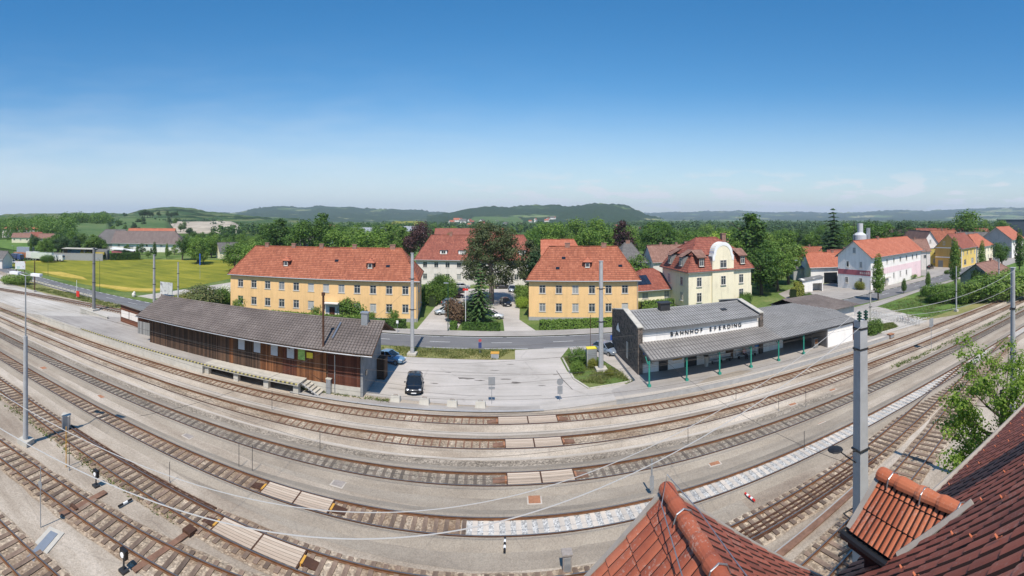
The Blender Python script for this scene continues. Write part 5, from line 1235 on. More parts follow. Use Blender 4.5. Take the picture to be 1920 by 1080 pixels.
# ---------------------------------------------------------------- foliage
def leaf_cloud(lobes, n, size, seed, flat=.0, fill=.35, squash=1.0):
    """n leaf clumps (small bent quads) through a union of ellipsoids (x, y, z, rx, ry, rz)."""
    rng = random.Random(seed); vols = [l[3] * l[4] * l[5] for l in lobes]; tot = sum(v ** .67 for v in vols)
    V = []; F = []
    for l, vv in zip(lobes, vols):
        for _ in range(max(1, int(n * vv ** .67 / tot))):
            while 1:
                d = Vector((rng.gauss(0, 1), rng.gauss(0, 1), rng.gauss(0, 1)))
                if d.length > .01: d.normalize(); break
            r = 1 - abs(rng.gauss(0, fill)) if rng.random() < .85 else rng.random()
            r = max(.05, r)
            r *= 1 + .16 * noise.noise(d * 2.3 + Vector((l[0], l[1], l[2] + seed)))
            p = Vector((l[0] + d.x * l[3] * r, l[1] + d.y * l[4] * r, l[2] + d.z * l[5] * r))
            nrm = (d + Vector((0, 0, .45)) + Vector((rng.uniform(-1, 1), rng.uniform(-1, 1), rng.uniform(-1, 1))) * .85).normalized()
            if flat: nrm = (nrm * (1 - flat) + Vector((0, 0, 1)) * flat).normalized()
            u = nrm.orthogonal().normalized(); u.rotate(Matrix.Rotation(rng.uniform(0, 2 * PI), 3, nrm)); w = nrm.cross(u)
            s = size * rng.uniform(.6, 1.35); b = len(V)
            V += [p - u * s * .5, p + w * s * .32 - nrm * s * .06, p + u * s * .55, p - w * s * .34 - nrm * s * .06]
            F.append((b, b + 1, b + 2, b + 3)) if rng.random() < .5 else F.extend([(b, b + 1, b + 2), (b, b + 2, b + 3)])
    return V, F
def cloud_mesh(name, lobes, n, size, seed, m, **k):
    V, F = leaf_cloud(lobes, n, size, seed, **k)
    me = bpy.data.meshes.new(name); me.from_pydata([tuple(v) for v in V], [], F); me.materials.append(m); me.update(); return me
def rand_lobes(seed, H, Wd, base=.25, n=11):
    rng = random.Random(seed); L_ = [(0, 0, H * (base + 1) / 2, Wd * .36, Wd * .36, H * (1 - base) * .42)]
    for k in range(n):
        a = rng.uniform(0, 2 * PI); t = rng.uniform(0, 1); z = H * (base + .10 + (1 - base - .22) * t)
        rr = Wd * .5 * math.sin(PI * (.18 + .72 * t)) * rng.uniform(.45, .8); s = Wd * rng.uniform(.13, .24)
        L_.append((rr * math.cos(a), rr * math.sin(a), z, s, s, s * rng.uniform(.75, 1.05)))
    return L_
def trunk_mesh(name, H, r, seed, top=.62, limbs=6, spread=1.8, m='bark'):
    rng = random.Random(seed); mb = MB(); P = [(rng.uniform(-.1, .1) * k, rng.uniform(-.1, .1) * k, H * top * k / 5 - (.4 if k == 0 else 0)) for k in range(6)]
    mb.tube(P, [r * (1.15 - .16 * k) for k in range(6)], 8)
    for i in range(limbs):
        t = rng.uniform(.35, .95); a = rng.uniform(0, 2 * PI); z = H * top * t; l = spread * rng.uniform(.7, 1.3)
        mb.tube([(0, 0, z), (l * .5 * math.cos(a), l * .5 * math.sin(a), z + l * .45), (l * math.cos(a + .2), l * math.sin(a + .2), z + l * .95)], [r * .42, r * .28, r * .08], 5)
    return mb.mesh(name, mat[m])
mat['leaf_mound'] = leaf('mixed_shrub_leaves', [(.06, .10, .03), (.13, .15, .05), (.22, .17, .09)], .2)
CR = {}; TR = {}
for k in range(4):
    CR['broad%d' % k] = (cloud_mesh('crown', rand_lobes(10 + k, 10, 8.4, .16, 13), 3600, .40, 30 + k, mat['leaf']), trunk_mesh('trunk', 10, .28, 50 + k))
CR['tall'] = (cloud_mesh('crown', rand_lobes(21, 10, 5.4, .12, 13), 3200, .36, 41, mat['leaf']), trunk_mesh('trunk', 10, .2, 61))
CR['column'] = (cloud_mesh('crown', [(0, 0, 2.9, 1.15, 1.15, 1.5), (0, 0, 4.4, 1.35, 1.35, 2.2), (.1, 0, 6.3, 1.15, 1.15, 2.2), (0, .1, 8.0, .75, .75, 1.9)], 4200, .26, 42, mat['leaf'], fill=.2), trunk_mesh('trunk', 10, .14, 62, .8, 3, .6))
def conifer(seed, H, W_, m, n=15, name='crown', sz=.34, droop=.25, dens=1.0):
    rng = random.Random(seed); V = []; F = []
    for k in range(n):
        t = (k + .5) / n; z = H * (.10 + .88 * t); rad_ = W_ * .5 * (1 - t) ** .8 + .12
        nb = max(5, int(13 * (1 - t) + 4)); a0 = rng.uniform(0, 6)
        for j in range(nb):
            a = a0 + 2 * PI * j / nb + rng.uniform(-.15, .15); L_ = rad_ * rng.uniform(.75, 1.12); m_ = max(3, int(L_ / sz * 5 * dens))
            for q in range(m_):
                s = L_ * (q + .6) / m_; zz = z - droop * s + .06 * s * s / max(L_, .1) + rng.uniform(-.08, .08)
                p = Vector((s * math.cos(a) + rng.uniform(-.12, .12), s * math.sin(a) + rng.uniform(-.12, .12), zz))
                nrm = Vector((math.cos(a) * .35 + rng.uniform(-.4, .4), math.sin(a) * .35 + rng.uniform(-.4, .4), 1)).normalized()
                u = Vector((math.cos(a + rng.choice((-.7, .7, 0))), math.sin(a + rng.choice((-.7, .7, 0))), -droop)).normalized(); w = nrm.cross(u).normalized(); l = sz * rng.uniform(.8, 1.4); b = len(V)
                V += [p - u * l * .5, p + w * l * .33, p + u * l * .6, p - w * l * .33]; F.append((b, b + 1, b + 2, b + 3))
    me = bpy.data.meshes.new(name); me.from_pydata([tuple(v) for v in V], [], F); me.materials.append(m); me.update(); return me
CR['conifer'] = (conifer(5, 10, 4.6, mat['leaf_dark'], 16, sz=.42), trunk_mesh('trunk', 10, .16, 63, .9, 0))
CR['spruce'] = (conifer(8, 10, 5.0, mat['leaf_spruce'], 17, sz=.30, dens=1.3), trunk_mesh('trunk', 10, .16, 64, .9, 0))
CR['bush'] = (cloud_mesh('foliage', [(0, 0, .9, 1.1, 1.1, .95), (.7, .2, .7, .7, .7, .7), (-.6, -.3, .8, .75, .75, .8), (.1, -.6, 1.3, .6, .6, .55)], 4200, .13, 43, mat['leaf']), trunk_mesh('stem', 1.4, .06, 65, .8, 4, .5))
CR['bush2'] = (cloud_mesh('foliage', [(0, 0, .8, 1.4, 1.2, .9), (.9, .1, .9, .7, .7, .75), (-.9, .3, .6, .65, .75, .6)], 4200, .13, 44, mat['leaf']), trunk_mesh('stem', 1.2, .06, 66, .8, 4, .5))
def tree(kind, x, y, h, label, m=None, w=None, group=None, z=0, name=None, cat=None):
    c_, t_ = CR[kind]; base = {'bush': 2.0, 'bush2': 1.8}.get(kind, 10.0)
    nm = name or {'conifer': 'conifer_tree', 'spruce': 'spruce_tree', 'column': 'columnar_tree', 'bush': 'shrub', 'bush2': 'shrub'}.get(kind, 'deciduous_tree')
    r = thing(nm, label, cat or ('shrub' if nm == 'shrub' else 'tree'), (x, y, z), random.uniform(0, 6.28), group)
    s = h / base; sw = (w if w else 1.0) * s; r.scale = (sw, sw, s)
    o = put('crown' if nm != 'shrub' else 'foliage', c_, r)
    if m: o.material_slots[0].link = 'OBJECT'; o.material_slots[0].material = mat[m]
    put('trunk' if nm != 'shrub' else 'stem', t_, r)
    return r
def PT(kind, px, base_d, ytop, label, **k):
    """Tree at photo column px and distance, tall enough to reach photo row ytop."""
    x, y = AZ(px, base_d); h = EYE - (ytop - HOR) / FOC * base_d
    return tree(kind, x, y, h - k.get('z', 0), label, **k)
random.seed(5)
# the big dark pine between the yellow houses
px, py = AZ(921, 93)
bt = thing('dark_pine', 'very large dark pine with an open reddish brown trunk standing between the two yellow houses', 'tree', (px, py, 0))
rng = random.Random(9); lob = [(0, 0, 11.5, 4.0, 4.0, 3.4)]
for k in range(34):
    t = k / 34; z = 5.0 + 11.6 * t; r0 = 6.6 * math.sin(PI * (.22 + .68 * t)); a = k * 2.4
    s = rng.uniform(1.3, 2.2); lob.append((r0 * rng.uniform(.65, 1) * math.cos(a), r0 * rng.uniform(.65, 1) * math.sin(a), z, s * 1.15, s * 1.15, s * .75))
put('crown', cloud_mesh('crown', lob, 19000, .36, 77, mat['leaf_pine'], fill=.3), bt)
mb = MB(); mb.tube([(0, 0, -.2), (.1, 0, 4), (-.15, .1, 8), (0, 0, 13.5)], [.62, .48, .36, .12], 10)
for k in range(14):
    z = 3.4 + k * .68; a = k * 2.4; l = rng.uniform(3, 5); mb.tube([(0, 0, z), (l * .5 * math.cos(a), l * .5 * math.sin(a), z + .7), (l * math.cos(a), l * math.sin(a), z + 1.3)], [.17, .11, .04], 5)
mb.build('trunk', mat['bark_pale'], bt)
x, y = G(899, 606); tree('spruce', x, y + .3, 10.6, 'fresh green spruce behind the low clipped hedge at the road', w=1.08)
x, y = G(935, 575)
tree('conifer', -6.1, 84, 8.5, 'slim brownish conifer between the spruce and the flag pole', m='leaf_rust', w=.5)
x, y = G(855, 606); tree('bush', x - .2, y + 1, 4.6, 'reddish brown shrub left of the spruce', m='leaf_rust', w=.8)
tree('bush', x + 2.4, y + 1.6, 4.4, 'dark green shrub between the reddish shrub and the spruce', m='leaf_dark', w=.7)
tree('bush2', x + 2.3, y + 1.0, 1.6, 'low white flowering shrub at the foot of the reddish shrub', m='leaf_white', w=.6)
PT('broad1', 822, 96, 514, 'rounded green shrub row beside the end wall of the long yellow house', w=.9)
tree('bush', -16.9, 90, 5.2, 'tall garden shrub at the rear corner of the long yellow house', m='leaf_mid', w=.8)
tree('bush2', -15.6, 96, 4.6, 'garden shrub beside the left driveway farther back', m='leaf', w=1.0)
tree('bush', -15.8, 102, 5.4, 'dark shrub at the far end of the left driveway', m='leaf', w=.9)
tree('bush', 2.2, 93, 4.4, 'light green shrub at the rear corner of the shorter yellow house', m='leaf_mid', w=.8)
tree('bush2', 1.9, 88, 2.6, 'low lime green shrub beside the side wall of the shorter yellow house', m='leaf_lime', w=.7)
PT('tall', 992, 102, 440, 'greyish dark conifer like tree against the red roof right of the big pine', m='leaf_pine', w=1.0)
PT('tall', 1004, 98, 462, 'dark bluish green tree beside the left end of the shorter yellow house', m='leaf_dark', w=.8)
# individually placed trees around and behind
for kind, px, d, yt, lab, mt, w in (
        ('broad2', 788, 165, 405, 'dark copper beech rising above the white apartment house', 'leaf_copper', .85),
        ('broad0', 1195, 103, 470, 'round green tree between the shorter yellow house and the solar roof', None, 1.1),
        ('tall', 1168, 150, 404, 'dark reddish plum tree among the green trees behind the shorter yellow house', 'leaf_copper', .9),
        ('tall', 1405, 135, 388, 'tallest pointed green tree behind the villa', None, 1.35),
        ('broad3', 1428, 103, 462, 'big leafy garden tree right of the villa', None, 1.3),
        ('broad0', 1458, 108, 458, 'leafy garden tree behind the clipped yellow green hedge', None, 1.0),
        ('broad1', 1376, 128, 452, 'green tree close behind the right side of the villa', None, 1.2),
        ('broad3', 1350, 150, 428, 'bright lime green tree just right of the villa chimney', 'leaf_lime', .9),
        ('broad1', 1452, 116, 452, 'wide green tree to the right of the villa', None, 1.1),
        ('broad2', 1420, 112, 510, 'dark green tree behind the clipped hedge right of the villa', None, 1.3),
        ('broad0', 1478, 120, 440, 'light green tree left of the small orange roofed house', 'leaf_mid', 1.0),
        ('conifer', 1562, 140, 386, 'tall dark spruce standing against the blue hills', None, 1.25),
        ('broad3', 1640, 165, 412, 'broad green tree behind the silver silo', None, 1.2),
        ('broad1', 1822, 250, 395, 'huge domed tree crown above the grey roofs near the right edge', None, 1.5),
        ('broad2', 1770, 260, 412, 'dark green tree left of the huge domed crown', None, 1.0),
        ('broad0', 1862, 240, 420, 'dark tree at the foot of the grey warehouse', None, 1.0),
        ('broad2', 1879, 156, 448, 'round dark chestnut tree at the far end of the street', None, .95),
        ('tall', 600, 170, 390, 'tall dark green tree with a rounded top behind the long yellow house', None, 1.0),
        ('tall', 520, 180, 402, 'pointed green tree left of the tall one behind the long yellow house', None, 1.3),
        ('broad2', 568, 165, 400, 'bright green tree between the two tall trees behind the long yellow house', None, .9),
        ('broad3', 690, 150, 425, 'wide low tree behind the roof of the long yellow house', None, 1.3),
        ('broad1', 630, 140, 430, 'broad tree directly over the middle of the long orange roof', None, 1.2),
        ('tall', 728, 175, 412, 'slim pale willow behind the right part of the long orange roof', 'leaf_mid', 1.1),
        ('tall', 755, 168, 420, 'light green tree left of the copper beech', 'leaf_mid', 1.1),
        ('broad0', 480, 130, 445, 'green tree behind the left end of the long yellow house', None, 1.1),
        ('broad0', 372, 175, 442, 'round dense tree to the right of the white farmhouse', None, 1.2),
        ('broad2', 342, 190, 440, 'dark green tree touching the right end of the farmhouse roof', None, 1.0),
        ('broad3', 440, 150, 452, 'leafy tree right of the small cream gabled shed house', None, 1.3),
        ('broad1', 395, 215, 448, 'tree behind the small cream gabled shed house', None, 1.2),
        ('tall', 186, 200, 470, 'pale grey green willow at the end of the concrete wall', 'leaf_mid', 1.3),
        ('broad1', 108, 230, 440, 'dark group tree behind the parked trucks', None, 1.1),
        ('broad3', 138, 225, 448, 'second dark tree behind the open shed roof', None, 1.1),
        ('broad2', 150, 240, 432, 'light green tree left of the white farmhouse', 'leaf_mid', 1.0),
        ('column', 196, 190, 472, 'pointed young conifer in front of the farmhouse wall', 'leaf_dark', 1.2),
        ('column', 290, 195, 452, 'first slim young tree before the farmhouse', None, 1.1),
        ('column', 257, 195, 458, 'second slim young tree before the farmhouse', None, 1.1),
        ('column', 313, 195, 455, 'third slim young tree before the farmhouse', None, 1.0),
        ('column', 58, 200, 446, 'thin young tree beside the parked trucks', None, .7)):
    PT(kind, px, d, yt, lab, m=mt, w=w)
for px, py, yt, lab, w in ((1647, 563, 473, 'large columnar tree in front of the white building', 1.15), (1790, 540, 443, 'columnar tree in front of the yellow house', .95), (1841, 518, 449, 'columnar tree at the left end of the cream house', .95),
                           (1912, 512, 428, 'columnar tree at the right picture edge', 1.0), (1695, 550, 521, 'small columnar tree at the path', 1.5), (1740, 540, 508, 'small columnar tree behind the round bushes', 1.4)):
    x, y = G(px, py); d = math.hypot(x, y); h = EYE - (yt - HOR) / FOC * d; tree('column', x, y, h, lab, w=w)
# bushes right
for px, py, yt, lab, kind, mt, w in ((1752, 566, 527, 'dark round bush left of three in the green triangle', 'bush', None, 1.1), (1775, 566, 532, 'dense dark bush in the middle of the green triangle', 'bush2', None, 1.3), (1803, 568, 534, 'dark bush right of three in the green triangle', 'bush', None, 1.1), (1737, 556, 532, 'greyish feathery bush at the left end of the bush group', 'bush', 'leaf_mid', .8),
                                     (1822, 566, 520, 'shrub with reddish tips before the brown tiled house', 'bush', 'leaf_mid', 1.2), (1850, 562, 510, 'climbing shrub covering the wall of the brown tiled house', 'bush', None, 1.4), (1875, 560, 505, 'overgrown bush below the roof of the brown tiled house', 'bush2', 'leaf_mid', 1.5), (1900, 545, 500, 'large bush right of the brown tiled house', 'bush', None, 1.4),
                                     (1838, 540, 500, 'vine climbing over the gable of the brown tiled house', 'bush', 'leaf', .8),
                                     (1636, 630, 592, 'bright green bush at the end of the station building', 'bush', 'leaf_mid', 1.0), (1514, 568, 545, 'small clipped dark bush on the forecourt', 'bush', None, .7), (1612, 543, 524, 'yellow flowering shrub at the corner of the white building', 'bush', 'leaf_olive', 1.0),
                                     (1706, 522, 513, 'low garden shrubs in front of the pink wall', 'bush2', 'leaf_mid', 2.2), (1775, 514, 505, 'small shrub at the parking entrance', 'bush', 'leaf_mid', 1.0),
                                     (1085, 680, 650, 'dense dark green shrub on the small grass island', 'bush2', None, 1.1), (1112, 690, 668, 'yellowish weeds beside the grey cabinet', 'bush', 'leaf_olive', .8), (1082, 700, 672, 'pale flowering weeds on the grass island', 'bush', 'leaf_mid', .8), (1142, 705, 690, 'small weed tuft at the island corner', 'bush', 'leaf_olive', 1.0),
                                     (380, 575, 533, 'broad reddish green bush mound left of the long yellow house', 'bush2', 'leaf_mound', 1.6), (412, 572, 538, 'rounded green bush beside the corner of the long yellow house', 'bush', None, 1.3), (428, 566, 532, 'white flowering bush at the wall of the long yellow house', 'bush', 'leaf_white', 1.0), (350, 572, 545, 'olive bush at the left of the bush mound', 'bush2', 'leaf_olive', 1.3),
                                     (1395, 578, 552, 'round clipped bush at the corner of the villa', 'bush', None, .9), (1355, 585, 563, 'reddish bush in front of the villa', 'bush2', 'leaf_rust', .9), (1290, 590, 572, 'dark red bush at the villa corner', 'bush2', 'leaf_copper', .9), (1398, 570, 545, 'green garden bush right of the villa', 'bush', None, 1.0),
                                     (1230, 590, 565, 'wide shrub in the garden of the low house', 'bush2', 'leaf_mid', 1.3), (1190, 588, 560, 'pale leaved shrub at the corner of the shorter yellow house', 'bush', 'leaf_olive', .8),
                                     (566, 590, 566, 'tall shrub against the wall of the long yellow house', 'bush', None, .8), (600, 594, 562, 'pair of shrubs at the porch of the long yellow house', 'bush', None, .9), (660, 598, 552, 'big round shrub against the right part of the long yellow wall', 'bush', None, 1.1), (736, 602, 574, 'dark shrub near the right end of the long yellow wall', 'bush', None, .8), (690, 600, 580, 'low shrub between the big shrub and the wall end', 'bush2', 'leaf_mid', 1.0), (455, 582, 548, 'shrub at the left corner of the long yellow wall', 'bush', None, .9),
                                     (1085, 594, 562, 'large round shrub in front of the shorter yellow house', 'bush', None, 1.25), (1045, 596, 578, 'low olive shrub before the shorter yellow house', 'bush2', 'leaf_olive', 1.1), (1165, 592, 575, 'low shrub at the right window of the shorter yellow house', 'bush2', 'leaf_mid', 1.0),
                                     (88, 492, 476, 'green bush at the edge of the wheat field below the trucks', 'bush2', None, 1.2), (30, 533, 510, 'weedy bush beside the beige railway hut', 'bush2', 'leaf_mid', 1.6)):
    x, y = G(px, py); d = math.hypot(x, y); h = EYE - (yt - HOR) / FOC * d; tree(kind, x, y, h, lab, m=mt, w=w)
# the leafy tree close to the roof at the right
nt_ = thing('leafy_tree', 'near leafy tree with fresh maple like leaves between the tall masts and the tiled roof', 'tree', (17.0, 8.1, 0))
rng = random.Random(14); lob = []
tips = []
mb = MB(); mb.tube([(0, 0, -.1), (.1, 0, 5), (-.05, .1, 10.6)], [.28, .22, .10], 9)
for k in range(34):
    a = k * 2.4 + rng.uniform(-.4, .4); z0 = 5.6 + 4.7 * (k / 34); l = rng.uniform(1.4, 3.0) * (1.15 - .5 * k / 34); rise = rng.uniform(.3, 1.0)
    e_ = (l * math.cos(a), l * math.sin(a), z0 + rise + l * .35)
    mid = (e_[0] * .5, e_[1] * .5, z0 + rise * .7)
    mb.tube([(0, 0, z0), mid, e_], [.07, .045, .015], 5); tips.append(e_)
    for q in range(3):
        b = (e_[0] + rng.uniform(-.8, .8), e_[1] + rng.uniform(-.8, .8), e_[2] + rng.uniform(-.3, .9)); mb.tube([mid if q else e_, b], [.025, .008], 4); tips.append(b)
mb.build('branches', mat['bark'], nt_)
for e_ in tips:
    s = rng.uniform(.35, .62); lob.append((*e_, s * 1.15, s * 1.15, s * .7))
put('crown', cloud_mesh('crown', lob, 19000, .13, 99, mat['leaf_near'], fill=.5, flat=.3), nt_)

# background trees: copies of a few kinds
def scatter(n, cols, dist, hts, kinds, label, group, mats=(None,), seed=1, zf=None):
    rng = random.Random(seed); random.seed(seed)
    for k in range(n):
        px = rng.uniform(*cols); d = rng.uniform(*dist)
        x, y = AZ(px, d); tree(rng.choice(kinds), x, y, rng.uniform(*hts), label, m=rng.choice(mats), w=rng.uniform(.9, 1.35), group=group, z=zf(px, d) if zf else 0)
BR = ('broad0', 'broad1', 'broad2', 'broad3', 'tall')
scatter(26, (480, 790), (185, 300), (12, 17), BR, 'green tree of the loose wood behind the long yellow house', 'trees behind the long yellow house', (None, None, 'leaf_mid'), 2)
scatter(22, (985, 1250), (150, 260), (13, 18.5), BR, 'tall green tree of the dense row behind the shorter yellow house', 'trees behind the shorter yellow house', (None, None, None, 'leaf_mid'), 3)
scatter(22, (1240, 1530), (160, 300), (11, 16.5), BR, 'green tree in the belt behind the villa', 'trees behind the villa', (None, None, 'leaf_mid'), 4)
scatter(20, (1500, 1700), (190, 330), (12, 17), BR, 'dark green tree in the belt behind the silo', 'trees behind the silo', (None, 'leaf_dark'), 5)
scatter(9, (1710, 1920), (290, 420), (12, 19), BR + ('conifer',), 'distant tree between the red roofs and the blue hills', 'trees beyond the right hand roofs', (None, 'leaf_dark'), 6)
scatter(34, (330, 490), (150, 290), (6, 11), BR, 'tree of the hedge belt between the farmhouse and the yellow house', 'trees right of the farmhouse', (None, None, 'leaf_mid'), 7)
scatter(26, (62, 205), (200, 250), (7, 12), BR, 'dark tree of the loose group between the trucks and the farmhouse', 'trees left of the farmhouse', (None, 'leaf_dark', 'leaf_mid'), 18)
scatter(20, (205, 345), (420, 640), (7, 12), BR, 'tree standing on the meadow slope behind the farmhouse', 'trees on the meadow slope', (None, 'leaf_dark'), 19, lambda px, d: max(0, (d - 400) * .055))
scatter(9, (205, 340), (200, 236), (3, 6), BR, 'tree or tall shrub standing around the farmhouse', 'trees around the farmhouse', (None, 'leaf_dark', 'leaf_mid'), 8)
scatter(14, (230, 335), (640, 800), (9, 14), BR, 'lone tree on the ridge line over the meadow', 'ridge line trees', ('leaf_dark',), 15, lambda px, d: 20)
scatter(22, (800, 1000), (300, 700), (9, 14), BR, 'tree in front of the hillside village', 'trees before the hillside village', (None, 'leaf_mid'), 12)
scatter(40, (200, 480), (300, 560), (6, 10), BR, 'field hedge tree below the quarry', 'field hedge trees below the quarry', (None, 'leaf_dark'), 13)
# far woods nobody could count
def woods(name, cols, dist, n, hts, seed, z0=0, zf=None, dense=75):
    rng = random.Random(seed); V = []; F = []
    for k in range(n):
        px = rng.uniform(*cols); d = rng.uniform(*dist); x, y = AZ(px, d); h = rng.uniform(*hts); w = h * .42
        b = zf(px, d) if zf else z0
        v_, f_ = leaf_cloud([(x, y, b + h * .45, w, w, h * .5)], dense, (1.9 if dense < 100 else 1.1) + d * .0012, rng.random() * 99, fill=.15)
        o = len(V); V += v_; F += [tuple(i + o for i in q) for q in f_]
    me = bpy.data.meshes.new(name); me.from_pydata([tuple(v) for v in V], [], F); me.materials.append(mat['leaf_dark'] if seed % 2 else mat['leaf']); me.update()
    o = put(name, me); o['kind'] = 'stuff'
woods('far_woodland', (-10, 135), (360, 640), 120, (15, 24), 36, dense=230)
woods('far_woodland', (118, 208), (540, 700), 50, (12, 19), 38, zf=lambda px, d: 11, dense=190)
woods('far_woodland', (1200, 1930), (420, 1100), 430, (10, 17), 31)
woods('far_woodland', (400, 830), (420, 1100), 300, (8, 14), 32)
woods('far_woodland', (820, 1230), (450, 1000), 260, (9, 15), 33)
woods('far_woodland', (-20, 420), (720, 1100), 190, (10, 16), 35, zf=lambda px, d: (d - 620) * .016)

# hedges and ground growth
def hedge(label, pts, w, h, m='leaf', dens=60, z=0, cat='hedge'):
    cx = sum(p[0] for p in pts) / len(pts); cy = sum(p[1] for p in pts) / len(pts)
    r = thing('hedge', label, cat, (cx, cy, z)); rng = random.Random(len(label)); V = []; F = []; mb = MB()
    for (x0, y0), (x1, y1) in zip(pts, pts[1:]):
        a = Vector((x0 - cx, y0 - cy, 0)); b = Vector((x1 - cx, y1 - cy, 0)); d = (b - a); l = d.length; d.normalize(); n_ = Vector((-d.y, d.x, 0))
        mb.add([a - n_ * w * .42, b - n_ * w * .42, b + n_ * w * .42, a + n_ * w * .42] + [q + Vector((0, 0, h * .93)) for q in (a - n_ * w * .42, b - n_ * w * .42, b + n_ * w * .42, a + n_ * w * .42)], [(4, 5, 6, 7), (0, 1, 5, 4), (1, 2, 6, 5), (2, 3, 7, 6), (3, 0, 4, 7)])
        for k in range(int(l * dens)):
            t = rng.random() * l; side = rng.random()
            if side < .42: p = a + d * t + n_ * (rng.uniform(-.5, .5) * w) + Vector((0, 0, h + rng.uniform(-.08, .1))); nn = Vector((0, 0, 1))
            else:
                sg = -1 if side < .8 else 1; p = a + d * t + n_ * (sg * w * .5 + rng.uniform(-.06, .06)) + Vector((0, 0, rng.uniform(0, h))); nn = n_ * sg
            nn = (nn + Vector((rng.uniform(-1, 1), rng.uniform(-1, 1), rng.uniform(-.4, 1))) * .7).normalized(); u = nn.orthogonal().normalized(); u.rotate(Matrix.Rotation(rng.uniform(0, 6.28), 3, nn)); v2 = nn.cross(u); s = rng.uniform(.10, .22); o = len(V)
            V += [p - u * s, p + v2 * s * .7, p + u * s, p - v2 * s * .7]; F.append((o, o + 1, o + 2, o + 3))
    me = bpy.data.meshes.new('foliage'); me.from_pydata([tuple(v) for v in V], [], F); me.materials.append(mat[m]); me.update(); put('foliage', me, r)
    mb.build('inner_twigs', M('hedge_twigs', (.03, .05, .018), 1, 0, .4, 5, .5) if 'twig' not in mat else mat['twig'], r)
    return r
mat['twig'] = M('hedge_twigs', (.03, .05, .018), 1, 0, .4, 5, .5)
hedge('neatly clipped low hedge at the road in front of the spruce', [(-8.0, 70.2), (-1.9, 70.1)], 1.3, 1.15, dens=220)
hedge('short clipped hedge piece left of the green lamp pole', [(-10.0, 70.4), (-8.9, 70.4)], 1.3, 1.2, dens=220)
hedge('hedge along the pavement in front of the long yellow house', [(-40, 66.0), (-30, 67.4), (-17.2, 69.6)], 1.2, 1.4, dens=150)
hedge('loose hedge close to the wall of the long yellow house', [(-44, 67.6), (-24, 71.0)], 1.5, 1.2, 'leaf_mid', dens=90)
hedge('hedge in front of the shorter yellow house', [(4.5, 71.0), (12.5, 71.0), (21, 71.4)], 1.4, 1.4, dens=170)
hedge('yellow green clipped hedge sloping down beside the white shelter', [(58.5, 78.2), (62.5, 80.5), (66, 86.5)], 1.8, 2.3, 'leaf_olive', dens=150)
hedge('dark hedge at the far side of the wheat field', [AZ(206, 190), AZ(262, 193)], 3, 3.0, 'leaf', dens=160)
hedge('garden hedge between the shorter yellow house and the villa', [(24, 79.5), (31, 80.5)], 1.6, 2.2, 'leaf_mid', dens=120)
hedge('flowering hedge along the road left of the goods shed roof', [(-61, 66.5), (-52, 65.6), (-42, 66.0)], 2.4, 1.3, 'leaf_mid', dens=130)
hedge('green hedge along the left driveway of the yellow house', [(-16.2, 88), (-16.4, 108)], 1.6, 2.2, dens=80)
# grass tufts: too many to count
def tufts(name, polys, n, seed, m, hh=.35):
    rng = random.Random(seed); V = []; F = []
    for pts, share in polys:
        x0, x1 = min(p[0] for p in pts), max(p[0] for p in pts); y0, y1 = min(p[1] for p in pts), max(p[1] for p in pts); k = 0; tries = 0
        while k < n * share and tries < n * 20:
            tries += 1; x = rng.uniform(x0, x1); y = rng.uniform(y0, y1); ins = False; j = len(pts) - 1
            for i in range(len(pts)):
                if (pts[i][1] > y) != (pts[j][1] > y) and x < (pts[j][0] - pts[i][0]) * (y - pts[i][1]) / (pts[j][1] - pts[i][1]) + pts[i][0]: ins = not ins
                j = i
            if not ins or noise.noise(Vector((x * .4, y * .4, seed))) < rng.uniform(-.5, .25): continue
            k += 1
            for q in range(3):
                a = rng.uniform(0, 6.28); w = rng.uniform(.03, .09); h = hh * rng.uniform(.4, 1.3); lx, ly = rng.uniform(-.2, .2), rng.uniform(-.2, .2); o = len(V)
                V += [(x + lx - w * math.cos(a), y + ly - w * math.sin(a), 0), (x + lx + w * math.cos(a), y + ly + w * math.sin(a), 0), (x + lx * 2, y + ly * 2, h)]; F.append((o, o + 1, o + 2))
    me = bpy.data.meshes.new(name); me.from_pydata(V, [], F); me.materials.append(mat[m]); me.update(); o = put(name, me); o['kind'] = 'stuff'
mat['blade'] = leaf('grass_blades', [(.06, .11, .02), (.14, .17, .05), (.30, .27, .12)], .3)
tufts('grass', [([(-24, 55.4), (-2, 55.9), (.4, 60), (-24, 59)], .16), ([(7.5, 47.5), (13, 45.4), (12.6, 50), (8.6, 57), (6.6, 56)], .12), ([(62, 46), (92, 46), (140, 47), (120, 66), (86, 62), (66.5, 59)], .5), ([(-120, 49.5), (-60, 54.5), (-48, 58), (-90, 56.4)], .2), ([(48.5, 46.2), (56, 46.2), (58, 49), (50, 50)], .06)], 14000, 3, 'blade', .24)
tufts('weeds', [([(-22, 41.0), (-12, 41.2), (-12, 41.7), (-22, 41.5)], .1), ([(-100, 32), (-60, 34.4), (-60, 35.3), (-100, 33)], .15), ([(-60, 15), (-18, 18.5), (-18, 19.2), (-60, 16)], .25), ([(40, 33.6), (100, 34.6), (100, 35.6), (40, 34.4)], .3), ([(13.6, 43.6), (14.2, 43.6), (14.2, 57), (13.0, 57)], .05)], 2600, 5, 'blade', .16)
sheet('grass_island', [(6.6, 56), (7.0, 48.6), (8.2, 45.6), (12.9, 46.6), (12.6, 50), (10.4, 58), (8.2, 57.4)], .03, mat['grass'])
mb = MB()
for a, b in (((6.5, 56), (6.9, 48.5)), ((6.9, 48.5), (8.1, 45.5)), ((8.1, 45.5), (13, 46.5))): 
    dx, dy = b[0] - a[0], b[1] - a[1]; l = math.hypot(dx, dy); mb.T = Matrix.Translation((a[0], a[1], 0)) @ Matrix.Rotation(math.atan2(dy, dx), 4, 'Z'); mb.box(0, l, -.1, .1, 0, .12)
struct('kerb', mb, mat['conc'])
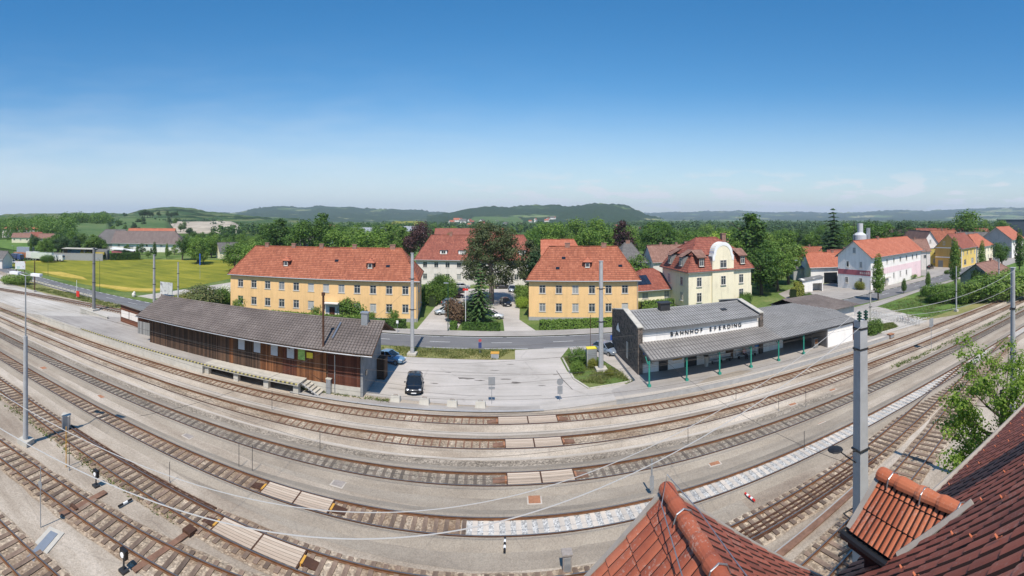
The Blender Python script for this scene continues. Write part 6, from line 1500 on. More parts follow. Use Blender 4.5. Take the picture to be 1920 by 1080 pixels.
sheet('pavement', [(12.9, 46.6), (13.8, 46.6), (13.8, 57.4), (10.9, 59.8), (10.4, 58), (12.5, 50)], .10, mat['lot'])
# ---------------------------------------------------------------- masts, lamps, wires
def mast(label, px, py, ytop, r=.2, m='conc_mast', xy=None, top=None, bands=(.45, .75)):
    x, y = xy or G(px, py); d = math.hypot(x, y); h = top or EYE - (ytop - HOR) / FOC * d
    t = thing('overhead_line_mast', label, 'mast', (x, y, 0)); mb = MB()
    n = 4 if r > .15 else 8
    mb.tube([(0, 0, -.2), (0, 0, h)], [r, r * .72], 8 if n == 8 else 12); mb.box(-r * .8, r * .8, -r * .8, r * .8, h, h + .06)
    mb.build('pole', mat[m], t)
    mb = MB(); mb.box(-r * 2.2, r * 2.2, -r * 2.2, r * 2.2, 0, .35); mb.build('footing', mat['conc'], t)
    for b in bands:
        mb = MB(); rr = r * (1 - .28 * b) + .035; mb.tube([(0, 0, h * b - .06), (0, 0, h * b + .06)], rr, 12); mb.box(-rr - .25, rr + .25, -.04, .04, h * b - .04, h * b + .04); mb.build('clamp', mat['iron'], t)
    return t, x, y, h
mast('slim concrete overhead line mast at the roadside left of the parking lot', 773, 666, 475, .27)
mast('square concrete overhead line mast on the small grass island', 1127, 695, 490, .30)
mast('dark overhead line mast left of the wooden hut', 176, 582, 465, .36, 'fascia')
mast('overhead line mast rising directly behind the left end of the goods shed roof', 289, 578, 478, .30, 'conc_grey')
mast('thin concrete mast behind the goods shed roof', 334, 575, 492, .16)
mast('thin concrete mast on the green triangle beside the tracks', 1793, 584, 500, .16)
mast('thin pale mast in front of the brown tiled house', 1873, 561, 486, .17)
mast('dark wooden pole beside the road at the far left', 65, 547, 490, .16, 'rust_dark')
mast('thin pole standing at the right end of the station building', 1632, 615, 527, .14, 'conc')
t, x, y, h = mast('concrete overhead line mast rising out of the leafy tree at the right edge', 0, 0, 0, .21, 'conc_mast', xy=AZ(1899, 29), top=EYE - (503 - HOR) / FOC * 29, bands=(.48, .62, .82))
# the tall square mast close to the viewer
MX, MY = AZ(1613.5, 14.0); MH = EYE - (600 - HOR) / FOC * 14.0
t = thing('tall_concrete_mast', 'tall square concrete mast close to the viewer, holding two white wires at its top', 'mast', (MX, MY, 0), R(-3))
mb = MB(); w0, w1 = .215, .155
P = [(-w0, -w0, -.2), (w0, -w0, -.2), (w0, w0, -.2), (-w0, w0, -.2), (-w1, -w1, MH), (w1, -w1, MH), (w1, w1, MH), (-w1, w1, MH)]
mb.add(P, [(0, 3, 2, 1), (4, 5, 6, 7), (0, 1, 5, 4), (1, 2, 6, 5), (2, 3, 7, 6), (3, 0, 4, 7)])
mb.build('pole', mat['conc_mast'], t)
for z, ww in ((MH - 4.1, .215), (MH - .9, .18), (MH - .25, .18), (MH - 6.7, .23), (MH - 8.3, .24)):
    mb = MB(); mb.box(-ww, ww, -ww, ww, z - .025, z + .025); mb.box(-ww - .1, ww + .1, -.03, .03, z - .02, z + .02); mb.build('clamp', mat['iron'], t)
for dx in (-.16, .12):
    mb = MB(); mb.tube([(dx, -.12, MH), (dx, -.12, MH + .32)], .035, 6)
    for q in range(3): mb.tube([(dx, -.12, MH + .06 + q * .09), (dx, -.12, MH + .10 + q * .09)], .075, 8)
    mb.build('insulator', mat['green_dark'], t)
for k, z in enumerate((MH - 6.1, MH - 6.8)):
    mb = MB(); mb.tube([(-.5, -.3, z), (-.5, .25, z), (-.1, .25, z)], .022, 6); mb.build('bracket_arm', mat['iron'], t)
    mb = MB(); mb.tube([(-1.15, -.28, z), (-.1, -.28, z)], .035, 8); mb.build('dark_tube', mat['black'], t)
mb = MB(); mb.tube([(-.2, 0, MH - 4.5), (-.45, .45, MH - 4.25)], .02, 6); mb.ball((-.55, .6, MH - 4.2), .26, .26, .05); mb.build('round_disc', mat['black'], t)

def wire(label, P, r=.012, m='whitew', name='overhead_wire', group=None, n=60, sag=0):
    mb = MB(); A, B_ = Vector(P[0]), Vector(P[-1])
    if len(P) == 2:
        P = [A.lerp(B_, k / n) - Vector((0, 0, sag * 4 * (k / n) * (1 - k / n))) for k in range(n + 1)]
    mb.tube(P, r, 5); return tag(mb.build(name, mat[m]), label, 'wire', group)
mat['whitew'] = M('pale_cable', (.50, .49, .47), .5, .2, .05, 5, 0)
mat['thinw'] = M('copper_contact_wire', (.10, .09, .08), .6, .4, .1, 5, 0)
def sagline(p0, dirx, slope_, zf, x1, x0, n=80):
    return [(x, p0 + slope_ * x, zf(x)) for x in [x0 + (x1 - x0) * k / n for k in range(n + 1)]]
wire('thick pale wire sagging across the lower picture from the tall mast to the left edge', sagline(5.86, 0, .38, lambda x: 13.98 + .0052 * (x + .8) ** 2 + .003 * max(0, x) * 1.0, MX - .05, -34), .0085)
wire('second pale wire, the upper one from the tall mast', sagline(6.3, 0, .36, lambda x: 14.0 + .0092 * (x + .6) ** 2, MX + .1, -30), .0065)
wire('pale wire from the tall mast towards the right hand mast', [(MX, MY, MH + .2), (27, 12, 14.6)], .009, sag=.5)
wire('second pale wire from the tall mast towards the right hand mast', [(MX + .2, MY, MH + .1), (27, 12, 13.6)], .008, sag=.5)
for k, (b, lab) in enumerate(((38.62, 'nearest the station'), (34.62, 'second from the station'), (29.95, 'third from the station'), (25.3, 'above the white ballasted track'), (20.8, 'above the lowest timber track'))):
    xs_ = [-110 + 5 * q for q in range(45)]
    w_ = wire('thin dark contact wire over the track ' + lab, [(x, b + f(x), 5.6) for x in xs_], .009, 'thinw', 'contact_wire', 'contact wires over the tracks')
    wire('thin carrying wire over the track ' + lab, [(x, b + f(x), 6.35 + .9 * abs(math.sin((x + 7) * PI / 50))) for x in [-110 + 2.5 * q for q in range(88)]], .008, 'thinw', 'carrying_wire', 'carrying wires over the tracks')
for xa, ya, xb, yb, lab in ((-13.0, 56.2, -16, 14, 'left of the parking lot'), (10.5, 50.7, 12, 12, 'above the grass island'), (-65, 60, -60, 8, 'beside the goods shed'), (72, 44.7, 45, 20, 'over the right hand tracks')):
    wire('thin dark cross wire spanning the tracks ' + lab, [(xa, ya, 9.5), (xb, yb, 8.4)], .009, 'thinw', 'cross_wire', sag=1.6)

def lamp(label, px, py, ytop, r=.06, heads=1, m='green_dark', arm=1.2, xy=None):
    x, y = xy or G(px, py); d = math.hypot(x, y); h = EYE - (ytop - HOR) / FOC * d
    t = thing('street_lamp', label, 'street lamp', (x, y, 0)); mb = MB(); mb.tube([(0, 0, -.1), (0, 0, h)], [r, r * .7], 8); mb.build('pole', mat[m], t)
    for s in ((-1, 1) if heads == 2 else (-1,)):
        mb = MB(); mb.tube([(0, 0, h - .05), (s * arm * .5, 0, h + .18), (s * arm, 0, h + .18)], .03, 6); mb.build('arm', mat[m], t)
        mb = MB(); mb.box(s * arm - .38, s * arm + .38, -.14, .14, h + .12, h + .26); mb.build('lamp_head', mat['tin'], t)
    return t
lamp('dark lamp post at the wheat field edge behind the rusty mast', 187, 548, 487)
lamp('dark lamp post at the wheat field, farther left', 90, 518, 475)
lamp('dark lamp post beside the road sign board', 26, 500, 462)
lamp('green lamp post in front of the reddish shrub', 840, 622, 533, .07, 1, 'green_dark', .3)
lamp('dark lamp post at the corner of the clipped yellow green hedge', 1500, 552, 489)
lamp('dark lamp post before the mustard house', 1737, 530, 470)
# mast with double lamp on the left
x, y = AZ(48, 35); hm = EYE - (630 - HOR) / FOC * 35; ht = EYE - (517 - HOR) / FOC * 35
t = thing('lamp_mast', 'concrete mast topped by a thin pole with two lamp heads at the left', 'lamp mast', (x, y, 0), R(25))
mb = MB(); mb.tube([(0, 0, -.1), (0, 0, hm)], [.22, .17], 12); mb.build('concrete_pole', mat['conc_mast'], t)
mb = MB(); mb.tube([(0, 0, hm), (0, 0, ht)], [.07, .045], 8); mb.build('thin_pole', mat['tin'], t)
for s in (-1, 1):
    mb = MB(); mb.tube([(0, 0, ht), (s * .9, 0, ht + .15)], .03, 6); mb.build('arm', mat['tin'], t)
    mb = MB(); mb.box(s * 1.1 - .45, s * 1.1 + .45, -.2, .2, ht + .05, ht + .25); mb.build('lamp_head', mat['whitep'], t)
mb = MB(); mb.box(-.5, .5, -.5, .5, 0, .4); mb.build('footing', mat['conc'], t)

# ---------------------------------------------------------------- signs and small yard furniture
mat['signred'] = M('faded_red_sign', (.42, .08, .09), .6, 0, .15, 5, .02)
mat['signblue'] = M('dark_blue_sign', (.05, .07, .20), .6, 0, .3, 5, .02)
def post_sign(label, px, py, ytop, panels, r=.03, m='tin', name='sign_post', cat='sign', rz=0, xy=None, z0=0):
    x, y = xy or G(px, py, z0); d = math.hypot(x, y); h = EYE - (ytop - HOR) / FOC * d
    t = thing(name, label, cat, (x, y, z0), rz); mb = MB(); mb.tube([(0, 0, -.1), (0, 0, h - z0)], r, 6); mb.build('post', mat[m], t)
    for shape, zc, w, hh, pm in panels:
        mb = MB(); z = h - z0 - zc
        if shape == 'round': mb.tube([(0, -.05, z), (0, -.02, z)], w / 2, 16)
        else: mb.box(-w / 2, w / 2, -.05, -.02, z - hh / 2, z + hh / 2)
        mb.build('sign_panel', mat[pm], t)
    return t
post_sign('grey backed traffic sign at the left of the parking exit', 922, 758, 708, [('box', .35, .65, .8, 'tin'), ('box', 1.0, .6, .25, 'tin')])
post_sign('round and square grey backed traffic sign at the right of the parking exit', 1050, 754, 709, [('round', .35, .65, .65, 'tin'), ('box', 1.15, .5, .8, 'tin')])
post_sign('red and blue sign pillar on the grass verge by the road', 900, 664, 634, [('round', .3, .42, .42, 'signred'), ('box', .95, .42, .75, 'signblue')])
post_sign('small red topped pole behind the hedge, left of the spruce', 873, 612, 540, [('box', .25, .9, .35, 'redp')], .05, 'whitep')
post_sign('small pole sign at the pavement left of the driveway', 745, 625, 600, [('box', .3, .35, .45, 'whitep')])
post_sign('signal post with a grey and yellow box in front of the roof peak', 1222, 930, 862, [('box', 1.5, .28, .9, 'tin')], .06, 'tin', 'signal_post', 'signal')
post_sign('small square signal board on a thin post beside the second track on the right', 1746, 655, 598, [('box', .5, .9, 1.2, 'tin')], .04, 'tin', 'signal_post', 'signal')
post_sign('small round disc on a thin post in the left foreground', 76, 989, 875, [('round', 1.05, .42, .4, 'grate_blue')], .03, 'tin', 'signal_post', 'signal') if 'grate_blue' in mat else post_sign('small round disc on a thin post in the left foreground', 76, 989, 875, [('round', 1.05, .42, .4, 'tin')], .03, 'tin', 'signal_post', 'signal')
post_sign('blue sign on a post at the edge of the wheat field', 375, 523, 475, [('box', 1.8, .42, 3.4, 'bluep')], .05, 'tin')
post_sign('blue round sign beside the stone gable of the station', 1149, 660, 628, [('box', .35, .7, .7, 'bluep')])
post_sign('yellow and black striped pole in the left foreground', 124, 876, 800, [], .035, 'orangep', 'striped_pole', 'pole')
post_sign('thin pole beside the grass island shrub', 1107, 678, 590, [], .03, 'rust_dark', 'thin_pole', 'pole')
def billboard(label, px, py, w, h, z0, m, rz=0):
    x, y = G(px, py); t = thing('billboard', label, 'billboard', (x, y, 0), rz); mb = MB(); mb.box(-w / 2, w / 2, -.06, .06, z0, z0 + h); mb.build('panel', mat[m], t)
    for s in (-.4, .4): mb = MB(); mb.box(s * w - .08, s * w + .08, .06, .2, 0, z0 + h); mb.build('post', mat['rust_dark'], t)
    return t
def patch_poster(name, cols, s=1.2):
    m, tt, b = nt(name); vo = tt.nodes.new('ShaderNodeTexVoronoi'); vo.inputs['Scale'].default_value = s; L(tt, coords(tt, 'Object'), vo.inputs[0])
    w_ = tt.nodes.new('ShaderNodeRGBToBW'); L(tt, vo.outputs['Color'], w_.inputs[0]); L(tt, ramp(tt, w_.outputs[0], cols), b.inputs['Base Color']); return m
mat['adv'] = patch_poster('advert_poster', [(.2, (.1, .5, .4)), (.35, (.75, .75, .72)), (.6, (.8, .8, .78)), (.75, (.6, .2, .2))], 1.0)
mat['adv2'] = patch_poster('faded_poster', [(.2, (.22, .22, .24)), (.4, (.45, .45, .43)), (.7, (.55, .55, .53))], 1.8)
billboard('colourful advert board with a green top beside the far left road', 38, 514, 3.4, 2.6, 1.6, 'adv', R(48))
billboard('pale weathered advert board beside the farm track', 312, 555, 3.6, 2.8, .4, 'adv2', R(8))
t = thing('water_tank', 'white plastic bag or tank at the corner of the farm track', 'tank', (*G(251, 557), 0)); mb = MB(); mb.ball((0, 0, .5), .5, .5, .6); mb.ball((.15, 0, 1.0), .3, .3, .35); mb.build('tank_body', mat['offwhite'], t)
# equipment cabinets
def cabinet(label, x, y, w, d_, h, m='tin', rz=0, z0=0, lid='conc'):
    t = thing('equipment_cabinet', label, 'cabinet', (x, y, z0), rz); mb = MB(); mb.box(-w / 2, w / 2, -d_ / 2, d_ / 2, 0, h); mb.build('cabinet_body', mat[m], t)
    mb = MB(); mb.box(-w / 2 - .05, w / 2 + .05, -d_ / 2 - .05, d_ / 2 + .05, h, h + .08); mb.build('lid', mat[lid], t)
    mb = MB(); mb.box(-w / 2 + .06, w / 2 - .06, -d_ / 2 - .02, -d_ / 2, .1, h - .1); mb.build('door', mat['tin'], t); return t
x, y = G(124, 806); cabinet('grey relay cabinet beside the left hand tracks', x, y, .62, .5, 1.25, rz=R(40))
cabinet('grey cabinet with a yellow strip beside the small shrub', 9.6, 52.2, 1.2, .8, 2.3, 'conc', lid='yellowp')
x, y = G(928, 672); cabinet('low white box with an orange lid on the grass verge', x, y, 1.0, .7, .7, 'conc', lid='orangep')
x, y = G(1670, 634); cabinet('small rusty box beside the track right of the station', x, y, .9, .6, .6, 'rust', lid='grate')
x, y = G(1063, 1070); cabinet('small brown concrete stump at the bottom centre', x, y, .45, .4, .9, 'grate_grey', lid='grate_grey')
cabinet('grey cabinet by the steps of the goods shed', -18.3, 41.1, .5, .3, 1.5)
for k, (px, py) in enumerate(((742, 752), (796, 757), (848, 761), (901, 763))):
    x, y = G(px, py); t = thing('concrete_block', ('concrete block in the row at the parking edge, ' + ('leftmost, beside the black car', 'second, right under the black car', 'third, in front of the empty asphalt', 'rightmost, beside the sign post')[k]), 'concrete block', (x, y, 0), R(-3), 'concrete blocks at the parking edge')
    mb = MB(); mb.add([(-.5, -.35, 0), (.5, -.35, 0), (.5, .35, 0), (-.5, .35, 0), (-.45, -.18, .55), (.45, -.18, .55), (.45, .18, .55), (-.45, .18, .55)], [(4, 5, 6, 7), (0, 1, 5, 4), (1, 2, 6, 5), (2, 3, 7, 6), (3, 0, 4, 7)]); mb.build('block_body', mat['conc'], t)
    mb = MB(); mb.tube([(-.2, 0, .55), (-.2, 0, .66), (.2, 0, .66), (.2, 0, .55)], .02, 5); mb.build('lifting_loop', mat['rust'], t)
# little shunting signals
def dwarf(label, px, py, h=1.0, rz=0):
    x, y = G(px, py); t = thing('shunting_signal', label, 'signal', (x, y, 0), rz); mb = MB(); mb.tube([(0, 0, 0), (0, 0, h)], .05, 6); mb.box(-.2, .2, -.2, .2, 0, .12); mb.build('post', mat['iron'], t)
    mb = MB(); mb.box(-.22, .22, -.1, .12, h - .2, h + .25); mb.build('signal_head', mat['black'], t); mb = MB(); mb.tube([(0, -.14, h), (0, -.1, h)], .13, 12); mb.build('signal_lamp', mat['whitep'], t); return t
dwarf('small black shunting signal with a white face beside the left timber track', 180, 912, .85)
dwarf('small black shunting signal at the bottom left edge', 232, 1072, .9)
def bar(label, p0, p1, m1, m2, n=5):
    a = Vector((*G(*p0), .15)); b = Vector((*G(*p1), .15)); t = thing('distance_marker', label, 'marker', (a.x, a.y, 0)); b = b - Vector((a.x, a.y, 0)); a = Vector((0, 0, .15))
    for k in range(n):
        mb = MB(); mb.tube([a.lerp(b, k / n), a.lerp(b, (k + 1) / n)], .07, 6); mb.build('marker_band', mat[m1 if k % 2 else m2], t)
bar('white marker bar with black ends lying between the left tracks', (222, 954), (247, 940), 'whitep', 'black', 3)
bar('red and white marker bar lying right of the roof peak', (1397, 929), (1415, 943), 'whitep', 'redp', 5)
bar('black and white marker peg below the white ballast', (946, 1040), (947, 1012), 'whitep', 'black', 5)
for k, (px, py, lab) in enumerate(((448, 878, 'left of the middle'), (473, 886, 'second left of the middle'), (318, 905, 'in the left yard'), (130, 882, 'at the far left yard'), (1290, 840, 'first right of the parking exit'), (1380, 752, 'before the canopy'), (1460, 770, 'left pair member by the dark track'), (1511, 765, 'right pair member by the dark track'), (1508, 845, 'near the white ballast'), (600, 850, 'at the dark middle track'), (510, 770, 'near the goods shed steps'))):
    x, y = G(px, py); t = thing('marker_stake', 'thin dark stake standing ' + lab, 'stake', (x, y, 0)); hh_ = random.uniform(1.3, 2.2); mb = MB(); mb.tube([(0, 0, 0), (0, 0, hh_)], .022, 5); mb.build('stake', mat['iron'], t); mb = MB(); mb.box(-.05, .05, -.05, .05, 0, .12); mb.build('stake_foot', mat['conc_grey'], t)
t = thing('point_machine_cover', 'flat rusty cover plate running across the left timber track', 'cover plate', (*G(158, 946), 0), R(95)); mb = MB(); mb.box(-1.8, 1.8, -.2, .2, .05, .12); mb.build('plate', mat['sleeper_steel'], t); mb = MB(); mb.box(-.9, -.7, -.3, .3, .14, .22); mb.build('plate_rib', mat['rust_dark'], t)
t = thing('point_machine_cover', 'long flat rusty cover plate across the two lower left tracks', 'cover plate', (*G(302, 1038), 0), R(88)); mb = MB(); mb.box(-1.9, 1.9, -.18, .18, .05, .12); mb.build('plate', mat['sleeper_steel'], t); mb = MB(); mb.box(1.9, 2.5, -.3, .3, .05, .26); mb.build('machine_box', mat['rust_dark'], t)
t = thing('inspection_hatch', 'long blue grey glass hatch set in concrete at the lower left corner', 'hatch', (*G(80, 1025), 0), R(118)); mb = MB(); mb.box(-1.5, 1.5, -.5, .5, 0, .05); mb.build('concrete_frame', mat['conc'], t); mb = MB(); mb.box(-1.2, 1.2, -.24, .24, .05, .08); mb.build('hatch_glass', mat['tin'], t)
t = thing('cable_trough', 'flat rusty brown cable trough cover left of the tall mast', 'cable trough', (*G(1530, 985), 0), R(11)); mb = MB(); mb.box(-3.2, 4.5, -.2, .2, .02, .1); mb.build('trough_lid', mat['sleeper_steel'], t); mb = MB(); mb.box(-3.2, 4.5, .2, .26, .02, .13); mb.build('trough_edge', mat['conc_grey'], t)
# fence and concrete wall on the left
t = thing('post_fence', 'low white stone and post fence between the siding and the road', 'fence', (-100, 56.5, 0))
for k in range(26): mb = MB(); x = -28 + k * 1.9; mb.box(x, x + .22, -.1, .1, 0, 1.0); mb.build('post', mat['conc_grey'], t)
mb = MB(); mb.box(-28, 20, -.04, .04, .35, .75); mb.build('rail', mat['conc'], t)
t = thing('concrete_wall', 'stained pale concrete wall below the parked trucks', 'wall', (*AZ(92, 192), 0), R(42)); mb = MB(); mb.box(0, 24, 0, .3, 0, 3.0); mb.build('wall_face', mat['conc_grey'], t); mb = MB(); mb.box(-.1, 24.1, -.05, .35, 3.0, 3.12); mb.build('coping', mat['conc'], t)
t = thing('low_wall', 'low ribbed pale concrete wall beside the rusty mast', 'wall', (*G(150, 592), 0), R(-3)); mb = MB()
for k in range(18): mb.box(k * .5, k * .5 + .42, 0, .3, 0, 1.4)
mb.build('wall_panel', mat['conc'], t); mb = MB(); mb.box(0, 9, -.05, .35, 1.4, 1.5); mb.build('coping', mat['conc'], t)
t = thing('warning_board', 'small orange red warning board at the road edge', 'sign', (*G(146, 559), 0)); mb = MB(); mb.box(-.6, .6, -.05, .05, .3, 1.6); mb.build('board', mat['redp'], t); mb = MB(); mb.tube([(-.5, 0, 0), (-.5, 0, 4.0)], .05, 6); mb.build('post', mat['whitep'], t)

# ---------------------------------------------------------------- vehicles
def wheel(parent, x, y, r=.31, w=.2):
    mb = MB(); mb.tube([(x, y - w / 2, r), (x, y - w / 2 + .03, r), (x, y + w / 2 - .03, r), (x, y + w / 2, r)], [r * .93, r, r, r * .93], 18); o = mb.build('wheel', mat['tyre'], parent)
    mb = MB(); s = 1 if y > 0 else -1; yo = y + s * w / 2
    mb.tube([(x, yo - s * .02, r), (x, yo + s * .012, r)], r * .62, 14)
    mb.build('rim', mat['alloy'], o)
def car(label, x, y, rz, colr, L_=4.1, W_=1.74, H_=1.48, metal=.35, estate=False, group=None, kind='car', z=0):
    """Front points along +x."""
    t = thing('parked_car', label, kind, (x, y, z), rz, group); h = L_ / 2
    pm = paint('car_paint', colr, metal)
    # body: stations along the length (x, half width, sill z, shoulder z)
    st_ = [(-h, .40, .42, .72), (-h + .05, .72, .30, .92), (-h + .35, .84, .22, .98), (-h + 1.0, .87, .19, .96), (0, .87, .18, .93), (h - 1.25, .87, .19, .92), (h - .75, .85, .20, .86), (h - .3, .78, .22, .76), (h - .06, .62, .28, .66), (h, .40, .38, .56)]
    st_ = [(a, b * W_ / 1.74, c * H_ / 1.48, d_ * H_ / 1.48) for a, b, c, d_ in st_]
    mb = MB(); P = []; n = 12
    for sx, hw, z0, z1 in st_:
        m_ = (z0 + z1) / 2
        ring_ = [(-.80, z0), (-.97, z0 + (m_ - z0) * .4), (-1, m_), (-.97, z1 - (z1 - m_) * .25), (-.88, z1), (-.4, z1 + .035), (.4, z1 + .035), (.88, z1), (.97, z1 - (z1 - m_) * .25), (1, m_), (.97, z0 + (m_ - z0) * .4), (.80, z0)]
        P += [(sx, a * hw, b) for a, b in ring_]
    F = [(i * n + k, (i + 1) * n + k, (i + 1) * n + (k + 1) % n, i * n + (k + 1) % n) for i in range(len(st_) - 1) for k in range(n)]
    F += [list(range(n)), list(range(len(P) - n, len(P)))[::-1]]
    mb.add(P, F); b_ = mb.build('body', pm, t, smooth=True)
    md = b_.modifiers.new('s', 'SUBSURF'); md.levels = 1; md.render_levels = 1
    # cabin
    zt = H_; zs = .93 * H_ / 1.48; hw = .80 * W_ / 1.74; tw = .60 * W_ / 1.74
    rear = -h + (.12 if estate else .22); rt = -h + (.45 if estate else .85); ft = h - 2.0; fb = h - 1.05
    lowr = [(rear, -hw, zs), (fb, -hw, zs - .02), (fb, hw, zs - .02), (rear, hw, zs)]
    topr = [(rt, -tw, zt - .07), (ft, -tw, zt - .03), (ft, tw, zt - .03), (rt, tw, zt - .07)]
    mb = MB(); mb.add(lowr + topr, [(0, 1, 5, 4), (1, 2, 6, 5), (2, 3, 7, 6), (3, 0, 4, 7)]); mb.build('window_glass', mat['carglass'], t)
    mb = MB(); c_ = [(rt - .1, -tw - .02, zt - .10), ((rt + ft) / 2, -tw - .02, zt - .03), (ft + .08, -tw - .02, zt - .06)]
    R_ = []
    for (a, b, c2) in c_: R_ += [(a, b, c2), (a, b * .8, c2 + .045), (a, 0, c2 + .07), (a, -b * .8, c2 + .045), (a, -b, c2)]
    mb.add(R_, [(i * 5 + k, (i + 1) * 5 + k, (i + 1) * 5 + k + 1, i * 5 + k + 1) for i in range(2) for k in range(4)] + [(0, 1, 2, 3, 4), (14, 13, 12, 11, 10)])
    mb.build('roof_panel', pm, t, smooth=False)
    for s in (-1, 1):
        for a, b in ((lowr[0], topr[0]), (lowr[1], topr[1]), (((rear + fb) / 2, -hw, zs), ((rt + ft) / 2, -tw, zt - .05)), (topr[0], topr[1])):
            mb = MB(); mb.tube([(a[0], s * a[1], a[2]), (b[0], s * b[1], b[2])], .04, 5); mb.build('pillar', pm, t)
    for s in (-1, 1):
        mb = MB(); mb.ball((h - .13, s * .60 * W_ / 1.74, .66 * H_ / 1.48), .17, .16, .085); mb.build('headlight', mat['headl'], t, smooth=True)
        mb = MB(); mb.ball((-h + .10, s * .64 * W_ / 1.74, .82 * H_ / 1.48), .09, .13, .13); mb.build('taillight', mat['redp'], t, smooth=True)
        mb = MB(); mb.ball((fb - .25, s * (hw + .14), zs + .08), .07, .11, .07); mb.build('mirror', pm, t, smooth=True)
        for wx in (-h + .78, h - .80): wheel(t, wx, s * (.80 * W_ / 1.74))
    mb = MB(); mb.box(h - .05, h + .012, -.45, .45, .40, .50); mb.build('grille', mat['black'], t)
    mb = MB(); mb.box(h - .0, h + .025, -.26, .26, .30, .40); mb.build('licence_plate', mat['whitep'], t)
    return t
mat['headl'] = M('headlight_glass', (.62, .64, .66), .1, .2, .1, 6, 0, spec=.8)
car('black hatchback parked alone on the pale asphalt, facing the tracks', -10.25, 45.2, math.atan2(-4.0, .75), (.012, .014, .018), 4.25, 1.8, 1.45)
car('light blue hatchback parked behind the right end of the goods shed', -15.0, 52.75, R(-12), (.20, .36, .52), 3.7, 1.66, 1.5, .3)
cs = [(847, 573, 8, (.10, .15, .20), 'blue grey car in the middle of the left courtyard row'), (852, 559, 30, (.03, .012, .022), 'dark purple car in the left courtyard row'), (858, 550, 60, (.015, .015, .018), 'black car behind the purple one'),
      (866, 541, 10, (.34, .35, .36), 'silver car at the back of the left courtyard row'), (922, 597, 0, (.75, .76, .77), 'white car right of the spruce'), (836, 589, 200, (.5, .56, .6), 'pale blue car half hidden by the hedge'),
      (948, 572, -75, (.015, .018, .03), 'black car in the shade of the big pine'), (960, 546, -88, (.32, .36, .40), 'silver blue car facing out at the back of the courtyard'), (943, 541, 5, (.03, .03, .035), 'dark car behind the big pine trunk'),
      (1137, 662, -60, (.30, .36, .44), 'silver blue car beside the stone gable of the station'), (1743, 504, 10, (.02, .02, .025), 'black van in front of the mustard house')]
for px, py, a, c_, lab in cs:
    x, y = G(px, py); car(lab, x, y, R(a), c_, 4.3, 1.78, 1.5 if 'van' not in lab else 1.9)

for k in range(3):
    t = thing('waste_bin', 'dark red wheeled bin at the workshop, ' + ('left', 'middle', 'right')[k] + ' of three', 'bin', (*G(1548 + 8 * k, 525 - k), 0), R(-20)); mb = MB(); mb.box(-.5, .5, -.4, .4, .1, 1.1); mb.build('bin_body', mat['redp'], t); mb = MB(); mb.box(-.55, .55, -.45, .45, 1.1, 1.2); mb.build('lid', mat['black'], t)
def truck(label, px, d, rz, L_, boxc, cabc, H_=3.4):
    x, y = AZ(px, d); t = thing('parked_truck', label, 'truck', (x, y, 0), rz); mb = MB(); mb.box(-L_ / 2, L_ / 2 - 2.2, -1.2, 1.2, 1.0, H_); mb.build('cargo_box', paint('truck_box', boxc, 0), t)
    mb = MB(); mb.extrude_y([(L_ / 2 - 2.0, .6), (L_ / 2, .6), (L_ / 2, 1.7), (L_ / 2 - .25, 2.8), (L_ / 2 - 2.0, 2.9)], -1.15, 1.15); cb = mb.build('cab', paint('truck_cab', cabc, 0), t)
    mb = MB(); mb.box(L_ / 2 - .3, L_ / 2 - .02, -1.0, 1.0, 1.7, 2.5); mb.build('windscreen', mat['carglass'], cb)
    for wx in (-L_ / 2 + 1, -L_ / 2 + 2.2, L_ / 2 - 1.2):
        for s in (-1.05, 1.05): wheel(t, wx, s, .5, .3)
truck('long pale bus like trailer with green writing strip among the parked vehicles', 84, 186, R(35), 12, (.62, .66, .58), (.6, .62, .6), 3.6)
truck('white box truck left of the bus like trailer', 66, 190, R(35), 8, (.72, .70, .66), (.7, .68, .62), 3.7)
truck('grey container truck standing behind the other trucks', 52, 206, R(30), 11, (.28, .32, .38), (.7, .72, .75), 4.6)
truck('orange truck at the left of the vehicle yard', 40, 196, R(60), 7, (.60, .22, .08), (.62, .18, .05), 3.0)
truck('dark blue tractor unit in the vehicle yard', 33, 188, R(20), 5.5, (.03, .05, .12), (.03, .06, .18), 3.0)
truck('small white delivery van beside the trailer', 110, 184, R(30), 5, (.7, .7, .68), (.7, .7, .68), 2.6)
car('orange digger coloured pickup at the left picture edge', *AZ(12, 200), R(30), (.55, .2, .06), 4.5, 1.8, 1.8)
car('dark car among the vehicles at the left picture edge', *AZ(16, 182), R(60), (.02, .03, .06))
car('white car below the trucks at the left', *AZ(24, 176), R(20), (.6, .6, .6))
t = thing('open_shed', 'open flat roofed shed with blue back wall and stored yellow goods behind the concrete wall', 'shed', (*AZ(118, 195), 0), R(36))
mb = MB(); mb.box(0, 20, 5, 5.2, 0, 4.6); mb.box(0, .2, 0, 5, 0, 4.6); mb.box(10, 10.3, 0, 5, 0, 4.6); mb.box(14, 20, 2, 5, 0, 4.2); mb.build('wall', mat['fascia'], t)
mb = MB(); mb.box(.3, 6.5, 4.7, 4.98, 0, 4.5); mb.build('blue_panel', mat['posterb'], t); mb = MB(); mb.box(-.4, 14.5, -.6, 5.4, 4.6, 4.85); mb.build('roof', mat['conc'], t)
mb = MB(); mb.box(8, 13, .6, 2.5, 2.6, 3.4); mb.box(14.5, 19, .6, 1.8, 2.4, 3.4); mb.build('stored_boards', mat['tile_bright'] if False else mat['wheat_ripe'], t)
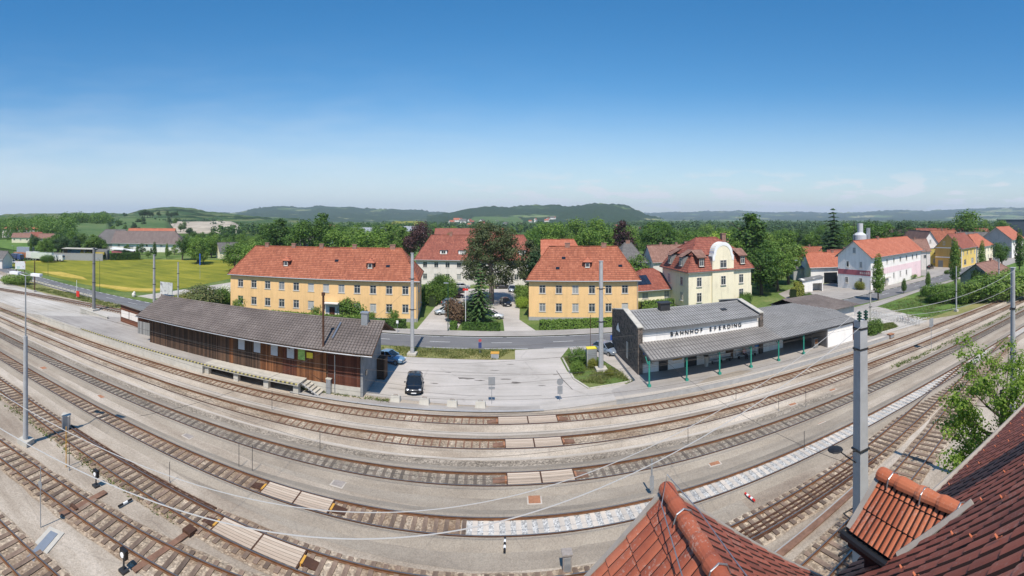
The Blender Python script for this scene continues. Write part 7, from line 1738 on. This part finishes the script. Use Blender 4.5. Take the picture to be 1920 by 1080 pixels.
t = thing('market_tent', 'red sided marquee with a white roof in front of the farmhouse', 'tent', (*AZ(209, 205), 0), R(33)); mb = MB(); mb.box(0, 10, 0, 5, 0, 3.0); mb.build('tent_wall', mat['winered'], t); mb = MB(); mb.add([(-.5, -.5, 4.2), (11, -.5, 3.2), (11, 5.5, 3.2), (-.5, 5.5, 4.2), (-.5, -.5, 3.9), (11, -.5, 2.9)], [(0, 1, 2, 3), (4, 5, 1, 0)]); mb.build('tent_roof', mat['whitep'], t)

# ---------------------------------------------------------------- station platform things
def bench(label, lx, ly):
    w_ = Matrix.Translation((13.9, 47.3, 0)) @ Matrix.Rotation(sta, 4, 'Z') @ Vector((lx, ly, PZ))
    t = thing('platform_bench', label, 'bench', w_, sta); mb = MB(); mb.box(-1.5, 1.5, -.25, .2, .42, .47); mb.build('seat', mat['tin'], t); mb = MB(); mb.box(-1.5, 1.5, .2, .25, .5, .9); mb.build('backrest', mat['tin'], t)
    for s in (-1.2, 0, 1.2): mb = MB(); mb.box(s - .03, s + .03, -.2, .2, 0, .42); mb.build('leg', mat['iron'], t)
    return w_
bench('metal bench under the canopy below the blue name board', 10.6, -.5)
bench('metal bench under the canopy on which the person sits', 14.4, -.5)
w_ = Matrix.Translation((13.9, 47.3, 0)) @ Matrix.Rotation(sta, 4, 'Z') @ Vector((8.4, -.8, PZ)); t = thing('litter_bin', 'round beige litter bin beside the second green post', 'bin', w_); mb = MB(); mb.cyl(0, 0, 0, 1.15, .26, .26, 14); mb.build('bin_body', mat['conc'], t); mb = MB(); mb.cyl(0, 0, 1.15, 1.22, .29, .29, 14); mb.build('rim', mat['iron'], t)
w_ = Matrix.Translation((13.9, 47.3, 0)) @ Matrix.Rotation(sta, 4, 'Z') @ Vector((23.9, -2.8, PZ)); t = thing('ticket_machine', 'brown ticket box standing beside the white end wall', 'box', w_, sta); mb = MB(); mb.box(-.35, .35, -.3, .3, 0, 1.3); mb.build('box_body', mat['fascia'], t); mb = MB(); mb.box(-.28, .28, -.33, -.3, .6, 1.2); mb.build('front_panel', mat['rust'], t)
def skin_body(name, joints, edges, radii, m, parent):
    me = bpy.data.meshes.new(name); me.from_pydata(joints, edges, []); me.materials.append(m); o = put(name, me, parent)
    sk = o.modifiers.new('skin', 'SKIN'); 
    for v_, r in zip(me.skin_vertices[0].data if me.skin_vertices else [], radii): v_.radius = (r, r)
    return o
def person_sitting(x, y, z, rz):
    t = thing('person', 'person in a pink shirt and dark trousers sitting on the bench under the canopy', 'person', (x, y, z), rz)
    def limb(mb, P, r): mb.tube(P, r, 10)
    mb = MB()     # body faces -y; one continuous surface by remesh
    limb(mb, [(0, .02, .50), (0, .03, .75), (0, .0, 1.0), (0, 0, 1.12), (0, -.01, 1.18)], [.16, .15, .175, .10, .055])
    mb.ball((0, -.02, 1.31), .078, .095, .115); mb.ball((0, -.115, 1.30), .016, .022, .02); limb(mb, [(0, -.01, 1.15), (0, -.015, 1.25)], [.055, .05])
    for s in (-1, 1):
        limb(mb, [(s * .09, .02, .52), (s * .12, -.42, .53), (s * .12, -.45, .28), (s * .12, -.44, .08)], [.095, .07, .055, .042]); limb(mb, [(s * .12, -.40, .05), (s * .13, -.62, .04)], [.045, .035])
        limb(mb, [(s * .17, 0, 1.05), (s * .23, -.06, .82), (s * .16, -.28, .66)], [.055, .042, .032]); mb.ball((s * .15, -.31, .64), .045, .05, .025)
        for q in range(4): limb(mb, [(s * .15 + (q - 1.5) * .018, -.34, .64), (s * .15 + (q - 1.5) * .02, -.385 + .008 * abs(q - 1.5), .61)], [.009, .007])
        mb.ball((s * .078, -.02, 1.30), .014, .02, .03)
    me = mb.mesh('body', [mat['skin']]); o = put('body', me, t); rm = o.modifiers.new('r', 'REMESH'); rm.mode = 'VOXEL'; rm.voxel_size = .012; rm.use_smooth_shade = True
    mb = MB(); limb(mb, [(0, .02, .52), (0, .03, .75), (0, 0, 1.0), (0, 0, 1.11)], [.175, .165, .19, .11])
    for s in (-1, 1): limb(mb, [(s * .15, 0, 1.06), (s * .225, -.05, .88)], [.075, .06])
    mb.build('shirt', mat['shirt'], t, smooth=True)
    mb = MB()
    for s in (-1, 1): limb(mb, [(s * .08, .05, .52), (s * .12, -.42, .54), (s * .12, -.46, .28), (s * .12, -.45, .10)], [.115, .085, .07, .06])
    mb.build('trousers', mat['trouser'], t, smooth=True)
    mb = MB(); mb.ball((0, .0, 1.35), .088, .105, .10); mb.build('hair', mat['hair'], t, smooth=True)
    for s in (-1, 1): mb = MB(); mb.ball((s * .12, -.55, .04), .05, .13, .045); mb.build('shoe', mat['black'], t, smooth=True)
w_ = Matrix.Translation((13.9, 47.3, 0)) @ Matrix.Rotation(sta, 4, 'Z') @ Vector((13.9, -.6, PZ)); person_sitting(w_.x, w_.y, w_.z, sta)

# bicycle stands with a few bicycles
bs = None
for k in range(18):
    px = 1636 + k * 5.1; py = 588 + k * 1.05; x, y = G(px, py + 5)
    if bs is None:
        bs = thing('bicycle_stand', 'hoop shaped metal bicycle stand in the long row beside the footpath', 'bicycle stand', (x, y, 0), 0, 'bicycle stands beside the footpath'); mb = MB()
        mb.tube([(-.35, 0, 0), (-.35, 0, .75), (-.2, 0, .9), (.2, 0, .9), (.35, 0, .75), (.35, 0, 0)], .028, 6); mb.build('hoop', mat['tin'], bs)
        for q in (-.35, .35): mb = MB(); mb.box(q - .05, q + .05, -.05, .05, 0, .02); mb.build('foot_plate', mat['iron'], bs)
        o = bs
    else: o = copy_tree(bs)
    o.location = (x, y, 0); o.rotation_euler.z = R(20)
def bicycle(label, x, y, rz, c_):
    t = thing('bicycle', label, 'bicycle', (x, y, 0), rz)
    for wx in (-.52, .52):
        mb = MB(); mb.tube([(wx + .33 * math.cos(a), 0, .34 + .33 * math.sin(a)) for a in [2 * PI * k / 18 for k in range(19)]], .018, 5, cap=False); w2 = mb.build('wheel', mat['tyre'], t)
        mb = MB(); [mb.tube([(wx, 0, .34), (wx + .32 * math.cos(a), 0, .34 + .32 * math.sin(a))], .004, 3) for a in [PI * k / 5 for k in range(10)]]; mb.build('spokes', mat['alloy'], w2)
    mb = MB(); [mb.tube(p, .016, 6) for p in ([(-.52, 0, .34), (-.12, 0, .32), (.38, 0, .82), (-.2, 0, .8), (-.52, 0, .34)], [(-.12, 0, .32), (-.22, 0, .92)], [(.52, 0, .34), (.36, 0, .98)])]; mb.build('frame', paint('bike_paint', c_, .2), t)
    mb = MB(); mb.tube([(.36, -.28, 1.0), (.36, .28, 1.0)], .014, 6); mb.build('handlebar', mat['iron'], t); mb = MB(); mb.ball((-.22, 0, .95), .13, .07, .035); mb.build('saddle', mat['black'], t)
for px, py, lab, c_ in ((1641, 592, 'dark bicycle at the left end of the stand row', (.03, .03, .04)), (1690, 603, 'blue bicycle leaning in the right part of the stand row', (.05, .12, .3)), (1700, 604, 'dark red bicycle in the right part of the stand row', (.3, .04, .04)), (1708, 606, 'silver bicycle near the right end of the stand row', (.5, .5, .5))):
    x, y = G(px, py); bicycle(lab, x, y, R(105), c_)

# ---------------------------------------------------------------- the viewer's own building: tiled roofs close by
EV, EY, PK = 13.2, 4.3, .8                 # main eave height, distance, slope
nb = thing('tiled_roof_building', 'tall station house whose red tiled roofs fill the lower right corner', 'building', (0, 0, 0))
mb = MB(); mb.box(-.2, 22, -9.5, EY - .5, -.2, EV - .2); mb.box(-.9, 4.9 - .25, EY - .5, 5.0, -.2, 11.9); mb.build('wall', mat['cream'], nb)
mb = MB(); Um = Vector((1, 0, 0)); Vm = Vector((0, -1, PK)).normalized(); rng = random.Random(2)
# local frame: u runs toward -x so that the outward normal points up
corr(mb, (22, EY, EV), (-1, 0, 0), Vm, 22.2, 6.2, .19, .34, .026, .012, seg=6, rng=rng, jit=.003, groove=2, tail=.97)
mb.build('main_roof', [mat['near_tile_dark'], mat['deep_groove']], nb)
mb = MB(); mb.add([(-.2, EY - .02, EV - .12), (22, EY - .02, EV - .12), (22, -4.7, EV - .12 + PK * 9), (-.2, -4.7, EV - .12 + PK * 9), (-.2, -9.5, EV), (22, -9.5, EV)], [(0, 1, 2, 3), (3, 2, 5, 4), (1, 5, 2), (0, 3, 4)]) if False else mb.add([(-.2, EY - .02, EV - .05), (22, EY - .02, EV - .05), (22, -.7, EV - .05 + PK * 5), (-.2, -.7, EV - .05 + PK * 5), (-.2, -9.5, EV - .5), (22, -9.5, EV - .5)], [(0, 1, 2, 3), (3, 2, 5, 4), (1, 5, 2), (0, 3, 4)])
mb.build('roof_boarding', mat['sleeper_dark'], nb)
mb = MB()
mb.tube([(4.7, EY + .09, EV - .02), (22, EY + .09, EV - .02)], .055, 8); mb.build('gutter', mat['trim'], nb)
# hooks on the tiles
hk = MB(); hk.box(-.012, .012, -.012, .10, 0, .012); hk.add([(-.03, .1, 0), (.03, .1, 0), (.02, .115, .085), (-.02, .115, .085), (-.03, .118, 0), (.03, .118, 0)], [(0, 1, 2, 3), (4, 3, 2, 5), (0, 3, 4), (1, 5, 2)])
hk = hk.mesh('snow_hook', mat['near_tile_orange']); n_ = 0
for r_ in range(9):
    for c_ in range(14):
        if n_ >= 96: break
        x = 3.1 + c_ * .62 + (r_ % 2) * .31; v_ = .5 + r_ * .52; p = Vector((x, EY, EV)) + Vm * v_ + Vm.cross(Vector((1, 0, 0))).normalized() * -0.0
        nn = Vector((0, PK, 1)).normalized(); p += nn * .045
        if 3.6 < x < 5.3 and p.y > 2.6: continue
        n_ += 1; put('snow_hook', hk, nb, p, (-math.atan(PK), 0, rng.uniform(-.15, .15)), (.45, .45, .45))
# gable A: big weathered gable pointing to the tracks
def small_gable(xr, y0, y1, zr, sl_l, sl_r, ll, lr, ml, mr, rib, course, ridge_m, amp, step):
    mb = MB(); Vl = Vector((1, 0, sl_l)).normalized(); L0 = Vector((xr - ll, y1, zr - ll * sl_l))
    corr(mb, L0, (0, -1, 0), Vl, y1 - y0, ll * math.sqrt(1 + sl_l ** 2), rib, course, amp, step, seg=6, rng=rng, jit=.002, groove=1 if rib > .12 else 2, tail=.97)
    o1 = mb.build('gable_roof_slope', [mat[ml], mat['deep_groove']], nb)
    mb = MB(); Vr = Vector((-1, 0, sl_r)).normalized(); R0 = Vector((xr + lr, y0, zr - lr * sl_r))
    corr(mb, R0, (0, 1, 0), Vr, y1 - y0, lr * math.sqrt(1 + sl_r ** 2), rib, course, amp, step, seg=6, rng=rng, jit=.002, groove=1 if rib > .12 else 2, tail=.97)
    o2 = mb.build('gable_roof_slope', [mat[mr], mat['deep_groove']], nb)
    mb = MB(); y = y1 + .03
    while y > y0 + .1:      # ridge tiles, each overlapping the next
        P = []; F = []
        for q, (yy, r) in enumerate(((y, .098), (y - .05, .108), (y - .36, .085))):
            for k in range(9):
                a = PI * k / 8; P.append((xr + r * math.cos(a) * 1.05, yy, zr + .01 + r * math.sin(a)))
        F = [(q * 9 + k, q * 9 + k + 1, (q + 1) * 9 + k + 1, (q + 1) * 9 + k) for q in range(2) for k in range(8)] + [tuple(range(9))[::-1]]
        mb.add(P, F); y -= .33
    mb.build('ridge_tile', mat[ridge_m], nb, smooth=False)
    # verge trim and the gable wall below
    mb = MB(); t_ = .1
    for s, l_, sl in ((-1, ll, sl_l), (1, lr, sl_r)):
        a = (xr, zr + .05); b = (xr + s * l_, zr - l_ * sl + .03)
        P = [(a[0], y1 - .02, a[1]), (b[0], y1 - .02, b[1]), (b[0], y1 + .06, b[1]), (a[0], y1 + .06, a[1])]; mb.add(P + [(p[0], p[1], p[2] - .14) for p in P], [(0, 1, 2, 3), (3, 2, 6, 7), (4, 7, 6, 5), (0, 4, 5, 1)])
        g2 = MB(); g2.tube([(b[0] + s * .05, y0, b[1] - .08), (b[0] + s * .05, y1 + .08, b[1] - .08)], .045, 8); g2.build('eaves_gutter', mat['black'], nb)
    mb.build('verge_trim', mat['trim'], nb)
    mb = MB(); mb.add([(xr - ll + .15, y1 - .35, zr - ll * sl_l - 1.2), (xr + lr - .15, y1 - .35, zr - lr * sl_r - 1.2), (xr + lr - .15, y1 - .35, zr - lr * sl_r - .02), (xr, y1 - .35, zr - .1), (xr - ll + .15, y1 - .35, zr - ll * sl_l - .02)], [(0, 4, 3, 2, 1), (0, 1, 2, 3, 4)]); mb.build('gable_front', mat['cream'], nb)
    mb = MB(); mb.add([(xr - ll + .05, y0, zr - (ll - .05) * sl_l - .05), (xr, y0, zr - .04), (xr, y1 - .1, zr - .04), (xr - ll + .05, y1 - .1, zr - (ll - .05) * sl_l - .05), (xr + lr - .05, y0, zr - (lr - .05) * sl_r - .05), (xr + lr - .05, y1 - .1, zr - (lr - .05) * sl_r - .05)], [(0, 1, 2, 3), (1, 4, 5, 2)]); mb.build('gable_boarding', mat['sleeper_dark'], nb)
small_gable(1.97, 1.9, 5.34, 14.46, .9, .86, 2.4, 2.85, 'near_tile', 'near_tile_dark', .15, .36, 'near_tile', .016, .020)
small_gable(4.49, 2.3, 3.98, 14.47, .70, .70, .62, .62, 'near_tile_orange', 'near_tile_orange', .084, .30, 'near_tile_orange', .018, .018)
for y, xr in ((4.75, 1.97), (3.85, 1.97), (3.78, 4.49), (3.25, 4.49), (2.72, 4.49)):
    mb = MB(); mb.tube([(xr - .13, y, 14.44), (xr - .09, y, 14.545), (xr, y, 14.59), (xr + .09, y, 14.545), (xr + .13, y, 14.44)], .010, 5); mb.build('ridge_clip', mat['alloy'], nb)
mb = MB(); mb.tube([(1.55, 3.0, 14.25), (1.78, 5.0, 14.52), (1.97, 5.32, 14.68), (2.1, 4.6, 14.62), (2.2, 3.0, 14.5)], .007, 5); mb.build('lightning_wire', mat['alloy'], nb)
mb = MB(); mb.box(3.9, 5.1, 2.2, 3.75, 13.6, 14.02); mb.build('dormer_wall', mat['black'], nb)  # cheek wall coloured black to stand in for its shade
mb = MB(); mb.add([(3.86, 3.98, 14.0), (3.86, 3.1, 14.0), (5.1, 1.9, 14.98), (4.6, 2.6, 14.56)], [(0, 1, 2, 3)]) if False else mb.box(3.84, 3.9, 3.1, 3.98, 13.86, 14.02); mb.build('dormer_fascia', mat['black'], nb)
mb = MB()
a = Vector((3.9, 3.2, 14.10)); b = Vector((4.49, 2.55, 14.64)); mb.tube([a, b], .06, 6); mb.build('valley_flashing', mat['trim'], nb)
mb = MB(); mb.box(5.55, 6.25, .4, 1.0, 15.4, 18.1); mb.box(5.47, 6.33, .32, 1.08, 18.1, 18.22); mb.build('chimney', mat['rust_chimney'], nb)  # unseen chimney, added so its shadow bands the main roof

# ---------------------------------------------------------------- air
mb = MB(); mb.box(-9500, 9500, -4000, 9500, -2, 330)
hz = mb.mesh('haze', [bpy.data.materials.new('haze')]); hm_ = hz.materials[0]; hm_.use_nodes = True; t_ = hm_.node_tree; t_.nodes.clear()
pv = t_.nodes.new('ShaderNodeVolumePrincipled'); pv.inputs['Color'].default_value = (.72, .85, 1, 1); pv.inputs['Density'].default_value = .00012; pv.inputs['Anisotropy'].default_value = .0
oo = t_.nodes.new('ShaderNodeOutputMaterial'); t_.links.new(pv.outputs[0], oo.inputs['Volume'])
o = put('haze', hz); o['kind'] = 'stuff'
